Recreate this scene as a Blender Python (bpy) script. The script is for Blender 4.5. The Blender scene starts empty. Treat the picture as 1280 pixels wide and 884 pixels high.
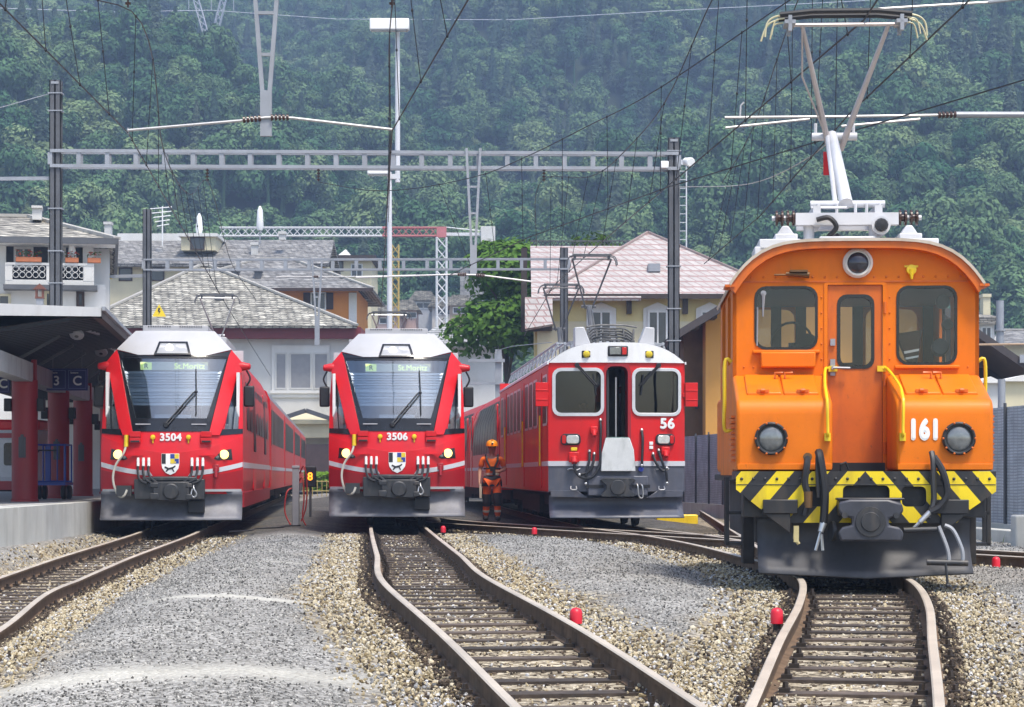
import bpy, bmesh, math, random
import numpy as np
from mathutils import Vector, Matrix
from math import radians, sin, cos, pi, atan, sqrt

random.seed(7)
SC = bpy.context.scene
COL = SC.collection
F, HC, PX0, PY0 = 3000.0, 1.03, 640.0, 593.0

# ------------------------------------------------------------------ camera, sky, sun, exposure
cam_d = bpy.data.cameras.new('camera')
cam = bpy.data.objects.new('camera', cam_d)
COL.objects.link(cam)
cam.location = (0, 0, HC)
cam.rotation_euler = (radians(90), 0, 0)
cam_d.sensor_width = 36
cam_d.lens = F / 1280 * 36
cam_d.shift_y = (PY0 - 442) / 1280
cam_d.clip_start = 0.5
cam_d.clip_end = 5000
SC.camera = cam

SUN_EL, SUN_AZ = radians(65), radians(148)       # azimuth measured clockwise from +Y
wd = bpy.data.worlds.new('World')
SC.world = wd
wd.use_nodes = True
nt = wd.node_tree
sky = nt.nodes.new('ShaderNodeTexSky')
sky.sky_type = 'NISHITA'
sky.sun_disc = False
sky.sun_elevation = SUN_EL
sky.sun_rotation = SUN_AZ
sky.air_density = 1.0
sky.dust_density = 2.2
sky.ozone_density = 1.0
nt.links.new(sky.outputs[0], nt.nodes['Background'].inputs[0])
nt.nodes['Background'].inputs[1].default_value = 0.14
sl = bpy.data.lights.new('sun', 'SUN')
sl.energy = 2.3
sl.angle = radians(12)
sl.color = (1, 0.94, 0.84)
so = bpy.data.objects.new('sun', sl)
COL.objects.link(so)
sd = Vector((sin(SUN_AZ) * cos(SUN_EL), cos(SUN_AZ) * cos(SUN_EL), sin(SUN_EL)))
so.rotation_euler = sd.to_track_quat('Z', 'Y').to_euler()
so.location = (20, -20, 60)
SC.view_settings.view_transform = 'Standard'
SC.view_settings.look = 'None'
SC.view_settings.exposure = 1.02
SC.view_settings.gamma = 1
try:
    SC.cycles.use_denoising = True
    SC.cycles.max_bounces = 6
    SC.cycles.transparent_max_bounces = 12
    SC.cycles.volume_bounces = 0
    SC.cycles.caustics_reflective = False
    SC.cycles.caustics_refractive = False
except Exception:
    pass

# ------------------------------------------------------------------ helpers
def P(px, py, Y):
    """real position of something seen at photo pixel px, py and standing Y metres away"""
    return Vector(((px - PX0) * Y / F, Y, HC + (PY0 - py) * Y / F))

def sst(a, b, x):
    t = min(1, max(0, (x - a) / (b - a)))
    return t * t * (3 - 2 * t)

def zrail(x, y):
    """height of the rail tops: the yard falls a little towards the camera"""
    z = -0.0028 * (24 - y) ** 2 if y < 24 else 0.0
    left = sst(-2.8, -5.2, x)
    z -= 0.27 * left * min(1.1, max(0.0, (47 - y) / 15.4))
    return z

_M = {}
def nodemat(name):
    m = bpy.data.materials.new(name)
    m.use_nodes = True
    return m, m.node_tree, m.node_tree.nodes['Principled BSDF']

def mat(name, col, rough=0.6, metal=0.0, var=0.12, scale=3.0, bump=0.0, bscale=40.0, spec=0.5, coat=0.0, dirt=None, dirtamt=0.35, chips=0.0):
    """painted / plain surface with uneven tone, optional grime patches and a fine bump"""
    if name in _M:
        return _M[name]
    m, t, b = nodemat(name)
    N, L = t.nodes, t.links
    tc = N.new('ShaderNodeTexCoord')
    n1 = N.new('ShaderNodeTexNoise'); n1.inputs['Scale'].default_value = scale; n1.inputs['Detail'].default_value = 6
    n1.inputs['Roughness'].default_value = 0.65
    L.new(tc.outputs['Object'], n1.inputs['Vector'])
    r = N.new('ShaderNodeValToRGB')
    c = Vector(col)
    r.color_ramp.elements[0].position = 0.3; r.color_ramp.elements[1].position = 0.7
    r.color_ramp.elements[0].color = (*(c * (1 - var)), 1)
    r.color_ramp.elements[1].color = (*[min(1, x) for x in (c * (1 + var))], 1)
    L.new(n1.outputs['Fac'], r.inputs['Fac'])
    out = r.outputs['Color']
    if dirt:
        n2 = N.new('ShaderNodeTexNoise'); n2.inputs['Scale'].default_value = scale * 1.7; n2.inputs['Detail'].default_value = 9
        mp = N.new('ShaderNodeMapping'); mp.inputs['Scale'].default_value = (1, 1, 0.3)
        L.new(tc.outputs['Object'], mp.inputs['Vector']); L.new(mp.outputs['Vector'], n2.inputs['Vector'])
        r2 = N.new('ShaderNodeValToRGB'); r2.color_ramp.elements[0].position = 0.5; r2.color_ramp.elements[1].position = 0.75
        r2.color_ramp.elements[0].color = (0, 0, 0, 1); r2.color_ramp.elements[1].color = (dirtamt,) * 3 + (1,)
        L.new(n2.outputs['Fac'], r2.inputs['Fac'])
        mx = N.new('ShaderNodeMixRGB'); mx.inputs['Color2'].default_value = (*dirt, 1)
        L.new(r2.outputs['Color'], mx.inputs['Fac']); L.new(out, mx.inputs['Color1'])
        out = mx.outputs['Color']
    if chips:                                                # small chips, rust spots and brake dust
        n4 = N.new('ShaderNodeTexNoise'); n4.inputs['Scale'].default_value = 26; n4.inputs['Detail'].default_value = 8; n4.inputs['Roughness'].default_value = .7
        mp4 = N.new('ShaderNodeMapping'); mp4.inputs['Scale'].default_value = (1, 1, .6)
        L.new(tc.outputs['Object'], mp4.inputs['Vector']); L.new(mp4.outputs['Vector'], n4.inputs['Vector'])
        r4 = N.new('ShaderNodeValToRGB'); r4.color_ramp.elements[0].position = .62; r4.color_ramp.elements[1].position = .72
        r4.color_ramp.elements[0].color = (0, 0, 0, 1); r4.color_ramp.elements[1].color = (chips,) * 3 + (1,)
        L.new(n4.outputs['Fac'], r4.inputs['Fac'])
        m4 = N.new('ShaderNodeMixRGB'); m4.inputs['Color2'].default_value = (.10, .045, .02, 1)
        L.new(r4.outputs['Color'], m4.inputs['Fac']); L.new(out, m4.inputs['Color1']); out = m4.outputs['Color']
    L.new(out, b.inputs['Base Color'])
    b.inputs['Roughness'].default_value = rough
    b.inputs['Metallic'].default_value = metal
    b.inputs['Specular IOR Level'].default_value = spec
    b.inputs['Coat Weight'].default_value = coat
    b.inputs['Coat Roughness'].default_value = 0.08
    if bump:
        n3 = N.new('ShaderNodeTexNoise'); n3.inputs['Scale'].default_value = bscale; n3.inputs['Detail'].default_value = 4
        L.new(tc.outputs['Object'], n3.inputs['Vector'])
        bp = N.new('ShaderNodeBump'); bp.inputs['Strength'].default_value = bump; bp.inputs['Distance'].default_value = 0.02
        L.new(n3.outputs['Fac'], bp.inputs['Height']); L.new(bp.outputs['Normal'], b.inputs['Normal'])
    _M[name] = m
    return m

def glow(name, col, strength):
    if name in _M:
        return _M[name]
    m, t, b = nodemat(name)
    b.inputs['Base Color'].default_value = (*col, 1)
    b.inputs['Emission Color'].default_value = (*col, 1)
    b.inputs['Emission Strength'].default_value = strength
    _M[name] = m
    return m

def glass(name, tint=(0.75, 0.82, 0.85), refl=1.0, base=0.04):
    """thin pane: fresnel mix of see-through and mirror"""
    if name in _M:
        return _M[name]
    m = bpy.data.materials.new(name); m.use_nodes = True
    t = m.node_tree; N, L = t.nodes, t.links
    N.clear()
    o = N.new('ShaderNodeOutputMaterial'); tr = N.new('ShaderNodeBsdfTransparent'); gl = N.new('ShaderNodeBsdfGlossy')
    tr.inputs[0].default_value = (*tint, 1); gl.inputs['Roughness'].default_value = 0.02
    gl.inputs[0].default_value = (0.9, 0.95, 1, 1)
    fr = N.new('ShaderNodeFresnel'); fr.inputs[0].default_value = 1.5
    ma = N.new('ShaderNodeMath'); ma.operation = 'MULTIPLY_ADD'; ma.inputs[1].default_value = refl; ma.inputs[2].default_value = base
    ma.use_clamp = True
    mx = N.new('ShaderNodeMixShader')
    L.new(fr.outputs[0], ma.inputs[0]); L.new(ma.outputs[0], mx.inputs[0]); L.new(tr.outputs[0], mx.inputs[1]); L.new(gl.outputs[0], mx.inputs[2])
    L.new(mx.outputs[0], o.inputs[0])
    _M[name] = m
    return m

def tiles(name, c1, c2, mortar, sx, sz, axis='xz', bump=0.6, rough=0.9, var=0.5, off=0.5, squash=1.0, msize=0.02):
    """roof slabs / tiles / courses laid in metres; u runs along x (or y), v up the slope"""
    if name in _M:
        return _M[name]
    m, t, b = nodemat(name)
    N, L = t.nodes, t.links
    tc = N.new('ShaderNodeTexCoord'); sp = N.new('ShaderNodeSeparateXYZ'); cb = N.new('ShaderNodeCombineXYZ')
    L.new(tc.outputs['Object'], sp.inputs[0])
    nz = N.new('ShaderNodeTexNoise'); nz.inputs['Scale'].default_value = 1.6; nz.inputs['Detail'].default_value = 3
    L.new(tc.outputs['Object'], nz.inputs['Vector'])
    ad = N.new('ShaderNodeMath'); ad.operation = 'MULTIPLY_ADD'; ad.inputs[1].default_value = 0.25 * var
    if axis == 'xz':
        L.new(sp.outputs['X'], cb.inputs[0])
    elif axis == 'yz':
        L.new(sp.outputs['Y'], cb.inputs[0])
    else:
        s2 = N.new('ShaderNodeMath'); L.new(sp.outputs['X'], s2.inputs[0]); L.new(sp.outputs['Y'], s2.inputs[1]); L.new(s2.outputs[0], cb.inputs[0])
    L.new(nz.outputs['Fac'], ad.inputs[0]); L.new(sp.outputs['Z'], ad.inputs[2]); L.new(ad.outputs[0], cb.inputs[1])
    br = N.new('ShaderNodeTexBrick')
    br.inputs['Color1'].default_value = (*c1, 1); br.inputs['Color2'].default_value = (*c2, 1); br.inputs['Mortar'].default_value = (*mortar, 1)
    br.inputs['Scale'].default_value = 1
    br.inputs['Mortar Size'].default_value = msize
    br.inputs['Brick Width'].default_value = sx; br.inputs['Row Height'].default_value = sz
    br.inputs['Mortar Smooth'].default_value = 0.3
    br.offset = off
    L.new(cb.outputs[0], br.inputs['Vector'])
    n2 = N.new('ShaderNodeTexNoise'); n2.inputs['Scale'].default_value = 2.5; n2.inputs['Detail'].default_value = 8
    L.new(tc.outputs['Object'], n2.inputs['Vector'])
    hs = N.new('ShaderNodeHueSaturation')
    mr = N.new('ShaderNodeMapRange'); mr.inputs['To Min'].default_value = 1 - var; mr.inputs['To Max'].default_value = 1 + var
    mr.inputs['From Min'].default_value = 0.25; mr.inputs['From Max'].default_value = 0.75
    L.new(n2.outputs['Fac'], mr.inputs[0]); L.new(mr.outputs[0], hs.inputs['Value']); L.new(br.outputs['Color'], hs.inputs['Color'])
    L.new(hs.outputs['Color'], b.inputs['Base Color'])
    b.inputs['Roughness'].default_value = rough
    bp = N.new('ShaderNodeBump'); bp.inputs['Strength'].default_value = bump; bp.inputs['Distance'].default_value = 0.05; bp.invert = True
    L.new(br.outputs['Fac'], bp.inputs['Height']); L.new(bp.outputs['Normal'], b.inputs['Normal'])
    _M[name] = m
    return m

def frame_of(d):
    d = d.normalized()
    up = Vector((0, 0, 1)) if abs(d.z) < 0.95 else Vector((1, 0, 0))
    a = d.cross(up).normalized()
    return a, a.cross(d).normalized()

class MB:
    """collects shapes; build() links them as ONE mesh object"""
    def __init__(s):
        s.v, s.f, s.m = [], [], []
    def add(s, vs, fs, m=0):
        k = len(s.v)
        s.v += [tuple(x) for x in vs]
        s.f += [tuple(i + k for i in f) for f in fs]
        s.m += [m] * len(fs)
        return s
    def box(s, x0, x1, y0, y1, z0, z1, m=0):
        v = [(x, y, z) for x in (x0, x1) for y in (y0, y1) for z in (z0, z1)]
        return s.add(v, [(0, 1, 3, 2), (4, 6, 7, 5), (0, 4, 5, 1), (2, 3, 7, 6), (0, 2, 6, 4), (1, 5, 7, 3)], m)
    def bar(s, p, q, w, h, m=0, up=None):
        """rectangular bar from p to q, w wide and h high"""
        p, q = Vector(p), Vector(q)
        a, u = frame_of(q - p)
        if up is not None:
            a = (q - p).cross(Vector(up)).normalized(); u = a.cross(q - p).normalized()
        v = [e + a * (w / 2 * i) + u * (h / 2 * j) for e in (p, q) for i, j in ((-1, -1), (1, -1), (1, 1), (-1, 1))]
        return s.add(v, [(3, 2, 1, 0), (4, 5, 6, 7), (0, 1, 5, 4), (1, 2, 6, 5), (2, 3, 7, 6), (3, 0, 4, 7)], m)
    def tube(s, pts, r, n=6, m=0, caps=True):
        pts = [Vector(p) for p in pts]
        rs = r if isinstance(r, (list, tuple)) else [r] * len(pts)
        k = len(s.v); vs = []; fs = []
        a0 = None
        for i, p in enumerate(pts):
            d = pts[min(i + 1, len(pts) - 1)] - pts[max(i - 1, 0)]
            if d.length < 1e-9:
                d = Vector((0, 0, 1))
            if a0 is None:
                a, u = frame_of(d)
            else:
                dn = d.normalized()
                a = (a0 - dn * a0.dot(dn)).normalized(); u = a.cross(dn).normalized()
            a0 = a
            for j in range(n):
                t = 2 * pi * j / n
                vs.append(p + (a * cos(t) + u * sin(t)) * rs[i])
        for i in range(len(pts) - 1):
            for j in range(n):
                fs.append((i * n + j, i * n + (j + 1) % n, (i + 1) * n + (j + 1) % n, (i + 1) * n + j))
        if caps:
            fs.append(tuple(range(n))[::-1]); fs.append(tuple((len(pts) - 1) * n + j for j in range(n)))
        return s.add(vs, fs, m)
    def cyl(s, p, q, r0, r1=None, n=14, m=0):
        return s.tube([p, q], [r0, r0 if r1 is None else r1], n, m)
    def lathe(s, prof, p, d, n=20, m=0):
        """profile [(radius, distance along d)] turned round the line from p along d"""
        p, d = Vector(p), Vector(d).normalized()
        return s.tube2([(p + d * h, rr) for rr, h in prof], d, n, m)
    def tube2(s, prs, d, n, m):
        a, u = frame_of(d); vs = []; fs = []
        for p, r in prs:
            for j in range(n):
                t = 2 * pi * j / n
                vs.append(p + (a * cos(t) + u * sin(t)) * max(r, 1e-4))
        for i in range(len(prs) - 1):
            for j in range(n):
                fs.append((i * n + j, i * n + (j + 1) % n, (i + 1) * n + (j + 1) % n, (i + 1) * n + j))
        if (prs[0][0] - prs[-1][0]).length > 1e-6 or abs(prs[0][1] - prs[-1][1]) > 1e-6:
            fs.append(tuple(range(n))[::-1]); fs.append(tuple((len(prs) - 1) * n + j for j in range(n)))
        return s.add(vs, fs, m)
    def ball(s, c, r, m=0, nu=12, nv=8):
        c = Vector(c); rr = r if isinstance(r, (tuple, list)) else (r, r, r)
        vs = []; fs = []
        for i in range(nv + 1):
            th = pi * i / nv
            for j in range(nu):
                ph = 2 * pi * j / nu
                sr = max(sin(th), 1e-3)
                vs.append(c + Vector((rr[0] * sr * cos(ph), rr[1] * sr * sin(ph), rr[2] * cos(th))))
        for i in range(nv):
            for j in range(nu):
                fs.append((i * nu + j, (i + 1) * nu + j, (i + 1) * nu + (j + 1) % nu, i * nu + (j + 1) % nu))
        return s.add(vs, fs, m)
    def prism(s, poly, fn, a, b, m=0):
        """polygon (u, v) swept from depth a to b; fn(u, v, d) gives the point"""
        n = len(poly)
        v = [fn(u, w, a) for u, w in poly] + [fn(u, w, b) for u, w in poly]
        f = [tuple(range(n)), tuple(range(2 * n - 1, n - 1, -1))] + [(i, i + n, (i + 1) % n + n, (i + 1) % n) for i in range(n)]
        return s.add(v, f, m)
    def build(s, name, mats, parent=None, smooth=None, bevel=0, seg=2, fix=True):
        me = bpy.data.meshes.new(name)
        me.from_pydata([tuple(x) for x in s.v], [], s.f)
        for m in (mats if isinstance(mats, (list, tuple)) else [mats]):
            me.materials.append(m)
        me.polygons.foreach_set('material_index', s.m)
        if fix:
            bm = bmesh.new(); bm.from_mesh(me); bmesh.ops.recalc_face_normals(bm, faces=bm.faces[:]); bm.to_mesh(me); bm.free()
        if smooth:
            me.polygons.foreach_set('use_smooth', [True] * len(me.polygons))
            me.set_sharp_from_angle(angle=radians(smooth))
        me.update()
        o = bpy.data.objects.new(name, me)
        COL.objects.link(o)
        if parent is not None:
            o.parent = parent
        if bevel:
            bv = o.modifiers.new('bevel', 'BEVEL'); bv.width = bevel; bv.segments = seg; bv.limit_method = 'ANGLE'; bv.angle_limit = radians(40)
            bv.harden_normals = False
            if not smooth:
                me.polygons.foreach_set('use_smooth', [True] * len(me.polygons)); me.set_sharp_from_angle(angle=radians(50))
        return o

def tag(o, label=None, cat=None, group=None, kind=None):
    if label: o['label'] = label
    if cat: o['category'] = cat
    if group: o['group'] = group
    if kind: o['kind'] = kind
    return o

def thing(name, label, cat, loc=(0, 0, 0), rz=0.0, group=None):
    o = bpy.data.objects.new(name, None)
    o.empty_display_size = 0.2
    COL.objects.link(o)
    o.location = loc; o.rotation_euler = (0, 0, rz)
    return tag(o, label, cat, group)

def copy_tree(o, parent=None):
    c = o.copy(); COL.objects.link(c)
    if parent is not None: c.parent = parent
    for ch in list(o.children):
        copy_tree(ch, c)
    return c

def rrect(x0, x1, z0, z1, r, n=4, top_only=False):
    pts = []
    for cx, cz, a0, on in ((x1 - r, z1 - r, 0, 1), (x0 + r, z1 - r, 90, 1), (x0 + r, z0 + r, 180, 0), (x1 - r, z0 + r, 270, 0)):
        if top_only and not on:
            pts.append((x0 if cx < (x0 + x1) / 2 else x1, z0))
            continue
        for i in range(n + 1):
            a = radians(a0 + 90 * i / n)
            pts.append((cx + r * cos(a), cz + r * sin(a)))
    return pts

def circ(cx, cz, r, n=20):
    return [(cx + r * cos(2 * pi * i / n), cz + r * sin(2 * pi * i / n)) for i in range(n)]

def panel(mb, loops, fn, d0, d1, m=0, grid=0):
    """sheet of outline loops[0] with holes loops[1:], bent by fn(u, v, d) and given the thickness d0..d1"""
    bm = bmesh.new()
    for lp in loops:
        vs = [bm.verts.new((u, v, 0)) for u, v in lp]
        for i in range(len(vs)):
            bm.edges.new((vs[i], vs[(i + 1) % len(vs)]))
    bmesh.ops.triangle_fill(bm, use_beauty=True, use_dissolve=False, edges=bm.edges[:], normal=(0, 0, 1))
    if grid:
        us = [v.co.x for v in bm.verts]; ws = [v.co.y for v in bm.verts]
        for ax, lo, hi in ((0, min(us), max(us)), (1, min(ws), max(ws))):
            g = math.ceil(lo / grid) * grid
            while g < hi - 1e-4:
                if g > lo + 1e-4:
                    co = (g, 0, 0) if ax == 0 else (0, g, 0)
                    no = (1, 0, 0) if ax == 0 else (0, 1, 0)
                    bmesh.ops.bisect_plane(bm, geom=bm.verts[:] + bm.edges[:] + bm.faces[:], dist=1e-5, plane_co=co, plane_no=no)
                g += grid
    bm.verts.index_update()
    n = len(bm.verts)
    co = [(v.co.x, v.co.y) for v in bm.verts]
    vs = [fn(u, w, d0) for u, w in co] + [fn(u, w, d1) for u, w in co]
    fs = []
    for f in bm.faces:
        ix = [v.index for v in f.verts]
        fs.append(tuple(ix)); fs.append(tuple(i + n for i in reversed(ix)))
    for e in bm.edges:
        if len(e.link_faces) == 1:
            a, b = e.verts[0].index, e.verts[1].index
            fs.append((a, b, b + n, a + n))
    bm.free()
    mb.add(vs, fs, m)
    return mb

def flat_front(y):
    return lambda u, v, d: (u, y + d, v)

def text(body, size, loc, rot, m, parent, name="lettering", bold=0.0, extrude=0.004, ax="CENTER", sx=1.0):
    c = bpy.data.curves.new(name, 'FONT')
    c.body = body; c.size = size; c.align_x = ax; c.align_y = 'CENTER'
    c.extrude = extrude; c.space_character = 1.0 + bold * 2
    tmp = bpy.data.objects.new(name, c)
    m0 = bpy.data.meshes.new_from_object(tmp)
    bpy.data.objects.remove(tmp); bpy.data.curves.remove(c)
    base = [v.co.copy() for v in m0.vertices]; fcs = [tuple(p.vertices) for p in m0.polygons]
    mb = MB(); e = bold * size
    # heavier strokes: the same letters again, shifted by a stroke's width and stepped back a hair
    sh = [(0, 0)] + ([(cos(q * pi / 4) * e, sin(q * pi / 4) * e) for q in range(8)] if bold else [])
    for k, (dx, dy) in enumerate(sh):
        mb.add([(v.x + dx, v.y + dy, v.z - k * .0006) for v in base], fcs)
    me = bpy.data.meshes.new(name); me.from_pydata([tuple(v) for v in mb.v], [], mb.f)
    me.materials.append(m)
    o = bpy.data.objects.new(name, me)
    COL.objects.link(o)
    o.location = loc; o.rotation_euler = rot; o.scale = (sx, 1, 1)
    o.parent = parent
    return o
FRONT = (radians(90), 0, 0)          # lettering that faces the camera side (-y)

def scatter(name, pts, rots, scs, idx, protos, mats_done=True):
    """one object: copies of the prototype meshes on many points (geometry nodes), for what nobody could count"""
    me = bpy.data.meshes.new(name)
    me.from_pydata([tuple(p) for p in pts], [], [])
    a = me.attributes.new('srot', 'FLOAT_VECTOR', 'POINT'); a.data.foreach_set('vector', np.asarray(rots, dtype=np.float32).ravel())
    a = me.attributes.new('sscl', 'FLOAT_VECTOR', 'POINT'); a.data.foreach_set('vector', np.asarray(scs, dtype=np.float32).ravel())
    a = me.attributes.new('sidx', 'INT', 'POINT'); a.data.foreach_set('value', np.asarray(idx, dtype=np.int32))
    o = bpy.data.objects.new(name, me); COL.objects.link(o)
    cl = bpy.data.collections.new(name + ' kinds')
    for i, pm in enumerate(protos):
        po = bpy.data.objects.new('%s kind %02d' % (name, i), pm); cl.objects.link(po)
    g = bpy.data.node_groups.new(name + ' spread', 'GeometryNodeTree')
    g.interface.new_socket('Geometry', in_out='INPUT', socket_type='NodeSocketGeometry')
    g.interface.new_socket('Geometry', in_out='OUTPUT', socket_type='NodeSocketGeometry')
    N, L = g.nodes, g.links
    gi = N.new('NodeGroupInput'); go = N.new('NodeGroupOutput')
    ci = N.new('GeometryNodeCollectionInfo'); ci.inputs['Collection'].default_value = cl
    ci.inputs['Separate Children'].default_value = True; ci.inputs['Reset Children'].default_value = True
    ip = N.new('GeometryNodeInstanceOnPoints'); ip.inputs['Pick Instance'].default_value = True
    m2p = N.new('GeometryNodeMeshToPoints')
    def at(nm, ty):
        n = N.new('GeometryNodeInputNamedAttribute'); n.data_type = ty; n.inputs['Name'].default_value = nm
        return [s for s in n.outputs if s.enabled and s.name == 'Attribute'][0]
    L.new(gi.outputs[0], m2p.inputs[0]); L.new(m2p.outputs[0], ip.inputs['Points']); L.new(ci.outputs[0], ip.inputs['Instance'])
    L.new(at('sidx', 'INT'), ip.inputs['Instance Index'])
    L.new(at('srot', 'FLOAT_VECTOR'), ip.inputs['Rotation'])
    L.new(at('sscl', 'FLOAT_VECTOR'), ip.inputs['Scale'])
    L.new(ip.outputs[0], go.inputs[0])
    md = o.modifiers.new('spread', 'NODES'); md.node_group = g
    return o

# ------------------------------------------------------------------ shared materials
RED = mat('red train paint', (0.58, 0.010, 0.016), 0.4, spec=0.3, var=0.06, scale=1.5, coat=0.12, dirt=(0.22, 0.05, 0.04), dirtamt=0.3, chips=.25)
RED56 = mat('older red paint', (0.62, 0.011, 0.012), 0.42, spec=0.3, var=0.07, scale=1.5, coat=0.1, dirt=(0.2, 0.05, 0.04), dirtamt=0.35, chips=.3)
REDDARK = mat('dark red paint', (0.30, 0.010, 0.016), 0.4, var=0.1)
WHITE = mat('white train paint', (0.42, 0.42, 0.435), 0.4, var=0.05, dirt=(0.4, 0.38, 0.35), dirtamt=0.3)
SILVER = mat('silver stripe', (0.55, 0.55, 0.58), 0.4, var=0.06)
BLACK = mat('black rubber', (0.012, 0.012, 0.014), 0.55, var=0.2)
BLKGLOSS = mat('black gloss trim', (0.012, 0.013, 0.016), 0.15, var=0.1)
DKGREY = mat('dark grey machine paint', (0.028, 0.029, 0.032), 0.5, var=0.25, scale=5, dirt=(0.12, 0.10, 0.08), dirtamt=0.5)
SLATEBLUE = mat('blue grey skirt paint', (0.085, 0.09, 0.115), 0.42, var=0.15, scale=4, dirt=(0.16, 0.14, 0.13), dirtamt=0.4)
PLOW = mat('grey plough steel', (0.125, 0.125, 0.14), 0.55, metal=0.1, var=0.25, scale=4, dirt=(0.18, 0.17, 0.155), dirtamt=0.35)
BOGIE = mat('dusty bogie steel', (0.028, 0.024, 0.022), 0.8, var=0.4, scale=8)
STEEL = mat('bare bright steel', (0.5, 0.5, 0.5), 0.35, metal=0.8, var=0.1)
GALV = mat('galvanised steel', (0.31, 0.325, 0.35), 0.55, metal=0.3, var=0.12, scale=2, dirt=(0.3, 0.29, 0.28), dirtamt=0.4)
MASTGREY = mat('weathered mast steel', (0.095, 0.098, 0.105), 0.6, metal=0.2, var=0.25, scale=1.5)
WIRE = mat('dark copper wire', (0.025, 0.024, 0.024), 0.5, metal=0.3)
INSUL = mat('brown porcelain', (0.05, 0.022, 0.015), 0.25)
YELLOW = mat('yellow paint', (0.78, 0.55, 0.01), 0.4, var=0.1, dirt=(0.2, 0.14, 0.03), dirtamt=0.3)
LAMPON = glow('lit warm lamp', (1.0, 0.66, 0.20), 1.25)
LAMPWHITE = glow('lit white lamp', (1.0, 0.93, 0.74), 2.2)
LENS = mat('lamp lens', (0.20, 0.21, 0.21), 0.12, metal=0.4, var=0.2, scale=20)
REDLENS = mat('red lamp lens', (0.5, 0.01, 0.01), 0.15)
PANE = glass('train window glass', (.86, .88, .88), .55, .01)
PANEDARK = glass('tinted window glass', (0.5, 0.5, 0.47), .6, 0.03)
LETTER = mat('white lettering', (0.82, 0.82, 0.80), 0.5, var=0.03)
# ------------------------------------------------------------------ tracks: centre lines (x at distance y)
def cat_rom(pts, step=0.25):
    """smooth curve through (x, y) points, ordered by y, resampled"""
    ys = np.array([p[1] for p in pts], float); xs = np.array([p[0] for p in pts], float)
    out = []
    n = len(pts)
    sl = np.gradient(xs, ys)
    y = ys[0]
    yy = np.arange(ys[0], ys[-1] + 1e-6, step)
    for y in yy:
        i = min(n - 2, max(0, int(np.searchsorted(ys, y, 'right') - 1)))
        h = ys[i + 1] - ys[i]; t = (y - ys[i]) / h
        h00 = 2 * t ** 3 - 3 * t ** 2 + 1; h10 = t ** 3 - 2 * t ** 2 + t; h01 = -2 * t ** 3 + 3 * t ** 2; h11 = t ** 3 - t ** 2
        out.append((h00 * xs[i] + h10 * h * sl[i] + h01 * xs[i + 1] + h11 * h * sl[i + 1], y))
    return np.array(out)

TR = {
    'platform': cat_rom([(-4.3, 9), (-4.62, 16), (-4.98, 20.7), (-5.85, 28), (-6.14, 34), (-6.40, 44.8), (-7.46, 60), (-8.9, 80), (-12.7, 132)]),
    'centre': cat_rom([(1.75, 7), (1.1, 10.5), (.58, 13.6), (.1, 16.9), (-.64, 22.5), (-1.21, 31), (-2.2, 46.5), (-2.98, 60), (-5.0, 95)]),
    'loco': cat_rom([(.7, 7), (1.33, 10.5), (1.88, 13.6), (2.42, 16.9), (2.93, 20), (3.32, 23), (3.55, 26), (3.85, 31), (4.7, 46), (6.0, 70)]),
    'railcar': cat_rom([(3.42, 24.2), (3.50, 27), (3.40, 31), (3.18, 36), (2.75, 41), (2.06, 46.2), (1.77, 50), (.98, 63), (-.3, 85)]),
    'crossing': cat_rom([(11.5, 19), (9.3, 24), (6.6, 31), (3.3, 39.6), (.7, 46.5), (-1.2, 52), (-2.3, 57)]),
}
ALLT = np.concatenate([TR[k] for k in TR])
def tdist(x, y):
    d = (ALLT[:, 0] - x) ** 2 + (ALLT[:, 1] - y) ** 2
    return sqrt(d.min())

# ------------------------------------------------------------------ ground
def axis_lines(lo, hi, f0, f1, fine, grow=1.25):
    a = list(np.arange(f0, f1 + 1e-6, fine))
    s = fine; x = f1
    while x < hi:
        s *= grow; x += s; a.append(min(x, hi))
    s = fine; x = f0
    while x > lo:
        s *= grow; x -= s; a.insert(0, max(x, lo))
    return np.array(a)
gx = axis_lines(-420, 420, -9, 10, 0.13)
gy = axis_lines(-60, 1300, 9, 62, 0.13)
GX, GY = np.meshgrid(gx, gy)
D = np.full(GX.shape, 99.0)
near = (GX > -16) & (GX < 16) & (GY > 3) & (GY < 140)
qx, qy = GX[near], GY[near]
dd = np.full(qx.shape, 1e9)
for k in range(0, len(ALLT), 2):
    np.minimum(dd, (qx - ALLT[k, 0]) ** 2 + (qy - ALLT[k, 1]) ** 2, out=dd)
D[near] = np.sqrt(dd)
rg = np.random.default_rng(3)
zr = np.vectorize(zrail)(GX, GY)
wob = 0.25 * np.sin(GX * 2.3 + GY * 0.7) + 0.2 * np.sin(GY * 1.1 - GX * 1.7) + 0.15 * np.sin(GY * 3.1 + GX * 4.0)
ball = 1 - np.clip((D + wob * 0.6 - 1.0) / 0.45, 0, 1)
gap = 0.165 - 0.115 * np.clip((D - 1.0) / 1.0, 0, 1)
gap = gap + np.where(D < 90, rg.uniform(-0.0025, 0.0025, GX.shape), 0)
GZ = zr - gap
def lift(x, y):
    """ballast shoulder that rises against the platform wall"""
    xc = float(np.interp(y, TR['platform'][:, 1], TR['platform'][:, 0]))
    return sst(-.85, -1.35, x - xc) * max(0.0, .02 - zrail(x, y)) if y > 24 else 0.0
GZ = GZ + np.vectorize(lift)(GX, GY) * (D < 30)
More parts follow.
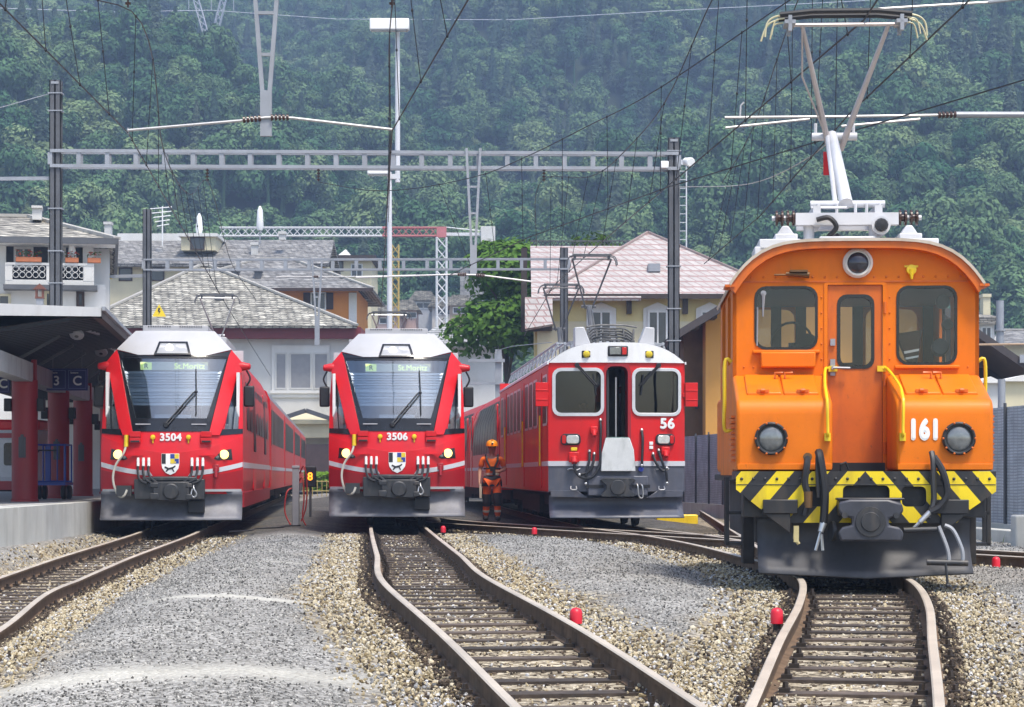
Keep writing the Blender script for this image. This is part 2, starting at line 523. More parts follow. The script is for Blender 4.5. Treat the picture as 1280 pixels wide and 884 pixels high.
# pale bands of fines across the gravel walk
pale = np.zeros(GX.shape)
for (bx0, bx1, by, w) in ((-3.5, -1.5, 21.7, 0.42), (-3.6, -.4, 15.5, 0.62), (-3.9, -2.4, 30.5, .3)):
    wy = 0.18 * np.sin(GX * 1.3)
    pale = np.maximum(pale, np.clip(1 - np.abs(GY + wy - by) / w, 0, 1) * np.clip((GX - bx0) / .5, 0, 1) * np.clip((bx1 - GX) / .5, 0, 1))
grs = np.clip(1 - np.abs(GY - (63 - (GX - 5.2) * 7.2)) / 7.0, 0, 1) ** .5 * (GX > 3.2) * np.clip((D - 0.9) / .6, 0, 1)
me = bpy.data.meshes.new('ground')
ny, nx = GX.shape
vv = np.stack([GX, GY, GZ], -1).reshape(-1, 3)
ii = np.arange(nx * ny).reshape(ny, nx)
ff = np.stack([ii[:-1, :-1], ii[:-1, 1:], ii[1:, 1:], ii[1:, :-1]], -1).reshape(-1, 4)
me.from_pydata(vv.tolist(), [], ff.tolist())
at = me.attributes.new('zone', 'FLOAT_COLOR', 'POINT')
zc = np.stack([ball, pale, grs, 1 - .62 * np.clip((GY - 41) / 6, 0, 1) * (GX < 4.5) * (GX > -9) * np.clip((150 - GY) / 20, 0, 1)], -1).astype(np.float32)  # alpha: ground gets darker from the train fronts backwards
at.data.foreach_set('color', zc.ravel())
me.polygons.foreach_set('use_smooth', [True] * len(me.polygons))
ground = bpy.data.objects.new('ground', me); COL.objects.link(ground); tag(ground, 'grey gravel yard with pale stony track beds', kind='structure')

def ground_mat():
    m, t, b = nodemat('yard gravel'); N, L = t.nodes, t.links
    tc = N.new('ShaderNodeTexCoord'); at = N.new('ShaderNodeAttribute'); at.attribute_name = 'zone'
    sp = N.new('ShaderNodeSeparateColor'); L.new(at.outputs['Color'], sp.inputs[0])
    def vor(scale):
        v = N.new('ShaderNodeTexVoronoi'); v.inputs['Scale'].default_value = scale; L.new(tc.outputs['Object'], v.inputs['Vector']); return v
    def ramp(src, stops):
        r = N.new('ShaderNodeValToRGB'); cr = r.color_ramp
        while len(cr.elements) < len(stops): cr.elements.new(0.5)
        for e, (p, c) in zip(cr.elements, stops): e.position = p; e.color = (*c, 1)
        L.new(src, r.inputs[0]); return r.outputs[0]
    def mix(f, a, c):
        x = N.new('ShaderNodeMixRGB'); L.new(f, x.inputs[0]); L.new(a, x.inputs[1]); L.new(c, x.inputs[2]); return x.outputs[0]
    def noise(scale, det=5):
        n = N.new('ShaderNodeTexNoise'); n.inputs['Scale'].default_value = scale; n.inputs['Detail'].default_value = det; L.new(tc.outputs['Object'], n.inputs['Vector']); return n.outputs['Fac']
    v1 = vor(38); v2 = vor(24)
    s1 = N.new('ShaderNodeSeparateColor'); L.new(v1.outputs['Color'], s1.inputs[0])
    s2 = N.new('ShaderNodeSeparateColor'); L.new(v2.outputs['Color'], s2.inputs[0])
    grey = ramp(s1.outputs[0], [(0, (.07, .066, .06)), (.25, (.19, .183, .168)), (.6, (.30, .29, .27)), (1, (.45, .435, .40))])
    tan = ramp(s2.outputs[0], [(0, (.05, .04, .027)), (.3, (.16, .13, .09)), (.65, (.33, .28, .20)), (1, (.52, .46, .35))])
    fine = ramp(s1.outputs[1], [(0, (.36, .345, .30)), (1, (.54, .52, .46))])
    gr = ramp(noise(9, 8), [(.35, (.10, .085, .05)), (.5, (.09, .12, .03)), (.7, (.17, .2, .05))])
    big = N.new('ShaderNodeHueSaturation')
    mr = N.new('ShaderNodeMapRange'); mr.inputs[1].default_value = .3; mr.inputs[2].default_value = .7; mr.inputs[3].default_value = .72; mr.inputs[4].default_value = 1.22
    L.new(noise(.55, 7), mr.inputs[0]); darken = N.new('ShaderNodeMath'); darken.operation = 'MULTIPLY'; L.new(at.outputs['Alpha'], darken.inputs[1]); L.new(mr.outputs[0], darken.inputs[0]); L.new(darken.outputs[0], big.inputs['Value'])  # zone alpha scales the ground tone down around the trains
    c = mix(sp.outputs[0], grey, tan); c = mix(sp.outputs[1], c, fine); c = mix(sp.outputs[2], c, gr)
    L.new(c, big.inputs['Color']); L.new(big.outputs[0], b.inputs['Base Color'])
    b.inputs['Roughness'].default_value = 0.95; b.inputs['Specular IOR Level'].default_value = 0.2
    bp = N.new('ShaderNodeBump'); bp.inputs['Strength'].default_value = .8; bp.inputs['Distance'].default_value = .02
    L.new(v1.outputs['Distance'], bp.inputs['Height']); bp.invert = True
    L.new(bp.outputs[0], b.inputs['Normal'])
    return m
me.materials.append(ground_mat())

# ------------------------------------------------------------------ rails and sleepers
RAILM = []
def rail_mats():
    rust = mat('rusty rail side', (0.135, 0.088, 0.055), 0.85, metal=0.0, spec=.2, var=0.35, scale=6, dirt=(0.2, 0.15, 0.1), dirtamt=.5)
    top = mat('polished rail head', (0.50, 0.43, 0.34), 0.42, metal=0.1, var=0.2, scale=1.2)
    return [rust, top]
RM = rail_mats()
WOOD = mat('oily sleeper timber', (0.055, 0.040, 0.030), 0.85, var=0.45, scale=5, bump=.5, bscale=18, dirt=(0.17, 0.14, 0.11), dirtamt=.5)
RAILP = [(-.062, -.165), (.062, -.165), (.062, -.152), (.014, -.137), (.010, -.045), (.033, -.035), (.034, -.008), (.024, 0), (-.024, 0), (-.034, -.008), (-.033, -.035), (-.010, -.045), (-.014, -.137), (-.062, -.152)]
def rail_mesh(cl, off, y0, y1):
    mb = MB(); n = len(RAILP)
    pts = [p for p in cl if y0 <= p[1] <= y1]
    vs, fs, ms = [], [], []
    for i, (x, y) in enumerate(pts):
        a = pts[min(i + 1, len(pts) - 1)]; c = pts[max(i - 1, 0)]
        d = Vector((a[0] - c[0], a[1] - c[1], 0)).normalized(); nr = Vector((d.y, -d.x, 0))
        z = zrail(x, y)
        for u, w in RAILP:
            q = Vector((x, y, 0)) + nr * (off + u)
            vs.append((q.x, q.y, z + w))
    for i in range(len(pts) - 1):
        for j in range(n):
            fs.append((i * n + j, (i + 1) * n + j, (i + 1) * n + (j + 1) % n, i * n + (j + 1) % n)); ms.append(1 if j in (6, 7, 8) else 0)
    fs.append(tuple(range(n))[::-1]); ms.append(0); fs.append(tuple((len(pts) - 1) * n + j for j in range(n))); ms.append(0)
    mb.v, mb.f, mb.m = vs, fs, ms
    return mb

def sleeper_mesh():
    mb = MB()
    mb.box(-.98, .98, -.12, .12, -.26, -.150, 0)
    for s in (-1, 1):
        x = s * .535
        mb.box(x - .15, x + .15, -.075, .075, -.158, -.149, 1)
        for e in (-1, 1):                                   # clip and screw spike either side of the rail foot
            mb.box(x + e * .10 - .035, x + e * .10 + .035, -.05, .05, -.149, -.122, 1)
            mb.cyl((x + e * .105, 0, -.122), (x + e * .105, 0, -.085), .024, .018, 6, 1)
    return mb
FAST = mat('greasy fastening iron', (0.035, 0.026, 0.02), 0.6, metal=.3, var=.4, scale=15)
def vary(m, lo=.55, hi=1.6):
    """each copy weathers a little differently"""
    t = m.node_tree; b = t.nodes['Principled BSDF']; src = b.inputs['Base Color'].links[0].from_socket
    oi = t.nodes.new('ShaderNodeObjectInfo'); mr = t.nodes.new('ShaderNodeMapRange'); mr.inputs[3].default_value = lo; mr.inputs[4].default_value = hi
    hs = t.nodes.new('ShaderNodeHueSaturation')
    t.links.new(oi.outputs['Random'], mr.inputs[0]); t.links.new(mr.outputs[0], hs.inputs['Value']); t.links.new(src, hs.inputs['Color']); t.links.new(hs.outputs[0], b.inputs['Base Color'])
vary(WOOD)
smb = sleeper_mesh()
first_sleeper = None
def track(key, label, y0, y1, ys0, ys1, group='railway tracks of the yard'):
    global first_sleeper
    t = thing('railway_track', label, 'railway track', (0, 0, 0), 0, group)
    cl = TR[key]
    for s in (-1, 1):
        rail_mesh(cl, s * .533, y0, y1).build('rail', RM, t, smooth=35)
    seg = np.hypot(np.diff(cl[:, 0]), np.diff(cl[:, 1])); cum = np.concatenate([[0], np.cumsum(seg)])
    k = 0
    for L in np.arange(0.1, cum[-1], .64):
        x = np.interp(L, cum, cl[:, 0]); y = np.interp(L, cum, cl[:, 1])
        if not ys0 <= y <= ys1 or k >= 98: continue
        j = min(len(cl) - 2, int(np.searchsorted(cum, L)))
        if first_sleeper is None:
            o = smb.build('sleeper', [WOOD, FAST]); first_sleeper = o
        else:
            o = first_sleeper.copy(); COL.objects.link(o)
        o.parent = t
        o.location = (x + random.uniform(-.03, .03), y, zrail(x, y) + random.uniform(-.008, .004))
        dx, dy = cl[j + 1] - cl[j]
        o.rotation_euler = (0, 0, -math.atan2(dx, dy) + random.uniform(-.02, .02))
        k += 1
    return t
track('platform', 'curving track running up to the first red railcar beside the platform', 9, 131, 9, 46)
track('centre', 'S-bent track in the middle of the gravel leading to the second red railcar', 8, 94, 9.5, 47)
track('loco', 'track in the right foreground that the orange locomotive stands on', 8, 69, 9.5, 48)
track('railcar', 'track leading to the red railcar with the open front door', 24.2, 84, 27.5, 47)
track('crossing', 'track crossing the yard slantwise behind the orange locomotive', 19, 56.5, 20, 56)

# ------------------------------------------------------------------ ballast stones (stuff)
def stone_mesh(seed, col, name):
    r = random.Random(seed); bm = bmesh.new()
    bmesh.ops.create_icosphere(bm, subdivisions=1, radius=1)
    for v in bm.verts:
        v.co *= r.uniform(.72, 1.2)
    for k in range(8):
        d = Vector((r.uniform(-1, 1), r.uniform(-1, 1), r.uniform(-1, 1))).normalized()
        for v in bm.verts:
            h = v.co.dot(d) - .58
            if h > 0: v.co -= d * h
    me = bpy.data.meshes.new(name); bm.to_mesh(me); bm.free()
    me.materials.append(col)
    return me
def stone_mat(name, stops):
    m, t, b = nodemat(name); N, L = t.nodes, t.links
    oi = N.new('ShaderNodeObjectInfo'); r = N.new('ShaderNodeValToRGB'); cr = r.color_ramp
    while len(cr.elements) < len(stops): cr.elements.new(.5)
    for e, (p, c) in zip(cr.elements, stops): e.position = p; e.color = (*c, 1)
    L.new(oi.outputs['Random'], r.inputs[0])
    tc = N.new('ShaderNodeTexCoord'); nz = N.new('ShaderNodeTexNoise'); nz.inputs['Scale'].default_value = 2.2; nz.inputs['Detail'].default_value = 5
    L.new(tc.outputs['Object'], nz.inputs['Vector'])
    hs = N.new('ShaderNodeHueSaturation'); mr = N.new('ShaderNodeMapRange'); mr.inputs[3].default_value = .55; mr.inputs[4].default_value = 1.45
    L.new(nz.outputs['Fac'], mr.inputs[0]); L.new(mr.outputs[0], hs.inputs['Value']); L.new(r.outputs[0], hs.inputs['Color']); L.new(hs.outputs[0], b.inputs['Base Color'])
    b.inputs['Roughness'].default_value = .9; b.inputs['Specular IOR Level'].default_value = .25
    return m
TAN = stone_mat('tan ballast stone', [(0, (.15, .11, .055)), (.2, (.27, .215, .125)), (.45, (.38, .315, .20)), (.75, (.47, .40, .27)), (1, (.54, .49, .38))])
PALEST = stone_mat('pale grey ballast stone', [(0, (.10, .10, .10)), (.3, (.26, .26, .26)), (.6, (.42, .41, .40)), (1, (.62, .61, .60))])
DARKST = stone_mat('oily dark ballast stone', [(0, (.02, .016, .012)), (.5, (.06, .045, .033)), (1, (.14, .105, .075))])
protos = [stone_mesh(i, TAN, 'tan stone %d' % i) for i in range(4)] + [stone_mesh(10 + i, PALEST, 'pale stone %d' % i) for i in range(3)] + [stone_mesh(20 + i, DARKST, 'dark stone %d' % i) for i in range(3)]
pts, rots, scs, idx = [], [], [], []
SLP_ = np.array([(o.location.x, o.location.y) for o in bpy.data.objects if o.name.startswith('sleeper')])
rs = random.Random(5)
def put(x, y, d, key):
    far = sst(12, 44, y)
    s = rs.uniform(.008, .019) * (1 + .5 * far) * (1.35 if rs.random() < .08 else 1)
    z = zrail(x, y)
    in_bed = d < .95
    # beside and between the rails the bed lies just under the sleeper tops, outside it shoulders up to the gravel walk
    base = z - (.165 - .115 * min(1, max(0, (d - 1.0))))
    base += lift(x, y)
    if in_bed: base = z - .178 + rs.uniform(-.012, .012)
    nr = abs(abs(d) - .533)
    if d > .62: base = max(base, z - .140)
    if d < .56:
        dm = ((SLP_[:, 0] - x) ** 2 + (SLP_[:, 1] - y) ** 2)
        k_ = int(dm.argmin())
        if abs(SLP_[k_, 1] - y) < .15 and dm[k_] < 1.0 and rs.random() < .80: return
    if nr < .08: return
    if nr < .22: kind = rs.choice((7, 8, 9, 7, 8, 9, rs.randrange(4)))
    elif d < .4: kind = rs.choice((rs.randrange(4), rs.randrange(4), 7, 8, 9, 4))
    else: kind = rs.choice((rs.randrange(4), rs.randrange(4), rs.randrange(4), rs.randrange(4), rs.randrange(4), 4, rs.randrange(7, 10)))
    if y < 15.2 and rs.random() < .75 * sst(15.4, 14.0, y) and key in ('centre',) : kind = rs.randrange(4, 7)
    pts.append((x, y, base + s * .25)); rots.append((rs.uniform(0, 6.3), rs.uniform(0, 6.3), rs.uniform(0, 6.3)))
    scs.append((s * rs.uniform(.8, 1.5), s * rs.uniform(.8, 1.3), s * rs.uniform(.6, 1.0))); idx.append(kind)
for key, y0, y1, dens in (('platform', 11, 46, 800), ('centre', 11, 47, 900), ('loco', 11, 46, 900), ('railcar', 25, 47, 420), ('crossing', 21, 54, 420)):
    cl = TR[key]
    y = y0
    while y < y1:
        dn = dens * (1 - .6 * sst(13, 40, y))
        for k in range(int(dn * .25 * 3.2)):
            off = rs.uniform(-1.6, 1.6)
            yy = y + rs.uniform(0, .25)
            x = float(np.interp(yy, cl[:, 1], cl[:, 0])) + off
            if key in ('railcar', 'crossing') and tdist(x, yy) < abs(off) - .05: continue
            if abs(off) > .85 and rs.random() < (abs(off) - .85) / .6: continue
            if abs(off) < .4 and rs.random() < .3: continue
            if abs(x * F / max(yy, 1)) > 720: continue
            put(x, yy, abs(off), key)
        y += .25
bal = scatter('ballast', pts, rots, scs, idx, protos)
tag(bal, 'tan and grey crushed stones along the rails', kind='stuff')

def pale_at(x, y):
    wy = .18 * sin(x * 1.3)
    return max(max(0, 1 - abs(y + wy - by) / w) * min(1, max(0, (x - a0) / .5)) * min(1, max(0, (b0 - x) / .5)) for a0, b0, by, w in ((-3.5, -1.5, 21.7, 0.42), (-3.6, -.4, 15.5, 0.62), (-3.9, -2.4, 30.5, .3)))
# coarse grit on the gravel walk
pts, rots, scs, idx = [], [], [], []
for k in range(90000):
    y = 11 + 33 * rs.random() ** 1.5
    x = rs.uniform(-.235, .235) * y
    d = tdist(x, y) if k % 1 == 0 else 2
    if d < 1.35: continue
    if rs.random() < 1.5 * pale_at(x, y): continue
    s = rs.uniform(.005, .0105) * (1 + y / 45)
    pts.append((x, y, zrail(x, y) - (.165 - .115 * min(1, max(0, d - 1.0))) + s * .3)); rots.append((rs.uniform(0, 6.3), rs.uniform(0, 6.3), rs.uniform(0, 6.3)))
    scs.append((s, s, s * .8)); idx.append(rs.choice((0, 1, 2)))
GRITM = stone_mat('grey grit', [(0, (.045, .043, .04)), (.3, (.165, .16, .148)), (.65, (.29, .28, .26)), (1, (.47, .455, .42))])
grit = scatter('gravel', pts, rots, scs, idx, [stone_mesh(30 + i, GRITM, 'grit %d' % i) for i in range(3)])
tag(grit, 'loose grey gravel on the walk between the tracks', kind='stuff')

# ------------------------------------------------------------------ wooded mountain side
def hill_h(x, y):
    if y < 285: return -1.0
    t = y - 285
    h = .292 * t + 9 * sst(285, 340, y)
    h += 15 * sin(x * .021 + y * .008 + 1.0) * sst(300, 460, y) + 9 * sin(x * .043 - y * .017) * sst(300, 420, y) + 6 * sin(y * .028 + x * .013 + 2)
    h += 3 * sin(x * .11 + y * .06) + 2 * sin(y * .13 - x * .07)
    return h
hx = np.linspace(-420, 420, 90); hy = np.concatenate([np.linspace(284, 900, 100), np.linspace(930, 1250, 14)])
hv = [(x, y, hill_h(x, y)) for y in hy for x in hx]
n = len(hx)
hf = [(j * n + i, j * n + i + 1, (j + 1) * n + i + 1, (j + 1) * n + i) for j in range(len(hy) - 1) for i in range(n - 1)]
hm = MB().add(hv, hf)
FLOORM = mat('forest floor', (0.028, 0.046, 0.020), 0.95, var=.4, scale=.08)
hill = hm.build('hill', FLOORM, smooth=180, fix=False); tag(hill, kind='structure')

def leaf_mat(name, c1, c2, lo=.0):
    m = bpy.data.materials.new(name); m.use_nodes = True
    t = m.node_tree; N, L = t.nodes, t.links; N.clear()
    o = N.new('ShaderNodeOutputMaterial'); df = N.new('ShaderNodeBsdfDiffuse'); tl = N.new('ShaderNodeBsdfTranslucent'); mx = N.new('ShaderNodeMixShader')
    oi = N.new('ShaderNodeObjectInfo'); r = N.new('ShaderNodeValToRGB')
    r.color_ramp.elements[0].color = (*c1, 1); r.color_ramp.elements[1].color = (*c2, 1)
    L.new(oi.outputs['Random'], r.inputs[0])
    tc = N.new('ShaderNodeTexCoord'); nz = N.new('ShaderNodeTexNoise'); nz.inputs['Scale'].default_value = .9; nz.inputs['Detail'].default_value = 5
    L.new(tc.outputs['Object'], nz.inputs['Vector'])
    hs = N.new('ShaderNodeHueSaturation'); mr = N.new('ShaderNodeMapRange'); mr.inputs[1].default_value = .3; mr.inputs[2].default_value = .7; mr.inputs[3].default_value = .6; mr.inputs[4].default_value = 1.5
    L.new(nz.outputs['Fac'], mr.inputs[0]); L.new(mr.outputs[0], hs.inputs['Value']); L.new(r.outputs[0], hs.inputs['Color'])
    L.new(hs.outputs[0], df.inputs[0]); L.new(hs.outputs[0], tl.inputs[0]); mx.inputs[0].default_value = .22
    L.new(df.outputs[0], mx.inputs[1]); L.new(tl.outputs[0], mx.inputs[2]); L.new(mx.outputs[0], o.inputs[0])
    return m

def leaf_quads(cs, ns, size, r, aspect=1.0):
    """leaf-clump faces at centres cs with rough outward normals ns"""
    vs, fs = [], []
    for c, nrm in zip(cs, ns):
        d = (nrm + Vector((r.gauss(0, .34), r.gauss(0, .34), r.gauss(0, .34) + .45))).normalized()
        a, u = frame_of(d); t = r.uniform(0, 6.28); s = size * r.uniform(.6, 1.3)
        e1 = (a * cos(t) + u * sin(t)) * s; e2 = (u * cos(t) - a * sin(t)) * s * aspect * r.uniform(.6, 1)
        k = len(vs)
        vs += [c - e1 * .9, c + e2 * .7 - e1 * .1, c + e1, c - e2 * .7 + e1 * .15]
        fs.append((k, k + 1, k + 2, k + 3))
    return vs, fs
def crown_points(seed, rx, rz, lobes, per, r=None, flat=.75):
    r = r or random.Random(seed); cs, ns = [], []
    for k in range(lobes):
        th = r.uniform(0, 6.28); el = r.uniform(-.35, 1.0); q = r.uniform(.35, .8)
        ce = Vector((cos(th) * sqrt(max(0, 1 - max(el, 0) ** 2)) * rx * q, sin(th) * sqrt(max(0, 1 - max(el, 0) ** 2)) * rx * q, el * rz * .62))
        lr = rx * r.uniform(.28, .5)
        for i in range(per):
            d = Vector((r.gauss(0, 1), r.gauss(0, 1), r.gauss(0, 1) + .35)).normalized()
            cs.append(ce + Vector((d.x * lr, d.y * lr, d.z * lr * flat)) * r.uniform(.72, 1.04)); ns.append(d)
    return cs, ns
def broadleaf(seed, m, nm):
    r = random.Random(seed)
    cs, ns = crown_points(seed, 1.0, 1.15, r.randrange(11, 16), 210, r)
    vs, fs = leaf_quads(cs, ns, .072, r)
    mb = MB().add([(v.x, v.y, v.z + 1.15) for v in vs], fs)
    mb.tube([(0, 0, -.3), (0.03, 0, .5), (0, 0.02, 1.2)], [.07, .05, .03], 5)
    me = bpy.data.meshes.new(nm); me.from_pydata([tuple(v) for v in mb.v], [], mb.f); me.materials.append(m)
    return me
def conifer(seed, m, nm):
    r = random.Random(seed); cs, ns = [], []
    for k in range(2800):
        h = r.random() ** .85
        rad = (1 - h) * .62 * (0.72 + .28 * abs(sin(h * 31))) + .02
        th = r.uniform(0, 6.28); q = sqrt(r.uniform(.3, 1))
        cs.append(Vector((cos(th) * rad * q, sin(th) * rad * q, .25 + h * 2.6 - .12 * q))); ns.append(Vector((cos(th) * .8, sin(th) * .8, .75)))
    vs, fs = leaf_quads(cs, ns, .08, r, .7)
    mb = MB().add(vs, fs); mb.tube([(0, 0, -.3), (0, 0, 2.6)], [.06, .01], 5)
    me = bpy.data.meshes.new(nm); me.from_pydata([tuple(v) for v in mb.v], [], mb.f); me.materials.append(m)
    return me
LB = leaf_mat('broadleaf foliage', (.058, .145, .066), (.165, .255, .115))
LB2 = leaf_mat('yellower foliage', (.15, .25, .11), (.24, .32, .15))
LC = leaf_mat('conifer foliage', (.085, .15, .10), (.165, .22, .14))
fp = [broadleaf(i, LB, 'broadleaf kind %d' % i) for i in range(5)] + [broadleaf(40 + i, LB2, 'pale broadleaf kind %d' % i) for i in range(2)] + [conifer(80 + i, LC, 'conifer kind %d' % i) for i in range(3)]
pts, rots, scs, idx = [], [], [], []
r = random.Random(11)
y = 288.0
while y < 960:
    sp = 4.8 + 1.0 * sst(300, 900, y)
    half = .235 * y + 14
    x = -half
    while x < half:
        xx = x + r.uniform(-.45, .45) * sp; yy = y + r.uniform(-.45, .45) * sp
        z = hill_h(xx, yy)
        # patches of conifers and of paler broadleaves, and a shrubby clearing high on the right
        pn = sin(xx * .03 + yy * .011) + sin(yy * .021 - xx * .017 + 1.3) + .6 * sin(xx * .07 + 2)
        clear = abs(xx / yy - .165) < .042 and 585 < yy < 665
        con = r.random() < (.38 if pn > .7 else .10) * sst(360, 520, yy) + .04
        if clear:
            if r.random() < .15:
                x += sp; continue
            k = r.choice((0, 2, 5, 6)); s = r.uniform(.8, 1.5); sz = s * .6
        elif con:
            k = r.randrange(7, 10); s = r.uniform(3.2, 6.0); sz = s * r.uniform(.95, 1.25)
        else:
            k = r.randrange(0, 5) if r.random() < (.8 if sin(xx * .045 + 1) + sin(yy * .03) < .3 else .45) else r.randrange(5, 7)
            s = r.uniform(2.4, 4.2) if r.random() < .6 else r.uniform(4.2, 6.2); sz = s * r.uniform(.85, 1.35)
        pts.append((xx, yy, z)); rots.append((0, 0, r.uniform(0, 6.28))); scs.append((s, s * r.uniform(.9, 1.1), sz)); idx.append(k)
        x += sp
    y += sp * .92
forest = scatter('forest', pts, rots, scs, idx, fp); tag(forest, 'dense green wood covering the mountain side', kind='stuff')

def tree(name, label, loc, rx, rz, trunk_h, seed, leaves=(26, 190), size=.13, m=None, group=None):
    t = thing(name, label, 'tree', loc, 0, group)
    r = random.Random(seed)
    cs, ns = crown_points(seed, rx, rz, leaves[0], leaves[1], r)
    vs, fs = leaf_quads(cs, ns, size, r)
    zc = trunk_h + rz * .55
    MB().add([(v.x, v.y, v.z + zc) for v in vs], fs).build('crown', m or LB, t, fix=False)
    mb = MB(); mb.tube([(0, 0, -.2), (.04 * rx, 0, trunk_h * .6), (0, .03, zc), (.05, 0, zc + rz * .5)], [.07 * rx, .055 * rx, .04 * rx, .015 * rx], 8)
    for k in range(6):
        a = r.uniform(0, 6.28)
        mb.tube([(0, 0, trunk_h * .8 + k * .15 * rz), (cos(a) * rx * .35, sin(a) * rx * .35, zc + rz * .1 * k), (cos(a) * rx * .7, sin(a) * rx * .7, zc + rz * (.1 * k + .1))], [.03 * rx, .02 * rx, .008 * rx], 5)
    mb.build('trunk', mat('tree bark', (.09, .07, .05), .9, var=.3, scale=6), t, smooth=60)
    return t
# ------------------------------------------------------------------ people
SKIN = mat('skin', (.52, .30, .21), .55, var=.08, scale=8)
HAIR = mat('dark hair', (.03, .02, .015), .8, var=.3)
def skin_mesh(name, joints, bones, mats, parent, sub=2, root=0):
    """one continuous body grown over a skeleton: joints {name: (x, y, z, rx, ry)}"""
    keys = list(joints)
    me = bpy.data.meshes.new(name)
    me.from_pydata([joints[k][:3] for k in keys], [(keys.index(a), keys.index(b)) for a, b in bones], [])
    o = bpy.data.objects.new(name, me); COL.objects.link(o); o.parent = parent
    md = o.modifiers.new('skin', 'SKIN'); md.use_smooth_shade = True; md.branch_smoothing = .4
    if not me.skin_vertices: me.attributes.get('x')
    for i, k in enumerate(keys):
        sv = me.skin_vertices[0].data[i]; sv.radius = joints[k][3:5]; sv.use_root = (i == root)
    s = o.modifiers.new('sub', 'SUBSURF'); s.levels = sub; s.render_levels = sub
    me.materials.append(mats)
    return o
def ensure_skin(o): pass

def person(label, loc, rz, pose, shirt, trousers, helmet=None, group=None, hi_vis=False):
    """figure facing local -y; pose 'walk' or 'sit'"""
    t = thing('person', label, 'person', loc, rz, group)
    if pose == 'walk':
        J = dict(pelvis=(0, 0, .96, .15, .105), waist=(0, .0, 1.10, .135, .10), chest=(0, .01, 1.32, .165, .11), neckb=(0, .01, 1.49, .075, .07),
                 neck=(0, 0, 1.55, .055, .055), headb=(0, -.015, 1.61, .066, .078), head=(0, -.02, 1.70, .076, .095), headt=(0, -.01, 1.775, .062, .075),
                 shl=(-.19, .01, 1.455, .062, .06), ell=(-.255, .05, 1.17, .045, .045), wrl=(-.27, -.03, .93, .03, .032), hal=(-.272, -.05, .86, .022, .04),
                 shr=(.19, .01, 1.455, .062, .06), elr=(.27, .03, 1.19, .045, .045), wrr=(.13, -.2, 1.13, .03, .03), har=(.075, -.235, 1.14, .034, .022),
                 hpl=(-.10, 0, .90, .10, .10), knl=(-.115, .0, .50, .066, .068), anl=(-.13, .10, .10, .045, .05), tol=(-.135, -.04, .045, .045, .032),
                 hpr=(.10, 0, .90, .10, .10), knr=(.11, -.12, .51, .066, .068), anr=(.115, -.10, .09, .045, .05), tor=(.12, -.24, .04, .045, .032))
    else:
        J = dict(pelvis=(0, .02, .52, .16, .12), waist=(0, .03, .66, .14, .105), chest=(0, .02, .90, .17, .115), neckb=(0, .01, 1.06, .075, .07),
                 neck=(0, 0, 1.12, .055, .055), headb=(0, -.02, 1.18, .066, .078), head=(0, -.025, 1.27, .076, .095), headt=(0, -.015, 1.345, .062, .075),
                 shl=(-.19, .01, 1.02, .062, .06), ell=(-.27, -.10, .78, .045, .045), wrl=(-.2, -.34, .76, .03, .03), hal=(-.18, -.42, .77, .04, .022),
                 shr=(.19, .01, 1.02, .062, .06), elr=(.27, -.10, .78, .045, .045), wrr=(.2, -.34, .76, .03, .03), har=(.18, -.42, .77, .04, .022),
                 hpl=(-.10, -.02, .50, .10, .10), knl=(-.13, -.44, .52, .07, .07), anl=(-.13, -.46, .10, .048, .05), tol=(-.13, -.6, .045, .045, .032),
                 hpr=(.10, -.02, .50, .10, .10), knr=(.13, -.44, .52, .07, .07), anr=(.13, -.46, .10, .048, .05), tor=(.13, -.6, .045, .045, .032))
    B = [('pelvis', 'waist'), ('waist', 'chest'), ('chest', 'neckb'), ('neckb', 'neck'), ('neck', 'headb'), ('headb', 'head'), ('head', 'headt')]
    for s in 'lr':
        B += [('chest', 'sh' + s), ('sh' + s, 'el' + s), ('el' + s, 'wr' + s), ('wr' + s, 'ha' + s), ('pelvis', 'hp' + s), ('hp' + s, 'kn' + s), ('kn' + s, 'an' + s), ('an' + s, 'to' + s)]
        h = Vector(J['ha' + s][:3]); w = Vector(J['wr' + s][:3]); d = (h - w).normalized()
        side = Vector((0, 1, 0)) if pose == 'walk' and s == 'l' else (Vector((0, 0, 1)) if pose == 'walk' else Vector((1, 0, 0)))
        curl = Vector((.5, -.2, 0)) if pose == 'walk' and s == 'l' else Vector((0, .35, -.55))
        for k in range(4):                                  # four fingers and a thumb, slightly curled
            b0 = h + side * (.027 - .018 * k)
            L = (.037, .043, .04, .03)[k]
            f1 = b0 + d * L; f2 = f1 + (d + curl * .9).normalized() * L * .85
            J['f%s%da' % (s, k)] = (*f1, .0095, .0095); J['f%s%db' % (s, k)] = (*f2, .0075, .0075)
            B += [('ha' + s, 'f%s%da' % (s, k)), ('f%s%da' % (s, k), 'f%s%db' % (s, k))]
        th = w.lerp(h, .45) + side * .045 + curl * .02
        J['t' + s] = (*th, .011, .011); J['t2' + s] = (*(th + d * .04 + curl * .02), .0085, .0085)
        B += [('wr' + s, 't' + s), ('t' + s, 't2' + s)]
    def grow(name, names, extra, m, bones=None, over=None):
        jj = {k: (J[k][0], J[k][1], J[k][2], J[k][3] + extra, J[k][4] + extra) for k in names}
        if over: jj.update(over)
        bb = bones or [(a, b) for a, b in B if a in jj and b in jj]
        return skin_mesh(name, jj, bb, m, t)
    grow('body', list(J), 0, SKIN)
    # face: eyes, nose, ears, hair
    hd = Vector(J['head'][:3])
    mb = MB()
    for e in (-1, 1): mb.ball(hd + Vector((e * .032, -.086, .005)), (.013, .008, .009), 0, 8, 6)
    mb.build('eyes', mat('dark eyes', (.02, .015, .012), .3), t, smooth=180)
    mb = MB(); mb.ball(hd + Vector((0, -.102, -.022)), (.014, .02, .022), 0, 8, 6)
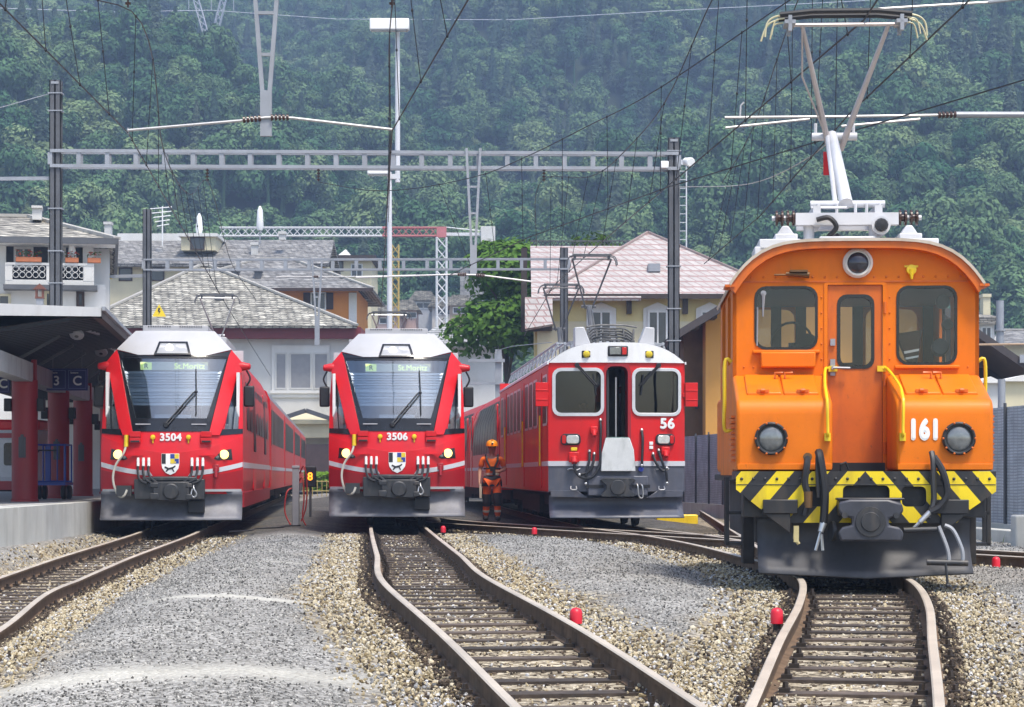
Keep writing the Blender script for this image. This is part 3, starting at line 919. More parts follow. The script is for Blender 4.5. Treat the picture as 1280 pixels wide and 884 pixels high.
    for e in (-1, 1): mb.ball(hd + Vector((e * .08, .01, -.005)), (.012, .022, .032), 0, 8, 6)
    mb.build('nose_and_ears', SKIN, t, smooth=180)
    mb = MB(); mb.box(-.024, .024, -.101, -.09, -.066 + hd.z, -.058 + hd.z); mb.build('mouth', mat('lips', (.25, .09, .07), .5), t)
    mb = MB(); mb.ball(hd + Vector((0, .022, .028)), (.083, .093, .082), 0, 12, 8); mb.build('hair', HAIR, t, smooth=180)
    el = lambda s, f: tuple(Vector(J['sh' + s][:3]).lerp(Vector(J['el' + s][:3]), f)) + (.068, .066)
    shn = ['pelvis', 'waist', 'chest', 'neckb', 'shl', 'shr']
    over = {'sll': el('l', .8), 'slr': el('r', .8)}
    if not hi_vis:
        for s in 'lr': over['sl' + s] = tuple(Vector(J['el' + s][:3]).lerp(Vector(J['wr' + s][:3]), .9)) + (.042, .042)
        over['exl'] = (*J['ell'][:3], .058, .058); over['exr'] = (*J['elr'][:3], .058, .058)
        bb = [('pelvis', 'waist'), ('waist', 'chest'), ('chest', 'neckb'), ('chest', 'shl'), ('chest', 'shr'), ('shl', 'exl'), ('exl', 'sll'), ('shr', 'exr'), ('exr', 'slr')]
    else:
        bb = [('pelvis', 'waist'), ('waist', 'chest'), ('chest', 'neckb'), ('chest', 'shl'), ('chest', 'shr'), ('shl', 'sll'), ('shr', 'slr')]
    grow('shirt', shn, .016, shirt, bb, over)
    tr = ['pelvis', 'hpl', 'hpr', 'knl', 'knr', 'anl', 'anr']
    grow('trousers', tr, .017, trousers, [('pelvis', 'hpl'), ('pelvis', 'hpr'), ('hpl', 'knl'), ('hpr', 'knr'), ('knl', 'anl'), ('knr', 'anr')])
    boot = mat('dark work boots', (.03, .026, .024), .7, var=.3)
    for s in 'lr':
        a, b = J['an' + s], J['to' + s]
        jj = {'a': (a[0], a[1], a[2] + .09, .072, .075), 'h': (a[0], a[1] + .03, .06, .066, .062), 't': (b[0], b[1] - .03, b[2] + .02, .07, .058)}
        skin_mesh('boot', jj, [('a', 'h'), ('h', 't')], boot, t)
    if hi_vis:
        dk = mat('dark work cloth', (.035, .032, .04), .8, var=.2)
        for s in 'lr':                                      # dark hips and knee pads of the work trousers
            k = Vector(J['kn' + s][:3]); a = Vector(J['an' + s][:3]); h = Vector(J['hp' + s][:3])
            p1 = k.lerp(h, .3); p2 = k.lerp(a, .38)
            mb = MB(); mb.tube([p1, k, p2], [.098, .09, .076], 14); mb.build('knee_patch', dk, t, smooth=80)
            p3 = a.lerp(k, .28); p4 = a.lerp(k, .40)
            mb = MB(); mb.tube([p3, p4], [.072, .075], 14); mb.build('reflective_band', mat('reflective tape', (.6, .6, .5), .4), t, smooth=80)
        mb = MB(); mb.tube2([(Vector((0, 0, .80)), .222), (Vector((0, 0, .90)), .215), (Vector((0, 0, .98)), .20), (Vector((0, 0, 1.04)), .175)], Vector((0, 0, 1)), 18, 0)
        mb.v = [(x, y * .70, z) for x, y, z in mb.v]
        mb.build('hip_panel', dk, t, smooth=80)
        mb = MB()
        for s in (-1, 1):                                   # chest harness
            mb.tube([(s * .12, -.10, 1.50), (s * .115, -.148, 1.40), (s * .05, -.158, 1.24), (-s * .02, -.155, 1.2)], .022, 6)
            mb.tube([(s * .12, -.10, 1.50), (s * .13, .06, 1.53), (s * .1, .135, 1.38), (0, .14, 1.2)], .022, 6)
        mb.tube([(-.165, -.04, 1.21), (-.1, -.135, 1.21), (.1, -.135, 1.21), (.165, -.04, 1.21), (.15, .1, 1.21), (-.15, .1, 1.21), (-.165, -.04, 1.21)], .022, 6)
        mb.box(-.05, .05, -.185, -.145, 1.15, 1.26)
        mb.build('harness', BLACK, t, smooth=50)
        mb = MB(); mb.tube2([(Vector((0, 0, 1.06)), .172), (Vector((0, 0, 1.11)), .172)], Vector((0, 0, 1)), 18, 0)
        mb.v = [(x, y * .82, z) for x, y, z in mb.v]
        mb.build('reflective_band', mat('reflective tape', (.6, .6, .5), .4), t, smooth=80)
    if helmet:
        mb = MB(); c = hd + Vector((0, 0, .045))
        prof = [(.128, -.02), (.130, .0), (.126, .04), (.108, .085), (.07, .118), (.02, .13), (0, .131)]
        mb.tube2([(c + Vector((0, 0, h)), q) for q, h in prof], Vector((0, 0, 1)), 20, 0)
        mb.v = [(x, (y - c.y) * 1.15 + c.y, z) for x, y, z in mb.v]
        mb.box(-.022, .022, c.y - .12, c.y + .12, c.z + .075, c.z + .14)
        mb.prism([(c.x + .135 * cos(radians(a)), c.y - .07 - .12 * sin(radians(a))) for a in range(0, 181, 20)], lambda u, v, d: (u, v, d), c.z - .022, c.z - .01)
        hm_ = mb.build('helmet', helmet, t, smooth=40)
        mb = MB(); mb.cyl(c + Vector((0, -.135, .035)), c + Vector((0, -.175, .04)), .024, .022, 12); mb.build('head_torch', BLACK, hm_, smooth=40)
    return t

# ------------------------------------------------------------------ train helpers
def yaw_of(k): return -atan(k)               # local +y runs back along (k, 1)
def bogie(t, yc, w=1.0, name='bogie', wb=1.8):
    """running gear: frame with springs, its wheels as sub-parts"""
    mb = MB()
    for s in (-1, 1):
        mb.box(s * .78 - .07, s * .78 + .07, yc - wb / 2 - .45, yc + wb / 2 + .45, .38, .58)
        for e in (-1, 1):
            mb.box(s * .86 - .07, s * .86 + .07, yc + e * wb / 2 - .16, yc + e * wb / 2 + .16, .26, .5)
            mb.cyl((s * .84, yc + e * .35, .28), (s * .84, yc + e * .35, .66), .1, n=10)
        mb.box(s * .92 - .03, s * .92 + .03, yc - .5, yc + .5, .5, .68)
    mb.box(-.78, .78, yc - .2, yc + .2, .36, .62)
    b = mb.build(name, BOGIE, t, bevel=.012, seg=1)
    for e in (-1, 1):
        for s in (-1, 1):
            m = MB(); m.lathe([(.0, -.06), (.38, -.06), (.42, -.055), (.42, .0), (.385, .0), (.37, .06), (.30, .06), (.28, .03), (.12, .03), (.12, .09), (0, .09)], (s * .535, yc + e * wb / 2, .39), (s, 0, 0), 22)
            m.build('wheel', BOGIE, b, smooth=40)
    return b

def pantograph(t, yc, zb, zt, head_w=1.0, arm=STEEL, name='pantograph'):
    """single arm current collector reaching from the roof to the wire"""
    p = MB(); kz = zb + (zt - zb) * .45; ky = yc + .9
    p.box(-.5, .5, yc - .05, yc + .02, zb, zb + .07); p.box(-.5, .5, yc + .75, yc + .82, zb, zb + .07)
    for s in (-1, 1):
        p.box(s * .46 - .04, s * .46 + .04, yc - .05, yc + .8, zb, zb + .07)
        p.cyl((s * .42, yc, zb - .22), (s * .42, yc, zb), .06, n=8)
    o = p.build(name, GALV, t)
    a = MB(); a.tube([(0, yc, zb + .1), (0, ky, kz)], [.055, .05], 8); a.tube([(.09, yc + .1, zb + .1), (.05, ky - .05, kz)], .018, 6)
    a.tube([(-.16, ky, kz), (.16, ky, kz)], .035, 8)
    a.build('lower_arm', arm, o, smooth=40)
    a = MB()
    for s in (-1, 1): a.tube([(s * .07, ky, kz - .05), (s * head_w * .40, yc + .2, zt - .1)], .022, 6)
    a.tube([(-head_w * .4, yc + .2, zt - .1), (head_w * .4, yc + .2, zt - .1)], .018, 6)
    a.build('upper_arm', arm, o, smooth=40)
    h = MB(); hw = head_w / 2
    for e in (-.12, .12):
        h.box(-hw * .78, hw * .78, yc + .2 + e - .025, yc + .2 + e + .025, zt - .04, zt)
        for s in (-1, 1):
            h.tube([(s * hw * .76, yc + .2 + e, zt - .03), (s * hw * .92, yc + .2 + e, zt - .06), (s * hw, yc + .2 + e, zt - .14), (s * hw * 1.03, yc + .2 + e, zt - .24)], .014, 6)
    for s in (-1, 1): h.box(s * hw * .7 - .02, s * hw * .7 + .02, yc + .08, yc + .32, zt - .12, zt - .04)
    h.build('collector_head', MASTGREY, o, smooth=40)
    return o

def hose(mb, pts, r=.022, m=0, n=7):
    """smooth hanging hose through the given points"""
    q = [Vector(p) for p in pts]; out = []
    for i in range(len(q) - 1):
        p0, p1, p2, p3 = q[max(i - 1, 0)], q[i], q[i + 1], q[min(i + 2, len(q) - 1)]
        for k in range(5):
            s = k / 5
            out.append(.5 * ((2 * p1) + (p2 - p0) * s + (2 * p0 - 5 * p1 + 4 * p2 - p3) * s * s + (3 * p1 - p0 - 3 * p2 + p3) * s ** 3))
    out.append(q[-1])
    mb.tube(out, r, n, m)

def lerp_tab(tab, z):
    for (a, fa), (b, fb) in zip(tab, tab[1:]):
        if z <= b: return fa + (fb - fa) * max(0, (z - a)) / (b - a)
    return tab[-1][1]

def plough(t, w, z0, z1, y0, m=PLOW, dip=0.0, vee=.25):
    mb = MB(); n = 9; vs, fs = [], []
    xs = [i / 10 for i in range(-10, 11)]
    for k in range(n):
        f = k / (n - 1); z = z1 + (z0 - z1) * f
        c = .16 * (1 - (2 * f - .7) ** 2 * .6)               # hollow, lower lip thrown forward
        for x in xs:
            zz = z - dip * (1 - abs(x)) * f
            vs.append((x * w, y0 + c + vee * abs(x) ** 1.3 - .22 * max(0, f - .35) ** 1.2, zz))
    N = len(xs)
    for k in range(n - 1):
        for i in range(N - 1):
            fs.append((k * N + i, k * N + i + 1, (k + 1) * N + i + 1, (k + 1) * N + i))
    mb.add(vs, fs)
    o = mb.build('snow_plough', m, t, smooth=30)
    s = o.modifiers.new('thick', 'SOLIDIFY'); s.thickness = .018; s.offset = 1
    return o

# ------------------------------------------------------------------ the two modern red railcars
ALB = [(.1, .12), (.7, .05), (1.15, .0), (1.5, .01), (1.85, .09), (2.1, .17), (3.3, .70), (3.45, .80), (3.81, 1.22), (3.95, 1.5)]
def al_y(x, z): return lerp_tab(ALB, z) + .46 * (abs(x) / 1.325) ** 2.7
def al_fn(u, v, d): return (u, al_y(u, v) + d, v)
AL_HALF = [(1.29, .70), (1.325, .95), (1.325, 1.8), (1.31, 2.6), (1.27, 3.08), (1.09, 3.45), (.75, 3.81)]
INT = mat('light cab interior', (.52, .54, .56), .7, var=.1)
INTDK = mat('dark cab interior', (.03, .032, .036), .7, var=.2)
LCD = glow('amber destination dots', (.62, .74, .30), .55)
LCDBACK = glow('display backing', (.38, .43, .40), .2)

def allegra(label, number, loc, k, length, driver=True):
    t = thing('railcar', label, 'train', loc, yaw_of(k))
    out = [(x, z) for x, z in AL_HALF] + [(-x, z) for x, z in reversed(AL_HALF)]
    ws = [(-.70, 1.90), (.70, 1.90), (1.05, 3.30), (-1.05, 3.30)]
    sidew = [(.985, 1.92), (1.24, 1.92), (1.255, 2.5), (1.235, 3.02), (1.19, 3.04)]
    mb = MB()
    panel(mb, [out, ws, sidew, [(-x, z) for x, z in reversed(sidew)]], al_fn, 0, .05, 0, grid=.16)
    # hull behind the nose: lofted from the nose's rim to the rear end
    ring = [(1.29, .70)] + AL_HALF[1:]
    prof = []
    dense = []
    for (x0, z0), (x1, z1) in zip(ring, ring[1:]):
        for s in np.linspace(0, 1, 6)[:-1]: dense.append((x0 + (x1 - x0) * s, z0 + (z1 - z0) * s))
    dense.append(ring[-1]); half = dense
    full = half + [(x, 3.81) for x in (.5, .25, 0, -.25, -.5)] + [(-x, z) for x, z in reversed(half)]
    vs = []; n = len(full)
    for x, z in full: vs.append((x, al_y(x, z), z))
    for yy in (2.4, length):
        for x, z in full:
            zz = z if z < 3.4 else 3.4 + (z - 3.4) * .72
            vs.append((x, yy, zz))
    fs = [(r_ * n + i, r_ * n + i + 1, (r_ + 1) * n + i + 1, (r_ + 1) * n + i) for r_ in (0, 1) for i in range(n - 1)]
    fs.append(tuple(2 * n + i for i in range(n)))
    mb.add(vs, fs, 0)
    for i, f in enumerate(mb.f):
        pass
    # the roof of the hull is grey-white
    for i, f in enumerate(mb.f):
        zs = [mb.v[j][2] for j in f]
        if min(zs) > 3.42 and min(mb.v[j][1] for j in f) > .5 and len(f) == 4: mb.m[i] = 1
    mb.box(-1.28, 1.28, .75, length, .66, .72, 0)
    body = mb.build('body', [RED, WHITE], t, smooth=28)
    # white roof cap with its dark V edge and headlight
    cap = [(-1.09, 3.455), (-.66, 3.335), (.66, 3.335), (1.09, 3.455), (.75, 3.82), (-.75, 3.82)]
    mb = MB(); panel(mb, [cap], al_fn, -.035, .02, 0, grid=.14); mb.build('roof_cap', WHITE, t, smooth=30)
    mb = MB(); panel(mb, [[(-1.075, 3.43), (-1.05, 3.31), (1.05, 3.31), (1.075, 3.43), (.66, 3.33), (-.66, 3.33)]], al_fn, -.022, .02, 0, grid=.2); mb.build('cap_edge', BLKGLOSS, t, smooth=30)
    mb = MB(); mb.box(-.62, .62, 1.35, 3.2, 3.78, 3.93); mb.box(-.95, .95, 1.9, 6, 3.60, 3.74)
    for s in (-1, 1):
        for k2 in range(10): mb.box(s * .3 - .22 + k2 * .045, s * .3 - .195 + k2 * .045, 1.335, 1.352, 3.895, 3.92, 1)
    mb.build('roof_unit', [WHITE, BLACK], t, bevel=.03)
    mb = MB(); panel(mb, [[(-.36, 3.34), (.34, 3.34), (.26, 3.60), (-.28, 3.60)], [(-.31, 3.365), (.29, 3.365), (.225, 3.575), (-.245, 3.575)]], al_fn, -.06, .0, 0, grid=.2)
    panel(mb, [[(-.31, 3.365), (.29, 3.365), (.225, 3.575), (-.245, 3.575)]], al_fn, -.04, .0, 1, grid=.2)
    hl = mb.build('headlight', [BLKGLOSS, mat('headlight well', (.30, .31, .33), .3)], t, smooth=30)
    mb = MB(); yb = al_y(-.08, 3.47); mb.lathe([(.0, -.08), (.062, -.08), (.072, -.06), (.072, .0)], (-.075, yb, 3.475), (0, 1, .3), 14); mb.build('lamp', LAMPWHITE, hl, smooth=40)
    # windscreen: black surround, pane, destination display, rolled sun blind
    mb = MB(); panel(mb, [[(-.73, 1.87), (.73, 1.87), (1.06, 3.315), (-1.06, 3.315)], [(-.66, 2.12), (.66, 2.12), (1.0, 3.27), (-1.0, 3.27)]], al_fn, -.012, .03, 0, grid=.2)
    fr = mb.build('windscreen_frame', BLKGLOSS, t, smooth=30)
    mb = MB(); panel(mb, [[(-.67, 2.11), (.67, 2.11), (1.01, 3.28), (-1.01, 3.28)]], al_fn, -.004, .004, 0, grid=.2); mb.build('windscreen', glass('windscreen glass', (.84, .89, .93), .9, .07), t, smooth=30)
    mb = MB()
    for s in (-1, 1): mb.box(s * .52 - .14, s * .52 + .14, al_y(.5, 1.97) - .03, al_y(.5, 1.97) - .015, 2.0, 2.015, 0)
    mb.build('air_slot', SILVER, t)
    mb = MB()
    yd = lambda z: al_y(0, z) + .10
    zz = [3.02, 2.97, 2.91, 2.87, 2.81, 2.77, 2.7, 2.62, 2.55, 2.5, 2.42, 2.36]
    for i, (a, b) in enumerate(zip(zz, zz[1:])):
        hw = .64 + (a - 2.1) * .30
        vs = [(-hw, yd(a) + .05, a), (hw, yd(a) + .05, a), (hw - .02, yd(b) + .03, b + .006), (-hw + .02, yd(b) + .03, b + .006)]
        mb.add(vs, [(0, 1, 2, 3)], i % 2)
    mb.build('sun_blind', [mat('pale blind cloth', (.62, .68, .74), .8, var=.06), mat('grey blind cloth', (.40, .47, .54), .8, var=.06)], t)
    mb = MB(); mb.box(-.62, .66, yd(3.12) - .03, yd(3.12) + .02, 3.04, 3.2); db = mb.build('destination_display', LCDBACK, t)
    tilt = (radians(90), 0, 0)
    mb = MB(); mb.box(-.61, -.40, yd(3.12) - .036, yd(3.12) - .031, 3.05, 3.19); mb.build('display_panel', glow('lit route field', (.50, .66, .22), .5), db)
    text('R', .13, (-.505, yd(3.12) - .042, 3.115), tilt, mat('dark display letter', (.1, .16, .08), .6), db, 'display_lettering', .02)
    text('St.Moritz', .15, (.31, yd(3.12) - .036, 3.115), tilt, LCD, db, 'display_lettering', .015)
    # cab inside: desk, bulkhead, driver seat
    mb = MB(); mb.box(-1.1, 1.1, .62, 1.05, .8, 2.02); mb.box(-.9, .9, .45, .75, 1.7, 2.06); mb.box(-.35, .35, .55, .6, 2.06, 2.2); mb.build('driver_desk', mat('grey driver desk', (.50, .53, .56), .6, var=.1), t, bevel=.03)
    mb = MB(); mb.box(-1.26, 1.26, 2.35, 2.4, .8, 3.5); mb.build('bulkhead', INT, t)
    mb = MB(); mb.box(-.02, .46, 1.85, 1.97, 1.5, 2.65); mb.box(-.02, .46, 1.5, 1.95, 1.3, 1.45); mb.build('driver_seat', INTDK, t, bevel=.04)
    # corner windows
    for s in (-1, 1):
        lp = [(s * x, z) for x, z in sidew]; lp = lp if s > 0 else lp[::-1]
        mb = MB(); panel(mb, [lp], al_fn, -.002, .01, 0, grid=.2); wn = mb.build('corner_window', PANE, t, smooth=30)
        mb = MB(); mb.prism([(s * 1.12, 1.92), (s * 1.145, 1.92), (s * 1.225, 3.03), (s * 1.20, 3.03)], al_fn, -.015, .03)
        mb.build('window_bar', BLKGLOSS, wn)
        mb = MB(); yy_ = al_y(1.1, 2.2); mb.box(min(s * 1.05, s * 1.24), max(s * 1.05, s * 1.24), yy_ + .12, yy_ + .5, 1.9, 2.35); mb.box(min(s * 1.2, s * 1.255), max(s * 1.2, s * 1.255), yy_ + .1, yy_ + .6, 1.9, 3.0); mb.build('cab_side_lining', mat('white cab lining', (.75, .75, .74), .7, var=.05), t)
        mb = MB(); panel(mb, [[(s * .90, 1.80), (s * 1.322, 1.84), (s * 1.322, 1.93), (s * .93, 1.915)]], al_fn, -.01, .03, 0, grid=.15); mb.build('window_sill', BLKGLOSS, wn, smooth=30)
        # raised red pillar beside the windscreen and the marker lamp arm on top
        pl = [(.70, 1.80), (.905, 1.80), (1.0, 2.05), (1.20, 2.92), (1.285, 3.02), (1.28, 3.22), (1.09, 3.445), (1.04, 3.33)]
        pl = [(s * x, z) for x, z in pl]
        mb = MB(); panel(mb, [pl], al_fn, -.045, .0, 0, grid=.14); mb.build('red_pillar', RED, t, smooth=35, bevel=.02)
        mb = MB(); y0 = al_y(1.28, 3.12)
        mb.lathe([(.09, 0), (.085, .10), (.065, .17), (.062, .21), (.04, .23), (0, .235)], (s * 1.22, y0 + .02, 3.135), (s, -.12, -.02), 14)
        mb.build('marker_lamp', RED, t, smooth=40)
        mb = MB(); hose(mb, [(s * 1.37, y0, 3.06), (s * 1.44, y0, 2.9), (s * 1.37, y0 + .02, 2.74), (s * 1.42, y0 + .02, 2.7)], .018); ar = mb.build('mirror_arm', BLACK, t, smooth=60)
        mb = MB(); mb.box(s * 1.42 - .10, s * 1.42 + .10, y0 - .06, y0 + .07, 2.36, 2.76); mb.build('mirror', BLACK, ar, bevel=.03)
        # headlights
        lp = [(s * .84, 1.41), (s * .80, 1.36), (s * .86, 1.335), (s * 1.14, 1.345), (s * 1.12, 1.545), (s * .96, 1.52)]
        mb = MB(); panel(mb, [lp], al_fn, -.04, .02, 0, grid=.2); hb = mb.build('headlight', BLKGLOSS, t, smooth=30)
        mb = MB(); xx = s * .985; mb.lathe([(0, -.045), (.075, -.04), (.088, -.015), (.088, .03)], (xx, al_y(xx, 1.44) - .035, 1.44), (0, 1, 0), 16); mb.build('lamp', LAMPON, hb, smooth=40)
        mb = MB(); xx = s * .865; mb.lathe([(0, -.03), (.03, -.025), (.035, .02)], (xx, al_y(xx, 1.385) - .03, 1.39), (0, 1, 0), 10); mb.build('marker_light', LENS, hb, smooth=40)
    # lower red front with its curved upper edge
    top = [(1.325 * i / 12, 1.47 + .33 * (abs(i) / 12) ** 1.7) for i in range(12, -13, -1)]
    lw = [(-1.325, 1.78)] and top + [(-1.325, .76), (1.325, .76)]
    mb = MB(); panel(mb, [lw], al_fn, -.03, .0, 0, grid=.16); mb.build('lower_front', RED, t, smooth=35, bevel=.012)
    for s in (-1, 1):
        st = [(s * (.33 + (1.322 - .33) * i / 8), 1.04 + .17 * (i / 8) ** 1.6) for i in range(9)] + [(s * (1.322 - (1.322 - .39) * i / 8), 1.135 + .165 * (1 - i / 8) ** 1.6) for i in range(9)]
        mb = MB(); panel(mb, [st], al_fn, -.036, -.01, 0, grid=.15); mb.build('white_stripe', SILVER, t, smooth=35)
        lo = [(s * .30, .775)] + [(s * (.30 + (1.322 - .30) * i / 8), 1.005 + .15 * (i / 8) ** 1.6) for i in range(9)] + [(s * 1.322, .775)]
        mb = MB(); panel(mb, [lo], al_fn, -.033, -.01, 0, grid=.15); mb.build('painted_shade_band', mat('red with painted shade', (.34, .010, .016), .35, var=.08, coat=.3), t, smooth=35)  # deeper red puts the shadow below the stripe into the colour
        mb = MB(); panel(mb, [[(s * .60, .745), (s * 1.30, .745), (s * 1.30, .79), (s * .60, .79)]], al_fn, -.06, .0, 0, grid=.2); mb.build('white_edge', WHITE, t)
    text(number, .19, (0, al_y(0, 1.75) - .03, 1.755), FRONT, LETTER, t, 'number', .045)
    # brackets and yellow taps either side of the number
    for s in (-1, 1):
        y0 = al_y(.5, 1.72)
        mb = MB(); mb.box(s * .66 - .10, s * .66 + .10, y0 - .07, y0 + .03, 1.66, 1.75); mb.box(s * .66 - .10, s * .66 + .10, y0 - .05, y0 + .03, 1.77, 1.87, 0)
        mb.box(s * .66 - .085, s * .66 + .085, y0 - .075, y0 - .068, 1.665, 1.70, 1); mb.build('socket_bracket', [RED, BLACK], t, bevel=.008)
        y1 = al_y(.33, 1.75)
        mb = MB(); mb.lathe([(.0, -.07), (.04, -.06), (.05, -.02), (.035, .03)], (s * .33, y1, 1.76), (0, 1, 0), 10); mb.cyl((s * .33, y1 - .03, 1.76), (s * .33, y1 - .03, 1.65), .022, .012, 8); mb.build('yellow_tap', YELLOW, t, smooth=40)
        mb = MB(); mb.box(s * .68 - .19, s * .68 + .19, al_y(.68, 1.42) - .075, al_y(.68, 1.42) - .028, 1.415, 1.428); mb.build('grab_rail', RED, t)
    # coat of arms
    y0 = al_y(0, 1.3) - .034
    sh = [(-.165, 1.455), (-.165, 1.26), (-.15, 1.18), (-.09, 1.10), (0, 1.055), (.09, 1.10), (.15, 1.18), (.165, 1.26), (.165, 1.455)]
    grow_ = [(x * 1.08, 1.27 + (z - 1.27) * 1.07) for x, z in sh]
    fn = lambda u, v, d: (u, al_y(u, v) - .034 + d, v)
    BK = mat('black enamel', (.015, .015, .018), .4); BL = mat('blue enamel', (.02, .05, .28), .4)
    mb = MB(); panel(mb, [sh], fn, -.008, .004, 0); cr = mb.build('coat_of_arms', LETTER, t)
    mb = MB()
    def q(x0, x1, z0, z1, m, d=-.012): mb.prism([(x0, z0), (x1, z0), (x1, z1), (x0, z1)], fn, d, -.009, m)
    q(-.16, -.085, 1.265, 1.45, 0)
    for i in range(2):
        for j in range(2):
            q(.0 + i * .08, .078 + i * .08, 1.27 + j * .092, 1.355 + j * .092, 2 if (i + j) % 2 else 1)
    q(.055, .075, 1.40, 1.447, 2, -.014); q(.085, .105, 1.275, 1.31, 1, -.014)
    mb.prism([(-.10, 1.22), (-.03, 1.19), (.04, 1.205), (.09, 1.235), (.10, 1.215), (.05, 1.175), (.075, 1.12), (.055, 1.115), (.03, 1.165), (-.03, 1.155), (-.07, 1.115), (-.09, 1.125), (-.055, 1.17), (-.11, 1.19)], fn, -.012, -.009, 0)
    mb.build('arms_charges', [BK, mat('yellow enamel', (.7, .52, .03), .4), BL], cr)
    # coupler and gear between the headlights
    mb = MB(); mb.box(-.66, .64, -.16, .25, .60, .98); mb.box(-.30, .36, -.30, -.12, .58, .93); mb.box(-.36, -.2, -.31, -.28, .60, .72); mb.box(-.36, -.2, -.31, -.28, .82, .91); mb.box(.3, .42, -.31, -.28, .6, .7); mb.box(.3, .42, -.31, -.28, .82, .9)
    mb.box(-.5, .5, -.2, -.12, .95, 1.02); mb.cyl((.03, -.30, .75), (.03, -.34, .75), .16, .14, 16); mb.build('coupler', DKGREY, t, bevel=.02)
    mb = MB(); mb.box(-.33, .4, -.17, -.02, .985, 1.03); mb.build('coupler_cover', BLACK, t, bevel=.01)
    mb = MB(); mb.box(.33, .63, -.05, .2, .35, .58); mb.build('step', BLACK, t, bevel=.01)
    mb = MB(); hose(mb, [(.44, -.22, .86), (.45, -.27, .8), (.5, -.27, .7), (.45, -.27, .64), (.40, -.27, .7), (.42, -.24, .8)], .016); mb.build('chain_link', STEEL, t, smooth=60)
    for s in (-1, 1):
        for i in range(3):
            xx = s * (.40 + i * .10); y0 = al_y(xx, 1.33)
            mb = MB(); mb.cyl((xx, y0 - .05, 1.31), (xx, y0 - .05, 1.38), .03, .022, 10, 1); mb.cyl((xx, y0 - .05, 1.31), (xx, y0 - .06, 1.22), .026, .028, 10, 1)
            hose(mb, [(xx, y0 - .06, 1.24), (xx - s * .0, y0 - .1, 1.12), (xx - s * .05, -.18, 1.0 - .02 * i), (xx - s * .18, -.22, .9)], .024)
            mb.build('brake_hose', [BLACK, LETTER], t, smooth=50)
    y0 = al_y(.84, 1.2)
    mb = MB(); mb.box(.78, .90, y0 - .07, y0, 1.12, 1.25); mb.cyl((.84, y0 - .06, 1.2), (.84, y0 - .1, 1.0), .035, .03, 10); mb.build('socket', REDDARK, t, bevel=.01)
    mb = MB(); y0 = al_y(-.83, 1.75); mb.cyl((-.83, y0 - .04, 1.8), (-.83, y0 - .07, 1.58), .04, .045, 10, 1)
    hose(mb, [(-.83, y0 - .07, 1.62), (-.88, y0 - .12, 1.45), (-1.03, y0 - .1, 1.22), (-1.07, y0 - .1, .95), (-.98, y0 - .1, .68), (-.86, -.05, .66), (-.80, -.05, .78)], .022)
    mb.box(-1.0, -.72, -.04, .2, .66, .86, 2); mb.build('jumper_cable', [mat('pale cable', (.5, .48, .42), .5), YELLOW, DKGREY], t, smooth=50)
    # wiper
    mb = MB(); y0 = al_y(0, 1.98)
    mb.cyl((-.09, y0 - .02, 1.99), (-.09, y0 - .07, 1.99), .06, .04, 10)
    for e in (-.03, .03): mb.tube([(-.09 + e, y0 - .06, 1.99), (.44 + e, al_y(.44, 2.62) - .05, 2.62)], .013, 5)
    mb.tube([(.44, al_y(.42, 3.05) - .03, 3.06), (.46, al_y(.44, 2.62) - .05, 2.62), (.465, al_y(.44, 2.18) - .03, 2.18)], .013, 5); mb.ball((.45, al_y(.44, 2.62) - .05, 2.62), .035, 0, 8, 6)
    mb.build('wiper', BLACK, t, smooth=50)
    # sides: window band, doors, stripe
    GB = mat('dark side glass', (.012, .014, .017), .3, var=.1, spec=.08)
    for s in (-1, 1):
        sx = lambda z: 1.325 - .015 * sst(1.8, 3.1, z) * (1 if z < 2.6 else 3)
        fs_ = lambda u, v, d, s=s: (s * (sx(v) - d + .0), u, v)
        y = 2.6
        mb = MB(); mb.prism([(.75, 1.19), (length, 1.19), (length, 1.30), (.75, 1.30)], fs_, -.006, .02); mb.build('side_stripe', SILVER, t)
        mb = MB(); mb.box(s * 1.30 - .03, s * 1.30 + .03, .9, length, .44, .72); mb.build('side_skirt', REDDARK, t)
        i = 0
        while y < length - 1.5:
            if i % 4 == 2:
                for q2 in (0, .72):
                    d = MB(); d.prism(rrect(y + q2, y + q2 + .70, .72, 3.0, .06), fs_, -.012, .02); dr = d.build('door', RED, t)
                    d = MB(); d.prism(rrect(y + q2 + .12, y + q2 + .58, 1.55, 2.85, .08), fs_, -.018, .0); d.build('door_window', GB, dr)
                y += 1.75
            else:
                d = MB(); d.prism(rrect(y, y + 1.55, 1.95, 2.9, .1), fs_, -.008, .02); d.build('window', GB, t)
                y += 1.8
            i += 1
    bogie(t, 2.6); bogie(t, length - 2.6)
    plough(t, 1.32, .22, .74, -.02)
    mb = MB(); mb.box(-1.1, 1.1, .7, length - .3, .32, .66); mb.box(-1.0, 1.0, 5, length - 5, .2, .5); mb.build('underframe', BOGIE, t)
    return t

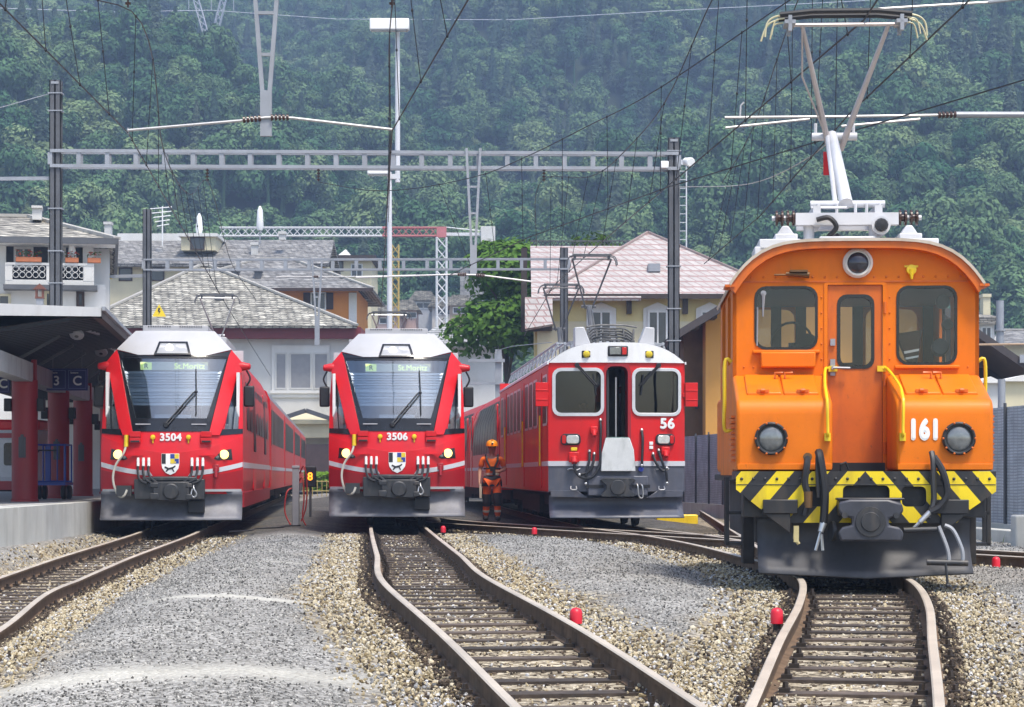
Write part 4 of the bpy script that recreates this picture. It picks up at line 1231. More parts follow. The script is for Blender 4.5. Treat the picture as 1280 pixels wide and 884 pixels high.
def plain_coach(label, loc, k, length, group, white=False, pano=False, w=1.325):
    """following coach: hull, roof, windows, doors, stripe, running gear"""
    t = thing('passenger_coach', label, 'train', loc, yaw_of(k), group)
    hw = w
    if pano:
        half = [(hw, .62), (hw, 1.9), (hw - .05, 2.5), (hw - .25, 3.05), (.75, 3.38), (0, 3.48)]
    else:
        half = [(hw, .62), (hw, 3.0), (hw - .1, 3.22), (.8, 3.48), (0, 3.6)]
    full = half + [(-x, z) for x, z in reversed(half[:-1])]
    mb = MB(); mb.prism(full, lambda u, v, d: (u, d, v), .1, length - .1)
    mb.m = [0] * len(mb.m)
    for i, f in enumerate(mb.f):
        if len(f) == 4 and min(mb.v[j][2] for j in f) >= (3.0 if not pano else 3.37) - .01: mb.m[i] = 1
    mb.build('body', [RED, mat('grey coach roof', (.26, .27, .29), .5, var=.15)], t, smooth=30)
    GB = mat('dark side glass', (.012, .014, .017), .3, var=.1, spec=.08)
    for s in (-1, 1):
        fs_ = lambda u, v, d, s=s: (s * (hw - d), u, v)
        y = .6; i = 0
        while y < length - 1.3:
            if (i in (0,)) or y > length - 2.0:
                d = MB(); d.prism(rrect(y, y + .8, .66, 2.9, .06), fs_, -.012, .02); dr = d.build('door', RED, t)
                d = MB(); d.prism(rrect(y + .15, y + .65, 1.8, 2.75, .08), fs_, -.018, .0); d.build('door_window', GB, dr); y += 1.0
            elif pano:
                bx = [(hw + .008, 1.62), (hw + .008, 1.9), (hw - .04, 2.5), (hw - .235, 3.05), (hw - .40, 3.18), (hw - .46, 3.16), (hw - .3, 3.0), (hw - .1, 2.5), (hw - .06, 1.62)]
                d = MB(); d.prism([(s * a, b) for a, b in bx], lambda u, v, dd: (u, dd, v), y, y + 1.25); d.build('window', GB, t, smooth=25); y += 1.38
            else:
                d = MB(); d.prism(rrect(y, y + 1.05, 1.85, 2.78, .09), fs_, -.008, .02); d.build('window', GB, t); y += 1.4
            i += 1
        mb = MB(); mb.prism([(.12, 1.14), (length - .12, 1.14), (length - .12, 1.24), (.12, 1.24)], fs_, -.006, .02); mb.build('side_stripe', SILVER, t)
    bogie(t, 2.3); bogie(t, length - 2.3)
    mb = MB(); mb.box(-1.0, 1.0, .3, length - .3, .35, .62); mb.box(-.9, .9, 5, length - 5, .2, .5); mb.build('underframe', BOGIE, t)
    mb = MB(); mb.box(-.5, .5, -.15, .15, .8, 3.0); mb.build('gangway', BLACK, t)
    return t

A1 = (-6.375, 44.8); KA1 = -.072
a1 = allegra('red railcar numbered 3504 standing beside the station platform', '3504', (*A1, zrail(*A1)), KA1, 18.0)
def behind(p, k, d): return (p[0] + k * d / sqrt(1 + k * k), p[1] + d / sqrt(1 + k * k), 0.0)
GC = 'red coaches behind the railcar at the platform'
plain_coach('first red coach coupled behind the railcar numbered 3504', behind(A1, KA1, 18.3), KA1, 16.5, GC)
plain_coach('second red coach behind the railcar numbered 3504', behind(A1, KA1, 35.0), KA1, 16.5, GC)
plain_coach('third red coach behind the railcar numbered 3504', behind(A1, KA1, 51.7), KA1, 16.5, GC)
plain_coach('last red coach of the train at the platform', behind(A1, KA1, 68.4), KA1, 16.5, GC)
pantograph(a1, 17.0, 3.85, 5.72, 1.12)
A2 = (-2.22, 46.4); KA2 = -.058
a2 = allegra('red railcar numbered 3506 on the middle S-bent track', '3506', (*A2, zrail(*A2)), KA2, 24.5)
pantograph(a2, 22.6, 3.85, 5.72, 1.25)
person('driver in dark uniform behind the windscreen of the railcar numbered 3504', (A1[0] + .08, A1[1] + 1.62, 1.02), yaw_of(KA1), 'sit', mat('pale uniform shirt', (.32, .35, .42), .8), mat('navy cloth', (.02, .024, .04), .8))

# ------------------------------------------------------------------ red railcar number 56
def railcar56():
    k = -.062
    loc = (2.03, 46.2, 0.0)
    t = thing('railcar', 'older red railcar numbered 56 with its front door open', 'train', loc, yaw_of(k))
    L = 16.6; hw = 1.322
    R = RED56
    arc = lambda x: 3.18 + .39 * (1 - (abs(x) / hw) ** 3.2)
    fy = lambda x: .16 * (abs(x) / hw) ** 2.5
    fn = lambda u, v, d: (u, fy(u) + d, v)
    xs = [hw - 2 * hw * i / 24 for i in range(25)]
    # red front with window and door openings
    wl = rrect(-1.20, -.31, 2.2, 3.03, .12); wr = rrect(.33, 1.20, 2.2, 3.03, .12)
    door = rrect(-.24, .22, 1.30, 3.13, .14, top_only=True)
    mb = MB(); panel(mb, [[(hw, 1.28), (hw, 3.18), (-hw, 3.18), (-hw, 1.28)], wl, wr, door], fn, 0, .04, 0, grid=.22)
    panel(mb, [[(hw, .70), (hw, 1.28), (.23, 1.28), (-.25, 1.28), (-hw, 1.28), (-hw, .70)]], fn, 0, .04, 1, grid=.22)
    # hull sides and rear
    for s in (-1, 1):
        x0 = s * hw
        mb.add([(x0, fy(hw), .70), (x0, L, .70), (x0, L, 1.28), (x0, fy(hw), 1.28), (x0, L, 3.18), (x0, fy(hw), 3.18)], [(0, 1, 2, 3), (3, 2, 4, 5)], 0)
    mb.add([(-hw, L, .7), (hw, L, .7), (hw, L, 3.4), (-hw, L, 3.4)], [(0, 1, 2, 3)], 0)
    mb.box(-hw + .01, hw - .01, .2, L - .02, .68, .74, 1)
    mb.build('body', [R, SLATEBLUE], t, smooth=30)
    # white roof
    n = len(xs); vs, fs = [], []
    rows = [(.0, 1.0), (-.05, 1.0), (L, 1.0)]
    mb = MB()
    panel(mb, [[(hw, 3.18)] + [(x, arc(x)) for x in xs[1:-1]] + [(-hw, 3.18)]], fn, -.03, .05, 0, grid=.22)
    for i in range(n - 1):
        a, b = xs[i], xs[i + 1]
        mb.add([(a * 1.012, fy(a) - .03, arc(a)), (b * 1.012, fy(b) - .03, arc(b)), (b * 1.012, L, arc(b)), (a * 1.012, L, arc(a))], [(0, 1, 2, 3)])
    for s in (-1, 1): mb.box(s * (hw + .012) - .014, s * (hw + .012) + .014, .1, L, 3.15, 3.20)
    mb.build('roof', mat('bright white roof paint', (.80, .80, .80), .4, var=.04, dirt=(.5, .48, .45), dirtamt=.3), t, smooth=40)
    # window frames, panes
    for nm, lp, (x0, x1) in (('l', wl, (-1.20, -.31)), ('r', wr, (.33, 1.20))):
        mb = MB(); panel(mb, [rrect(x0 - .05, x1 + .05, 2.15, 3.08, .16), rrect(x0 + .012, x1 - .012, 2.212, 3.018, .11)], fn, -.03, .012, 0, grid=.22)
        f = mb.build('window_frame', mat('pale alloy frame', (.62, .62, .63), .35, metal=.3), t, smooth=30, bevel=.008)
        mb = MB(); panel(mb, [rrect(x0 - .01, x1 + .01, 2.19, 3.04, .12)], fn, .012, .02, 0, grid=.22); mb.build('windscreen', PANEDARK, f, smooth=30)
        s = 1 if x0 > 0 else -1
        xx = -.78 if s < 0 else .80; xe = -.42 if s < 0 else .45
        mb = MB(); mb.cyl((xx, fy(xx) - .03, 3.13), (xx, fy(xx) - .09, 3.13), .05, .04, 10)
        for e in (-.02, .02): mb.tube([(xx + e, fy(xx) - .07, 3.13), (xe + e, fy(xe) - .06, 2.74)], .016, 5)
        mb.tube([(xe + s * .05, fy(xe) - .05, 2.95), (xe, fy(xe) - .05, 2.55)], .016, 5)
        mb.build('wiper', BLACK, f, smooth=50)
        # roof end lamps, tail lamps
        mb = MB(); xx = -.60 if s < 0 else .61; mb.lathe([(.0, -.05), (.05, -.045), (.07, -.02), (.07, .02)], (xx, fy(xx) - .03, 3.34), (0, 1, 0), 12, 1); mb.box(xx - .09, xx + .09, -.035 + fy(xx), .02, 3.27, 3.41, 0); mb.build('tail_lamp', [BLACK, mat('amber lens', (.6, .45, .02), .2)], t, bevel=.01)
        # headlights
        x0h, x1h = (-1.09, -.71) if s < 0 else (.74, 1.12)
        mb = MB(); mb.prism(rrect(x0h, x1h, 1.59, 1.81, .08), fn, -.06, .02, 0); h = mb.build('headlight', BLACK, t, bevel=.012)
        mb = MB()
        c0 = x1h - .155 if s < 0 else x0h + .155
        mb.prism(rrect(c0 - .12, c0 + .12, 1.62, 1.78, .05), fn, -.075, -.05, 0)
        c1 = x0h + .06 if s < 0 else x1h - .06
        mb.prism(rrect(c1 - .04, c1 + .04, 1.62, 1.78, .03), fn, -.07, -.05, 1); mb.build('lamp_glass', [mat('bright lamp glass', (.55, .56, .55), .15, metal=.3, var=.2, scale=30), REDLENS], h, bevel=.01)
        # folding mirrors
        mb = MB(); xm = s * 1.45; mb.box(xm - .12, xm + .12, .10, .20, 2.34, 2.80, 0); mb.box(xm - .125, xm + .125, .09, .10, 2.64, 2.66, 0); mb.box(xm - .125, xm + .125, .09, .10, 2.46, 2.48, 0)
        mb.box(s * 1.30 - .02, s * 1.36 + .02, .13, .17, 2.52, 2.60, 0); mb.build('mirror', R, t, bevel=.025)
    mb = MB(); mb.box(-.19, .20, -.06, .06, 3.30, 3.50, 0); mb.build('headlight', BLACK, t, bevel=.02)
    hh = t.children[-1]
    mb = MB(); mb.box(-.16, .06, -.085, -.06, 3.33, 3.47, 0); mb.box(.08, .17, -.08, -.06, 3.33, 3.47, 1); mb.build('lamp_glass', [LENS, REDLENS], hh, bevel=.01)
    # door opening: dark lining, half open door leaf
    mb = MB(); panel(mb, [rrect(-.28, .26, 1.28, 3.17, .17, top_only=True), rrect(-.22, .20, 1.28, 3.11, .13, top_only=True)], fn, -.02, .5, 0); mb.build('door_frame', REDDARK, t, bevel=.006)
    mb = MB(); mb.box(-.2, -.16, .06, .52, 1.32, 3.05, 0); mb.box(-.155, -.15, .2, .42, 2.0, 2.9, 1); d = mb.build('door', [INTDK, GALV], t)
    mb = MB(); mb.tube([(-.02, .10, 1.7), (-.02, .10, 2.9)], .018, 8); mb.build('grab_pole', STEEL, t, smooth=50)
    # folded gangway plate
    pl = [(-.24, 1.73), (.22, 1.73), (.30, 1.5), (.335, 1.09), (-.335, 1.09), (-.315, 1.45)]
    mb = MB(); panel(mb, [pl], fn, -.16, -.11, 0); g = mb.build('gangway_plate', mat('worn white plate', (.60, .61, .60), .5, var=.08, scale=6, dirt=(.3, .32, .30), dirtamt=.5), t, bevel=.012)
    mb = MB(); mb.box(-.22, .20, -.155, -.02, 1.70, 1.745); mb.box(-.26, -.2, -.12, .0, 1.1, 1.16); mb.box(.2, .26, -.12, .0, 1.1, 1.16); mb.build('plate_hinge', mat('green grey hinge', (.12, .2, .18), .6), g)
    text('56', .27, (.97, fy(.79) - .008, 2.0), FRONT, LETTER, t, 'number', .045)
    mb = MB(); panel(mb, [[(hw, 1.19), (hw, 1.285), (.34, 1.285), (.34, 1.19)]], fn, -.018, .0, 0, grid=.22); panel(mb, [[(-hw, 1.19), (-hw, 1.285), (-.34, 1.285), (-.34, 1.19)]], fn, -.018, .0, 0, grid=.22)
    for s in (-1, 1): mb.box(s * (hw + .004) - .006, s * (hw + .004) + .006, .16, L, 1.19, 1.285)
    mb.build('white_stripe', SILVER, t)
    # lower front: stepped blue-grey apron, coupling plate
    mb = MB(); panel(mb, [[(-1.28, .72), (-.78, .72), (-.58, .58), (.58, .58), (.78, .72), (1.28, .72), (1.28, .60), (-1.28, .60)]], fn, -.04, .0, 0); mb.build('apron_edge', SLATEBLUE, t, bevel=.008)
    mb = MB(); mb.box(-.58, .58, -.10, .02, .62, 1.0); mb.build('bumper_beam', SLATEBLUE, t, bevel=.02)
    mb = MB(); panel(mb, [[(-.30, .96), (.28, .96), (.33, .92), (.20, .82), (.20, .74), (.33, .63), (.28, .60), (-.30, .60), (-.35, .63), (-.24, .74), (-.24, .82), (-.35, .92)]], flat_front(0), -.26, -.10, 0)
    mb.cyl((-.02, -.26, .78), (-.02, -.29, .78), .15, .14, 18)
    for i in range(5):
        for z in (.62, .945): mb.cyl((-.26 + .12 * i, -.26, z), (-.26 + .12 * i, -.275, z), .012, n=6)
    mb.build('coupler', DKGREY, t, bevel=.012)
    for s in (-1, 1):
        mb = MB(); mb.box(s * .45 - .17, s * .45 + .17, -.115, -.09, .77, .83); mb.build('slot', BLACK, t)
        mb = MB(); y0 = fy(.9); hose(mb, [(s * .86 - .1, y0 - .03, 1.12), (s * .86 - .02, y0 - .06, 1.14), (s * .86 + .06, y0 - .06, 1.11), (s * .86 + .14, y0 - .03, 1.14)], .014); mb.build('shackle', STEEL, t, smooth=50)
        mb = MB(); hose(mb, [(s * .8, -.02, .80), (s * .8, -.08, .74), (s * .9, -.08, .74), (s * .9, -.02, .80)], .012); mb.build('lifting_eye', STEEL, t, smooth=50)
    mb = MB(); hose(mb, [(.36, -.14, .85), (.37, -.2, .8), (.40, -.2, .6), (.47, -.2, .6), (.46, -.2, .8), (.42, -.14, .84)], .015); mb.build('chain_link', STEEL, t, smooth=50)
    # sockets and hoses
    def sock(x, z, m, r=.07):
        b = MB(); y0 = fy(x); b.box(x - r, x + r, y0 - .10, y0 + .0, z - r, z + r); b.cyl((x, y0 - .08, z), (x, y0 - .14, z - .12), r * .7, r * .6, 10); b.build('socket', m, t, bevel=.015)
    sock(-.84, 1.36, R, .10); sock(-.46, 1.88, R, .07); sock(.93, 1.48, R, .08)
    mb = MB(); mb.box(-.9, -.78, fy(.84) - .09, fy(.84), 1.48, 1.545); mb.build('yellow_lid', YELLOW, t, bevel=.01)
    for pts in ([(-.33, -.03, 2.05), (-.33, -.08, 1.9), (-.34, -.1, 1.5), (-.36, -.12, 1.2), (-.5, -.14, .98), (-.7, -.12, .97), (-.82, -.12, 1.1), (-.84, -.1, 1.3)],
                [(-.54, -.04, 1.45), (-.55, -.1, 1.3), (-.6, -.12, 1.1), (-.62, -.12, .85)], [(-.45, -.04, 1.4), (-.48, -.1, 1.25), (-.56, -.12, 1.08), (-.74, -.12, 1.02)],
                [(.47, -.03, 1.86), (.48, -.08, 1.7), (.47, -.1, 1.4), (.46, -.1, 1.2)], [(.80, -.04, 1.47), (.85, -.1, 1.3), (.94, -.12, 1.05), (.95, -.12, .86)], [(.69, -.04, 1.4), (.74, -.1, 1.25), (.86, -.12, 1.1), (.95, -.1, 1.15)]):
        mb = MB(); pts = [(x, y + fy(x), z) for x, y, z in pts]; hose(mb, pts, .027); mb.cyl(Vector(pts[0]) + Vector((0, .03, .04)), pts[0], .03, .034, 8, 1); mb.ball(pts[-1], .035, 1, 8, 6); mb.build('brake_hose', [BLACK, STEEL], t, smooth=50)
    mb = MB(); mb.box(.62, .69, -.02 + fy(.65), fy(.65), 1.6, 1.66); mb.box(.62, .69, -.02 + fy(.65), fy(.65), 1.52, 1.58); mb.build('notice', LETTER, t)
    mb = MB(); mb.lathe([(0, -.06), (.05, -.06), (.05, 0)], (.45, .0, 1.13), (0, 1, 0), 10); mb.build('blue_cap', mat('blue cap', (.02, .04, .3), .4), t)
    plough(t, 1.30, .20, .62, -.04, SLATEBLUE, 0, .2)
    # dark cab inside with bulkhead
    mb = MB(); mb.box(-1.28, -.30, 1.9, 1.95, .9, 3.15); mb.box(.28, 1.28, 1.9, 1.95, .9, 3.15); mb.box(-.30, .28, 2.3, 2.35, .9, 3.15); mb.box(-1.25, -.32, .35, .8, .9, 2.08); mb.box(.33, 1.25, .35, .7, .9, 2.05); mb.build('cab_lining', mat('brown cab lining', (.13, .11, .075), .7, var=.2), t)
    # sides
    GB = mat('dark side glass', (.012, .014, .017), .3, var=.1, spec=.08)
    FRM = mat('pale alloy frame', (.62, .62, .63), .35, metal=.3)
    for s in (-1, 1):
        fs_ = lambda u, v, d, s=s: (s * (hw - d), u, v)
        y = .5; seqn = ['w', 'd', 'w', 'w', 'w', 'd', 'w', 'w', 'w', 'w', 'd', 'w']
        for kd in seqn:
            if kd == 'd':
                d = MB(); d.prism(rrect(y, y + .85, .76, 3.05, .06), fs_, -.014, .02); dr = d.build('door', R, t)
                d = MB(); d.prism(rrect(y + .16, y + .69, 1.9, 2.9, .06), fs_, -.020, .0); d.build('door_window', GB, dr)
                d = MB(); d.tube([(s * (hw + .05), y - .08, 1.2), (s * (hw + .05), y - .08, 2.2)], .018, 6); d.build('grab_rail', YELLOW, dr)
                y += 1.25
            else:
                d = MB(); d.prism(rrect(y, y + 1.0, 1.98, 2.98, .08), fs_, -.012, .02); w_ = d.build('window', FRM, t)
                d = MB(); d.prism(rrect(y + .05, y + .95, 2.03, 2.93, .06), fs_, -.016, .0); d.build('pane', GB, w_)
                y += 1.33
    bogie(t, 2.7, wb=2.0); bogie(t, L - 2.7, wb=2.0)
    mb = MB(); mb.box(-1.0, 1.0, .4, L - .4, .4, .69); mb.box(-1.1, 1.1, 5.5, 11, .22, .6); mb.build('underframe', BOGIE, t)
    # roof gear: fairings, coil tangle, walkway rails, two raised collectors
    for s in (-1, 1):
        mb = MB(); mb.prism([(s * .42, 3.45), (s * .78, 3.43), (s * .78, 3.89), (s * .60, 3.90)], lambda u, v, d: (u, d, v), .5, .9); mb.build('roof_fairing', WHITE, t, bevel=.02)
        mb = MB()
        for q2 in range(14):
            y = 1.4 + q2 * 1.1; mb.tube([(s * 1.15, y, 3.36), (s * 1.05, y, 3.62), (s * .9, y, 3.62), (s * .9, y, 3.45)], .022, 5)
        mb.tube([(s * 1.05, 1.3, 3.62), (s * 1.05, L - .5, 3.62)], .03, 6); mb.tube([(s * .9, 1.3, 3.62), (s * .9, L - .5, 3.62)], .03, 6); mb.build('roof_rail', GALV, t, smooth=50)
    mb = MB(); r2 = random.Random(4)
    for q2 in range(9):
        z = 3.62 + .06 * (q2 % 5); hose(mb, [(-.46, 1.2 + .05 * q2, z - .06), (-.3, 1.2 + .05 * q2, z + .06), (0, 1.1 + .05 * q2, z + .08 + r2.uniform(-.03, .03)), (.3, 1.2 + .05 * q2, z + .05), (.48, 1.2 + .05 * q2, z - .08)], .018)
    for q2 in range(7):
        x = -.42 + .14 * q2; mb.tube([(x, 1.2, 3.5), (x + r2.uniform(-.05, .05), 1.3, 3.9)], .022, 5); mb.cyl((x, 1.15, 3.56), (x, 1.15, 3.68), .05, .04, 8)
    mb.box(-.5, .5, 1.2, 1.8, 3.5, 3.62); mb.tube([(-.5, 1.1, 3.93), (-.25, 1.1, 3.97), (.25, 1.1, 3.97), (.5, 1.1, 3.93)], .022, 6)
    mb.build('roof_equipment', mat('dirty roof gear', (.10, .10, .10), .6, metal=.3, var=.4, scale=8), t, smooth=50)
    pantograph(t, 5.0, 3.80, 5.74, 1.05, MASTGREY); pantograph(t, 13.0, 3.80, 5.74, 1.1, MASTGREY)
    return t
r56 = railcar56()
GP = 'dark windowed coaches behind the railcar numbered 56'
B0 = (2.03, 46.2); KB = -.062
p1 = behind(B0, KB, 17.0)
plain_coach('panorama coach with curved roof windows directly behind the railcar numbered 56', p1, -.066, 16.0, GP, pano=True)
p2 = behind(p1, -.066, 16.4)
plain_coach('panorama coach farthest back behind the railcar numbered 56', p2, -.085, 16.0, GP, pano=True)
person('driver in dark clothes behind the left windscreen of the railcar numbered 56', (2.03 - .62, 46.2 + 1.25, 1.12), yaw_of(KB), 'sit', mat('grey shirt', (.10, .10, .11), .8), mat('navy cloth', (.02, .024, .04), .8))
WK = (-.475, 57.0)
ORV = mat('bright orange work cloth', (.88, .17, .010), .75, var=.1, scale=5)
wk = person('worker in orange clothes and helmet walking between the red trains', (WK[0], WK[1], zrail(*WK) - .08), .05, 'walk', ORV, mat('orange red work cloth', (.85, .13, .012), .8, var=.12, scale=5), mat('orange helmet', (.85, .30, .01), .35), hi_vis=True)
wk.scale = (1.12, 1.12, 1.03)
mb = MB(); mb.box(-.035, .035, -.02, .02, -.09, .06); mb.tube([(.02, 0, .06), (.02, 0, .16)], .008, 5)
rd = mb.build('radio', BLACK, bevel=.01); rd.location = (WK[0] + .05, WK[1] - .30, 1.17 - .08); tag(rd, 'black handheld radio in the right hand of the orange worker', 'radio')
mb = MB(); mb.box(-.03, .03, -.05, .05, -.28, 0); mb.cyl((0, 0, 0), (0, 0, .06), .022, n=8); o = mb.build('lantern', mat('pale lantern', (.55, .5, .4), .5), bevel=.015); o.location = (WK[0] - .272, WK[1] - .07, .74); tag(o, 'pale hand lamp hanging from the hand of the orange worker', 'lantern')

# ------------------------------------------------------------------ orange shunting locomotive 161
ORG = mat('orange loco paint', (.70, .165, .002), .5, var=.09, scale=1.6, spec=.25, coat=.03, dirt=(.40, .10, .015), dirtamt=.6, chips=.45)
ORGD = mat('deeper orange paint', (.60, .125, .004), .45, var=.09, dirt=(.28, .07, .015), dirtamt=.6, chips=.5)
def loco161():
    k = .05; t = thing('locomotive', 'small orange electric shunting locomotive numbered 161 with black and yellow chevrons', 'locomotive', (3.50, 23.8, 0.0), yaw_of(k))
    hb = 1.0                                                 # cab face stands this far back
    L = 7.6; hw = 1.265; cw = hw
    ap = lambda x: 3.02 + .42 * (1 - (abs(x) / cw) ** 4.6)
    # ---- cab shell
    def cab_end(mb, y, sgn):
        fn = lambda u, v, d: (u, y + sgn * d, v)
        wl = rrect(-1.03, -.40, 2.33, 2.965, .11); wr = rrect(.43, 1.03, 2.17, 2.965, .11); dr = rrect(-.30, .29, 1.02, 3.0, .02)
        out = [(cw, 1.02), (cw, 3.02)] + [(cw * cos(pi * i / 28), ap(cw * cos(pi * i / 28))) for i in range(1, 28)] + [(-cw, 3.02), (-cw, 1.02)]
        panel(mb, [out, wl, wr, dr], fn, 0, .04)
    mb = MB(); cab_end(mb, hb, 1); yr = hb + 3.4; cab_end(mb, yr, -1)
    for s in (-1, 1):
        fs_ = lambda u, v, d, s=s: (s * (cw - d), u, v)
        panel(mb, [[(hb, 1.02), (yr, 1.02), (yr, 3.02), (hb, 3.02)], rrect(hb + .5, hb + 1.3, 2.2, 2.95, .1), rrect(hb + 1.9, hb + 2.9, 2.2, 2.95, .1)], fs_, 0, .04)
    mb.build('cab', ORG, t, bevel=.01)
    mb = MB(); mb.box(-cw + .05, cw - .05, hb + .05, yr - .05, .98, 1.03); mb.build('cab_floor', INTDK, t)
    # belt seam with rivets
    mb = MB(); mb.box(-cw, cw, hb - .012, hb, 3.015, 3.03)
    for i in range(20): mb.ball((-1.2 + i * 2.4 / 19, hb - .004, 3.07), (.012, .009, .012), 0, 6, 4)
    for i in range(30):
        x = -1.16 + i * 2.32 / 29; mb.ball((x, hb - .004, ap(x) - .05), (.011, .009, .011), 0, 6, 4)
    for s in (-1, 1):
        for i in range(12): mb.ball((s * .35, hb - .004, 1.1 + i * .16), (.010, .008, .010), 0, 6, 4)
        for i in range(8): mb.ball((s * .8 - .35 + i * .1, hb - .004, 2.14), (.010, .008, .010), 0, 6, 4)
    mb.build('rivets', ORGD, t, smooth=60)
    # ---- roof
    mb = MB(); n = 26; ro = []
    for i in range(n + 1):
        x = cw * 1.035 * cos(pi * i / n); ro.append((x, 2.995 + .462 * (1 - (abs(x) / (cw * 1.035)) ** 4.6)))
    ri = [(x * .99, z - .03) for x, z in reversed(ro)]
    mb.prism(ro + ri, lambda u, v, d: (u, d, v), hb - .16, yr + .16); mb.build('roof', mat('cream roof edge', (.52, .46, .37), .5, var=.08, dirt=(.3, .22, .14), dirtamt=.5), t, smooth=35)
    mb = MB()
    ro2 = [(x * .995, z - .031) for x, z in ro]; ri2 = [(x * .95, z - .10) for x, z in reversed(ro)]
    mb.prism(ro2 + ri2, lambda u, v, d: (u, d, v), hb - .14, hb + .02); mb.build('roof_rim', ORGD, t, smooth=35)
    for s in (-1, 1):
        mb = MB(); mb.box(s * 1.30 - .05, s * 1.30 + .05, hb - .16, hb + .3, 2.96, 2.985); mb.build('drip_rail', ORGD, t)
    # ---- door
    mb = MB(); fn = flat_front(hb + .015)
    panel(mb, [rrect(-.285, .275, 1.03, 2.985, .015), rrect(-.17, .175, 2.14, 2.87, .10, top_only=False)], fn, 0, .03); d = mb.build('door', ORGD, t, bevel=.006)
    mb = MB(); panel(mb, [rrect(-.19, .195, 2.12, 2.89, .1), rrect(-.155, .16, 2.155, 2.855, .085)], fn, -.008, .0); mb.build('window_frame', BLKGLOSS, d)
    mb = MB(); panel(mb, [rrect(-.18, .185, 2.13, 2.88, .1)], fn, .01, .016); mb.build('pane', PANE, d)
    mb = MB(); mb.cyl((-.235, hb, 2.13), (-.235, hb - .06, 2.13), .02, n=8); mb.tube([(-.235, hb - .055, 2.13), (-.06, hb - .055, 2.125)], .013, 6); mb.box(-.26, -.21, hb - .01, hb + .01, 2.05, 2.22); mb.box(-.26, -.21, hb - .015, hb + .01, 2.36, 2.43); mb.build('handle', GALV, d, smooth=50)
    mb = MB()
    for z in (1.3, 2.0, 2.75): mb.cyl((.30, hb - .012, z - .06), (.30, hb - .012, z + .06), .016, n=8)
    mb.build('hinge', ORGD, d)
    mb = MB(); panel(mb, [rrect(-.325, .315, 1.02, 3.012, .02), rrect(-.288, .278, 1.02, 2.988, .015)], flat_front(hb), -.012, .01); mb.build('door_frame', ORG, t, bevel=.004)
    mb = MB(); mb.box(-.315, .315, .05, hb - .013, 1.03, 1.05); mb.box(-.30, .30, hb - .03, hb - .014, 1.05, 1.15); mb.tube([(-.24, .02, 1.06), (-.24, .0, 1.13), (-.19, .0, 1.15), (-.16, .02, 1.08)], .012, 6); mb.build('floor_plate', BLACK, t)
    # ---- windows with rubber frames
    for x0, x1, z0 in ((-1.03, -.40, 2.33), (.43, 1.03, 2.17)):
        mb = MB(); panel(mb, [rrect(x0 - .012, x1 + .012, z0 - .012, 2.977, .12), rrect(x0 + .016, x1 - .016, z0 + .016, 2.949, .10)], flat_front(hb), -.01, .03); f = mb.build('window_frame', BLKGLOSS, t)
        mb = MB(); panel(mb, [rrect(x0, x1, z0, 2.965, .11)], flat_front(hb), .012, .018); mb.build('windscreen', PANE, f)
        mb = MB(); mb.box(x0 - .03, x1 + .03, hb - .05, hb + .0, z0 - .05, z0 - .015); mb.build('window_sill', ORG, f, bevel=.008)
        for yy in (yr,):
            mb = MB(); panel(mb, [rrect(x0, x1, z0, 2.965, .11)], flat_front(yy), -.018, -.012); mb.build('rear_pane', PANE, f)
    mb = MB(); mb.cyl((-.95, hb - .02, 2.90), (-.95, hb - .05, 2.90), .03, n=10); mb.tube([(-.95, hb - .045, 2.9), (-.955, hb - .03, 2.66)], [.022, .008], 6); mb.tube([(-1.01, hb - .02, 2.76), (-1.015, hb - .02, 2.36)], .008, 5); mb.build('wiper', GALV, t, smooth=50)
    # dark inner frames, ceiling, control stands
    mb = MB(); mb.box(-cw + .06, cw - .06, hb + .06, yr - .06, 2.99, 3.02)
    yb = yr - .06
    for x in (-1.15, -.62, -.33, .33, 1.15): mb.box(x - .06, x + .06, yb - .05, yb, 1.05, 3.0)
    mb.box(-1.2, 1.2, yb - .05, yb, 1.05, 2.12)
    mb.build('cab_lining', INTDK, t)
    mb = MB(); mb.box(.45, 1.15, hb + .2, hb + .7, 1.05, 2.16); mb.cyl((.92, hb + .5, 2.35), (.92, hb + .38, 2.37), .09, n=16); mb.cyl((1.0, hb + .5, 2.6), (1.0, hb + .4, 2.6), .06, n=14); mb.cyl((.95, hb + .5, 2.84), (.95, hb + .4, 2.84), .075, n=14); mb.tube([(.97, hb + .52, 2.1), (.97, hb + .52, 2.9)], .02, 6)
    mb.build('control_stand', mat('grey controls', (.10, .105, .10), .45, var=.3, scale=6), t, bevel=.015)
    mb = MB(); pts = [(-.58 + .22 * cos(a * pi / 10), hb + 1.1, 2.45 + .22 * sin(a * pi / 10)) for a in range(21)]; mb.tube(pts, .015, 6); mb.tube([(-.58, hb + 1.1, 2.45), (-.58, hb + 1.1, 1.1)], .04, 8); mb.cyl((-.42, hb + 1.05, 2.42), (-.42, hb + 1.15, 2.42), .13, n=16); mb.build('hand_wheel', INTDK, t, smooth=50)
    mb = MB(); mb.tube([(.18, hb + .6, 2.1), (.05, hb + .6, 2.2), (-.15, hb + .6, 2.19)], .018, 6); mb.box(-.15, .2, hb + .55, hb + .8, 1.05, 2.16); mb.build('brake_valve', INTDK, t, smooth=50)
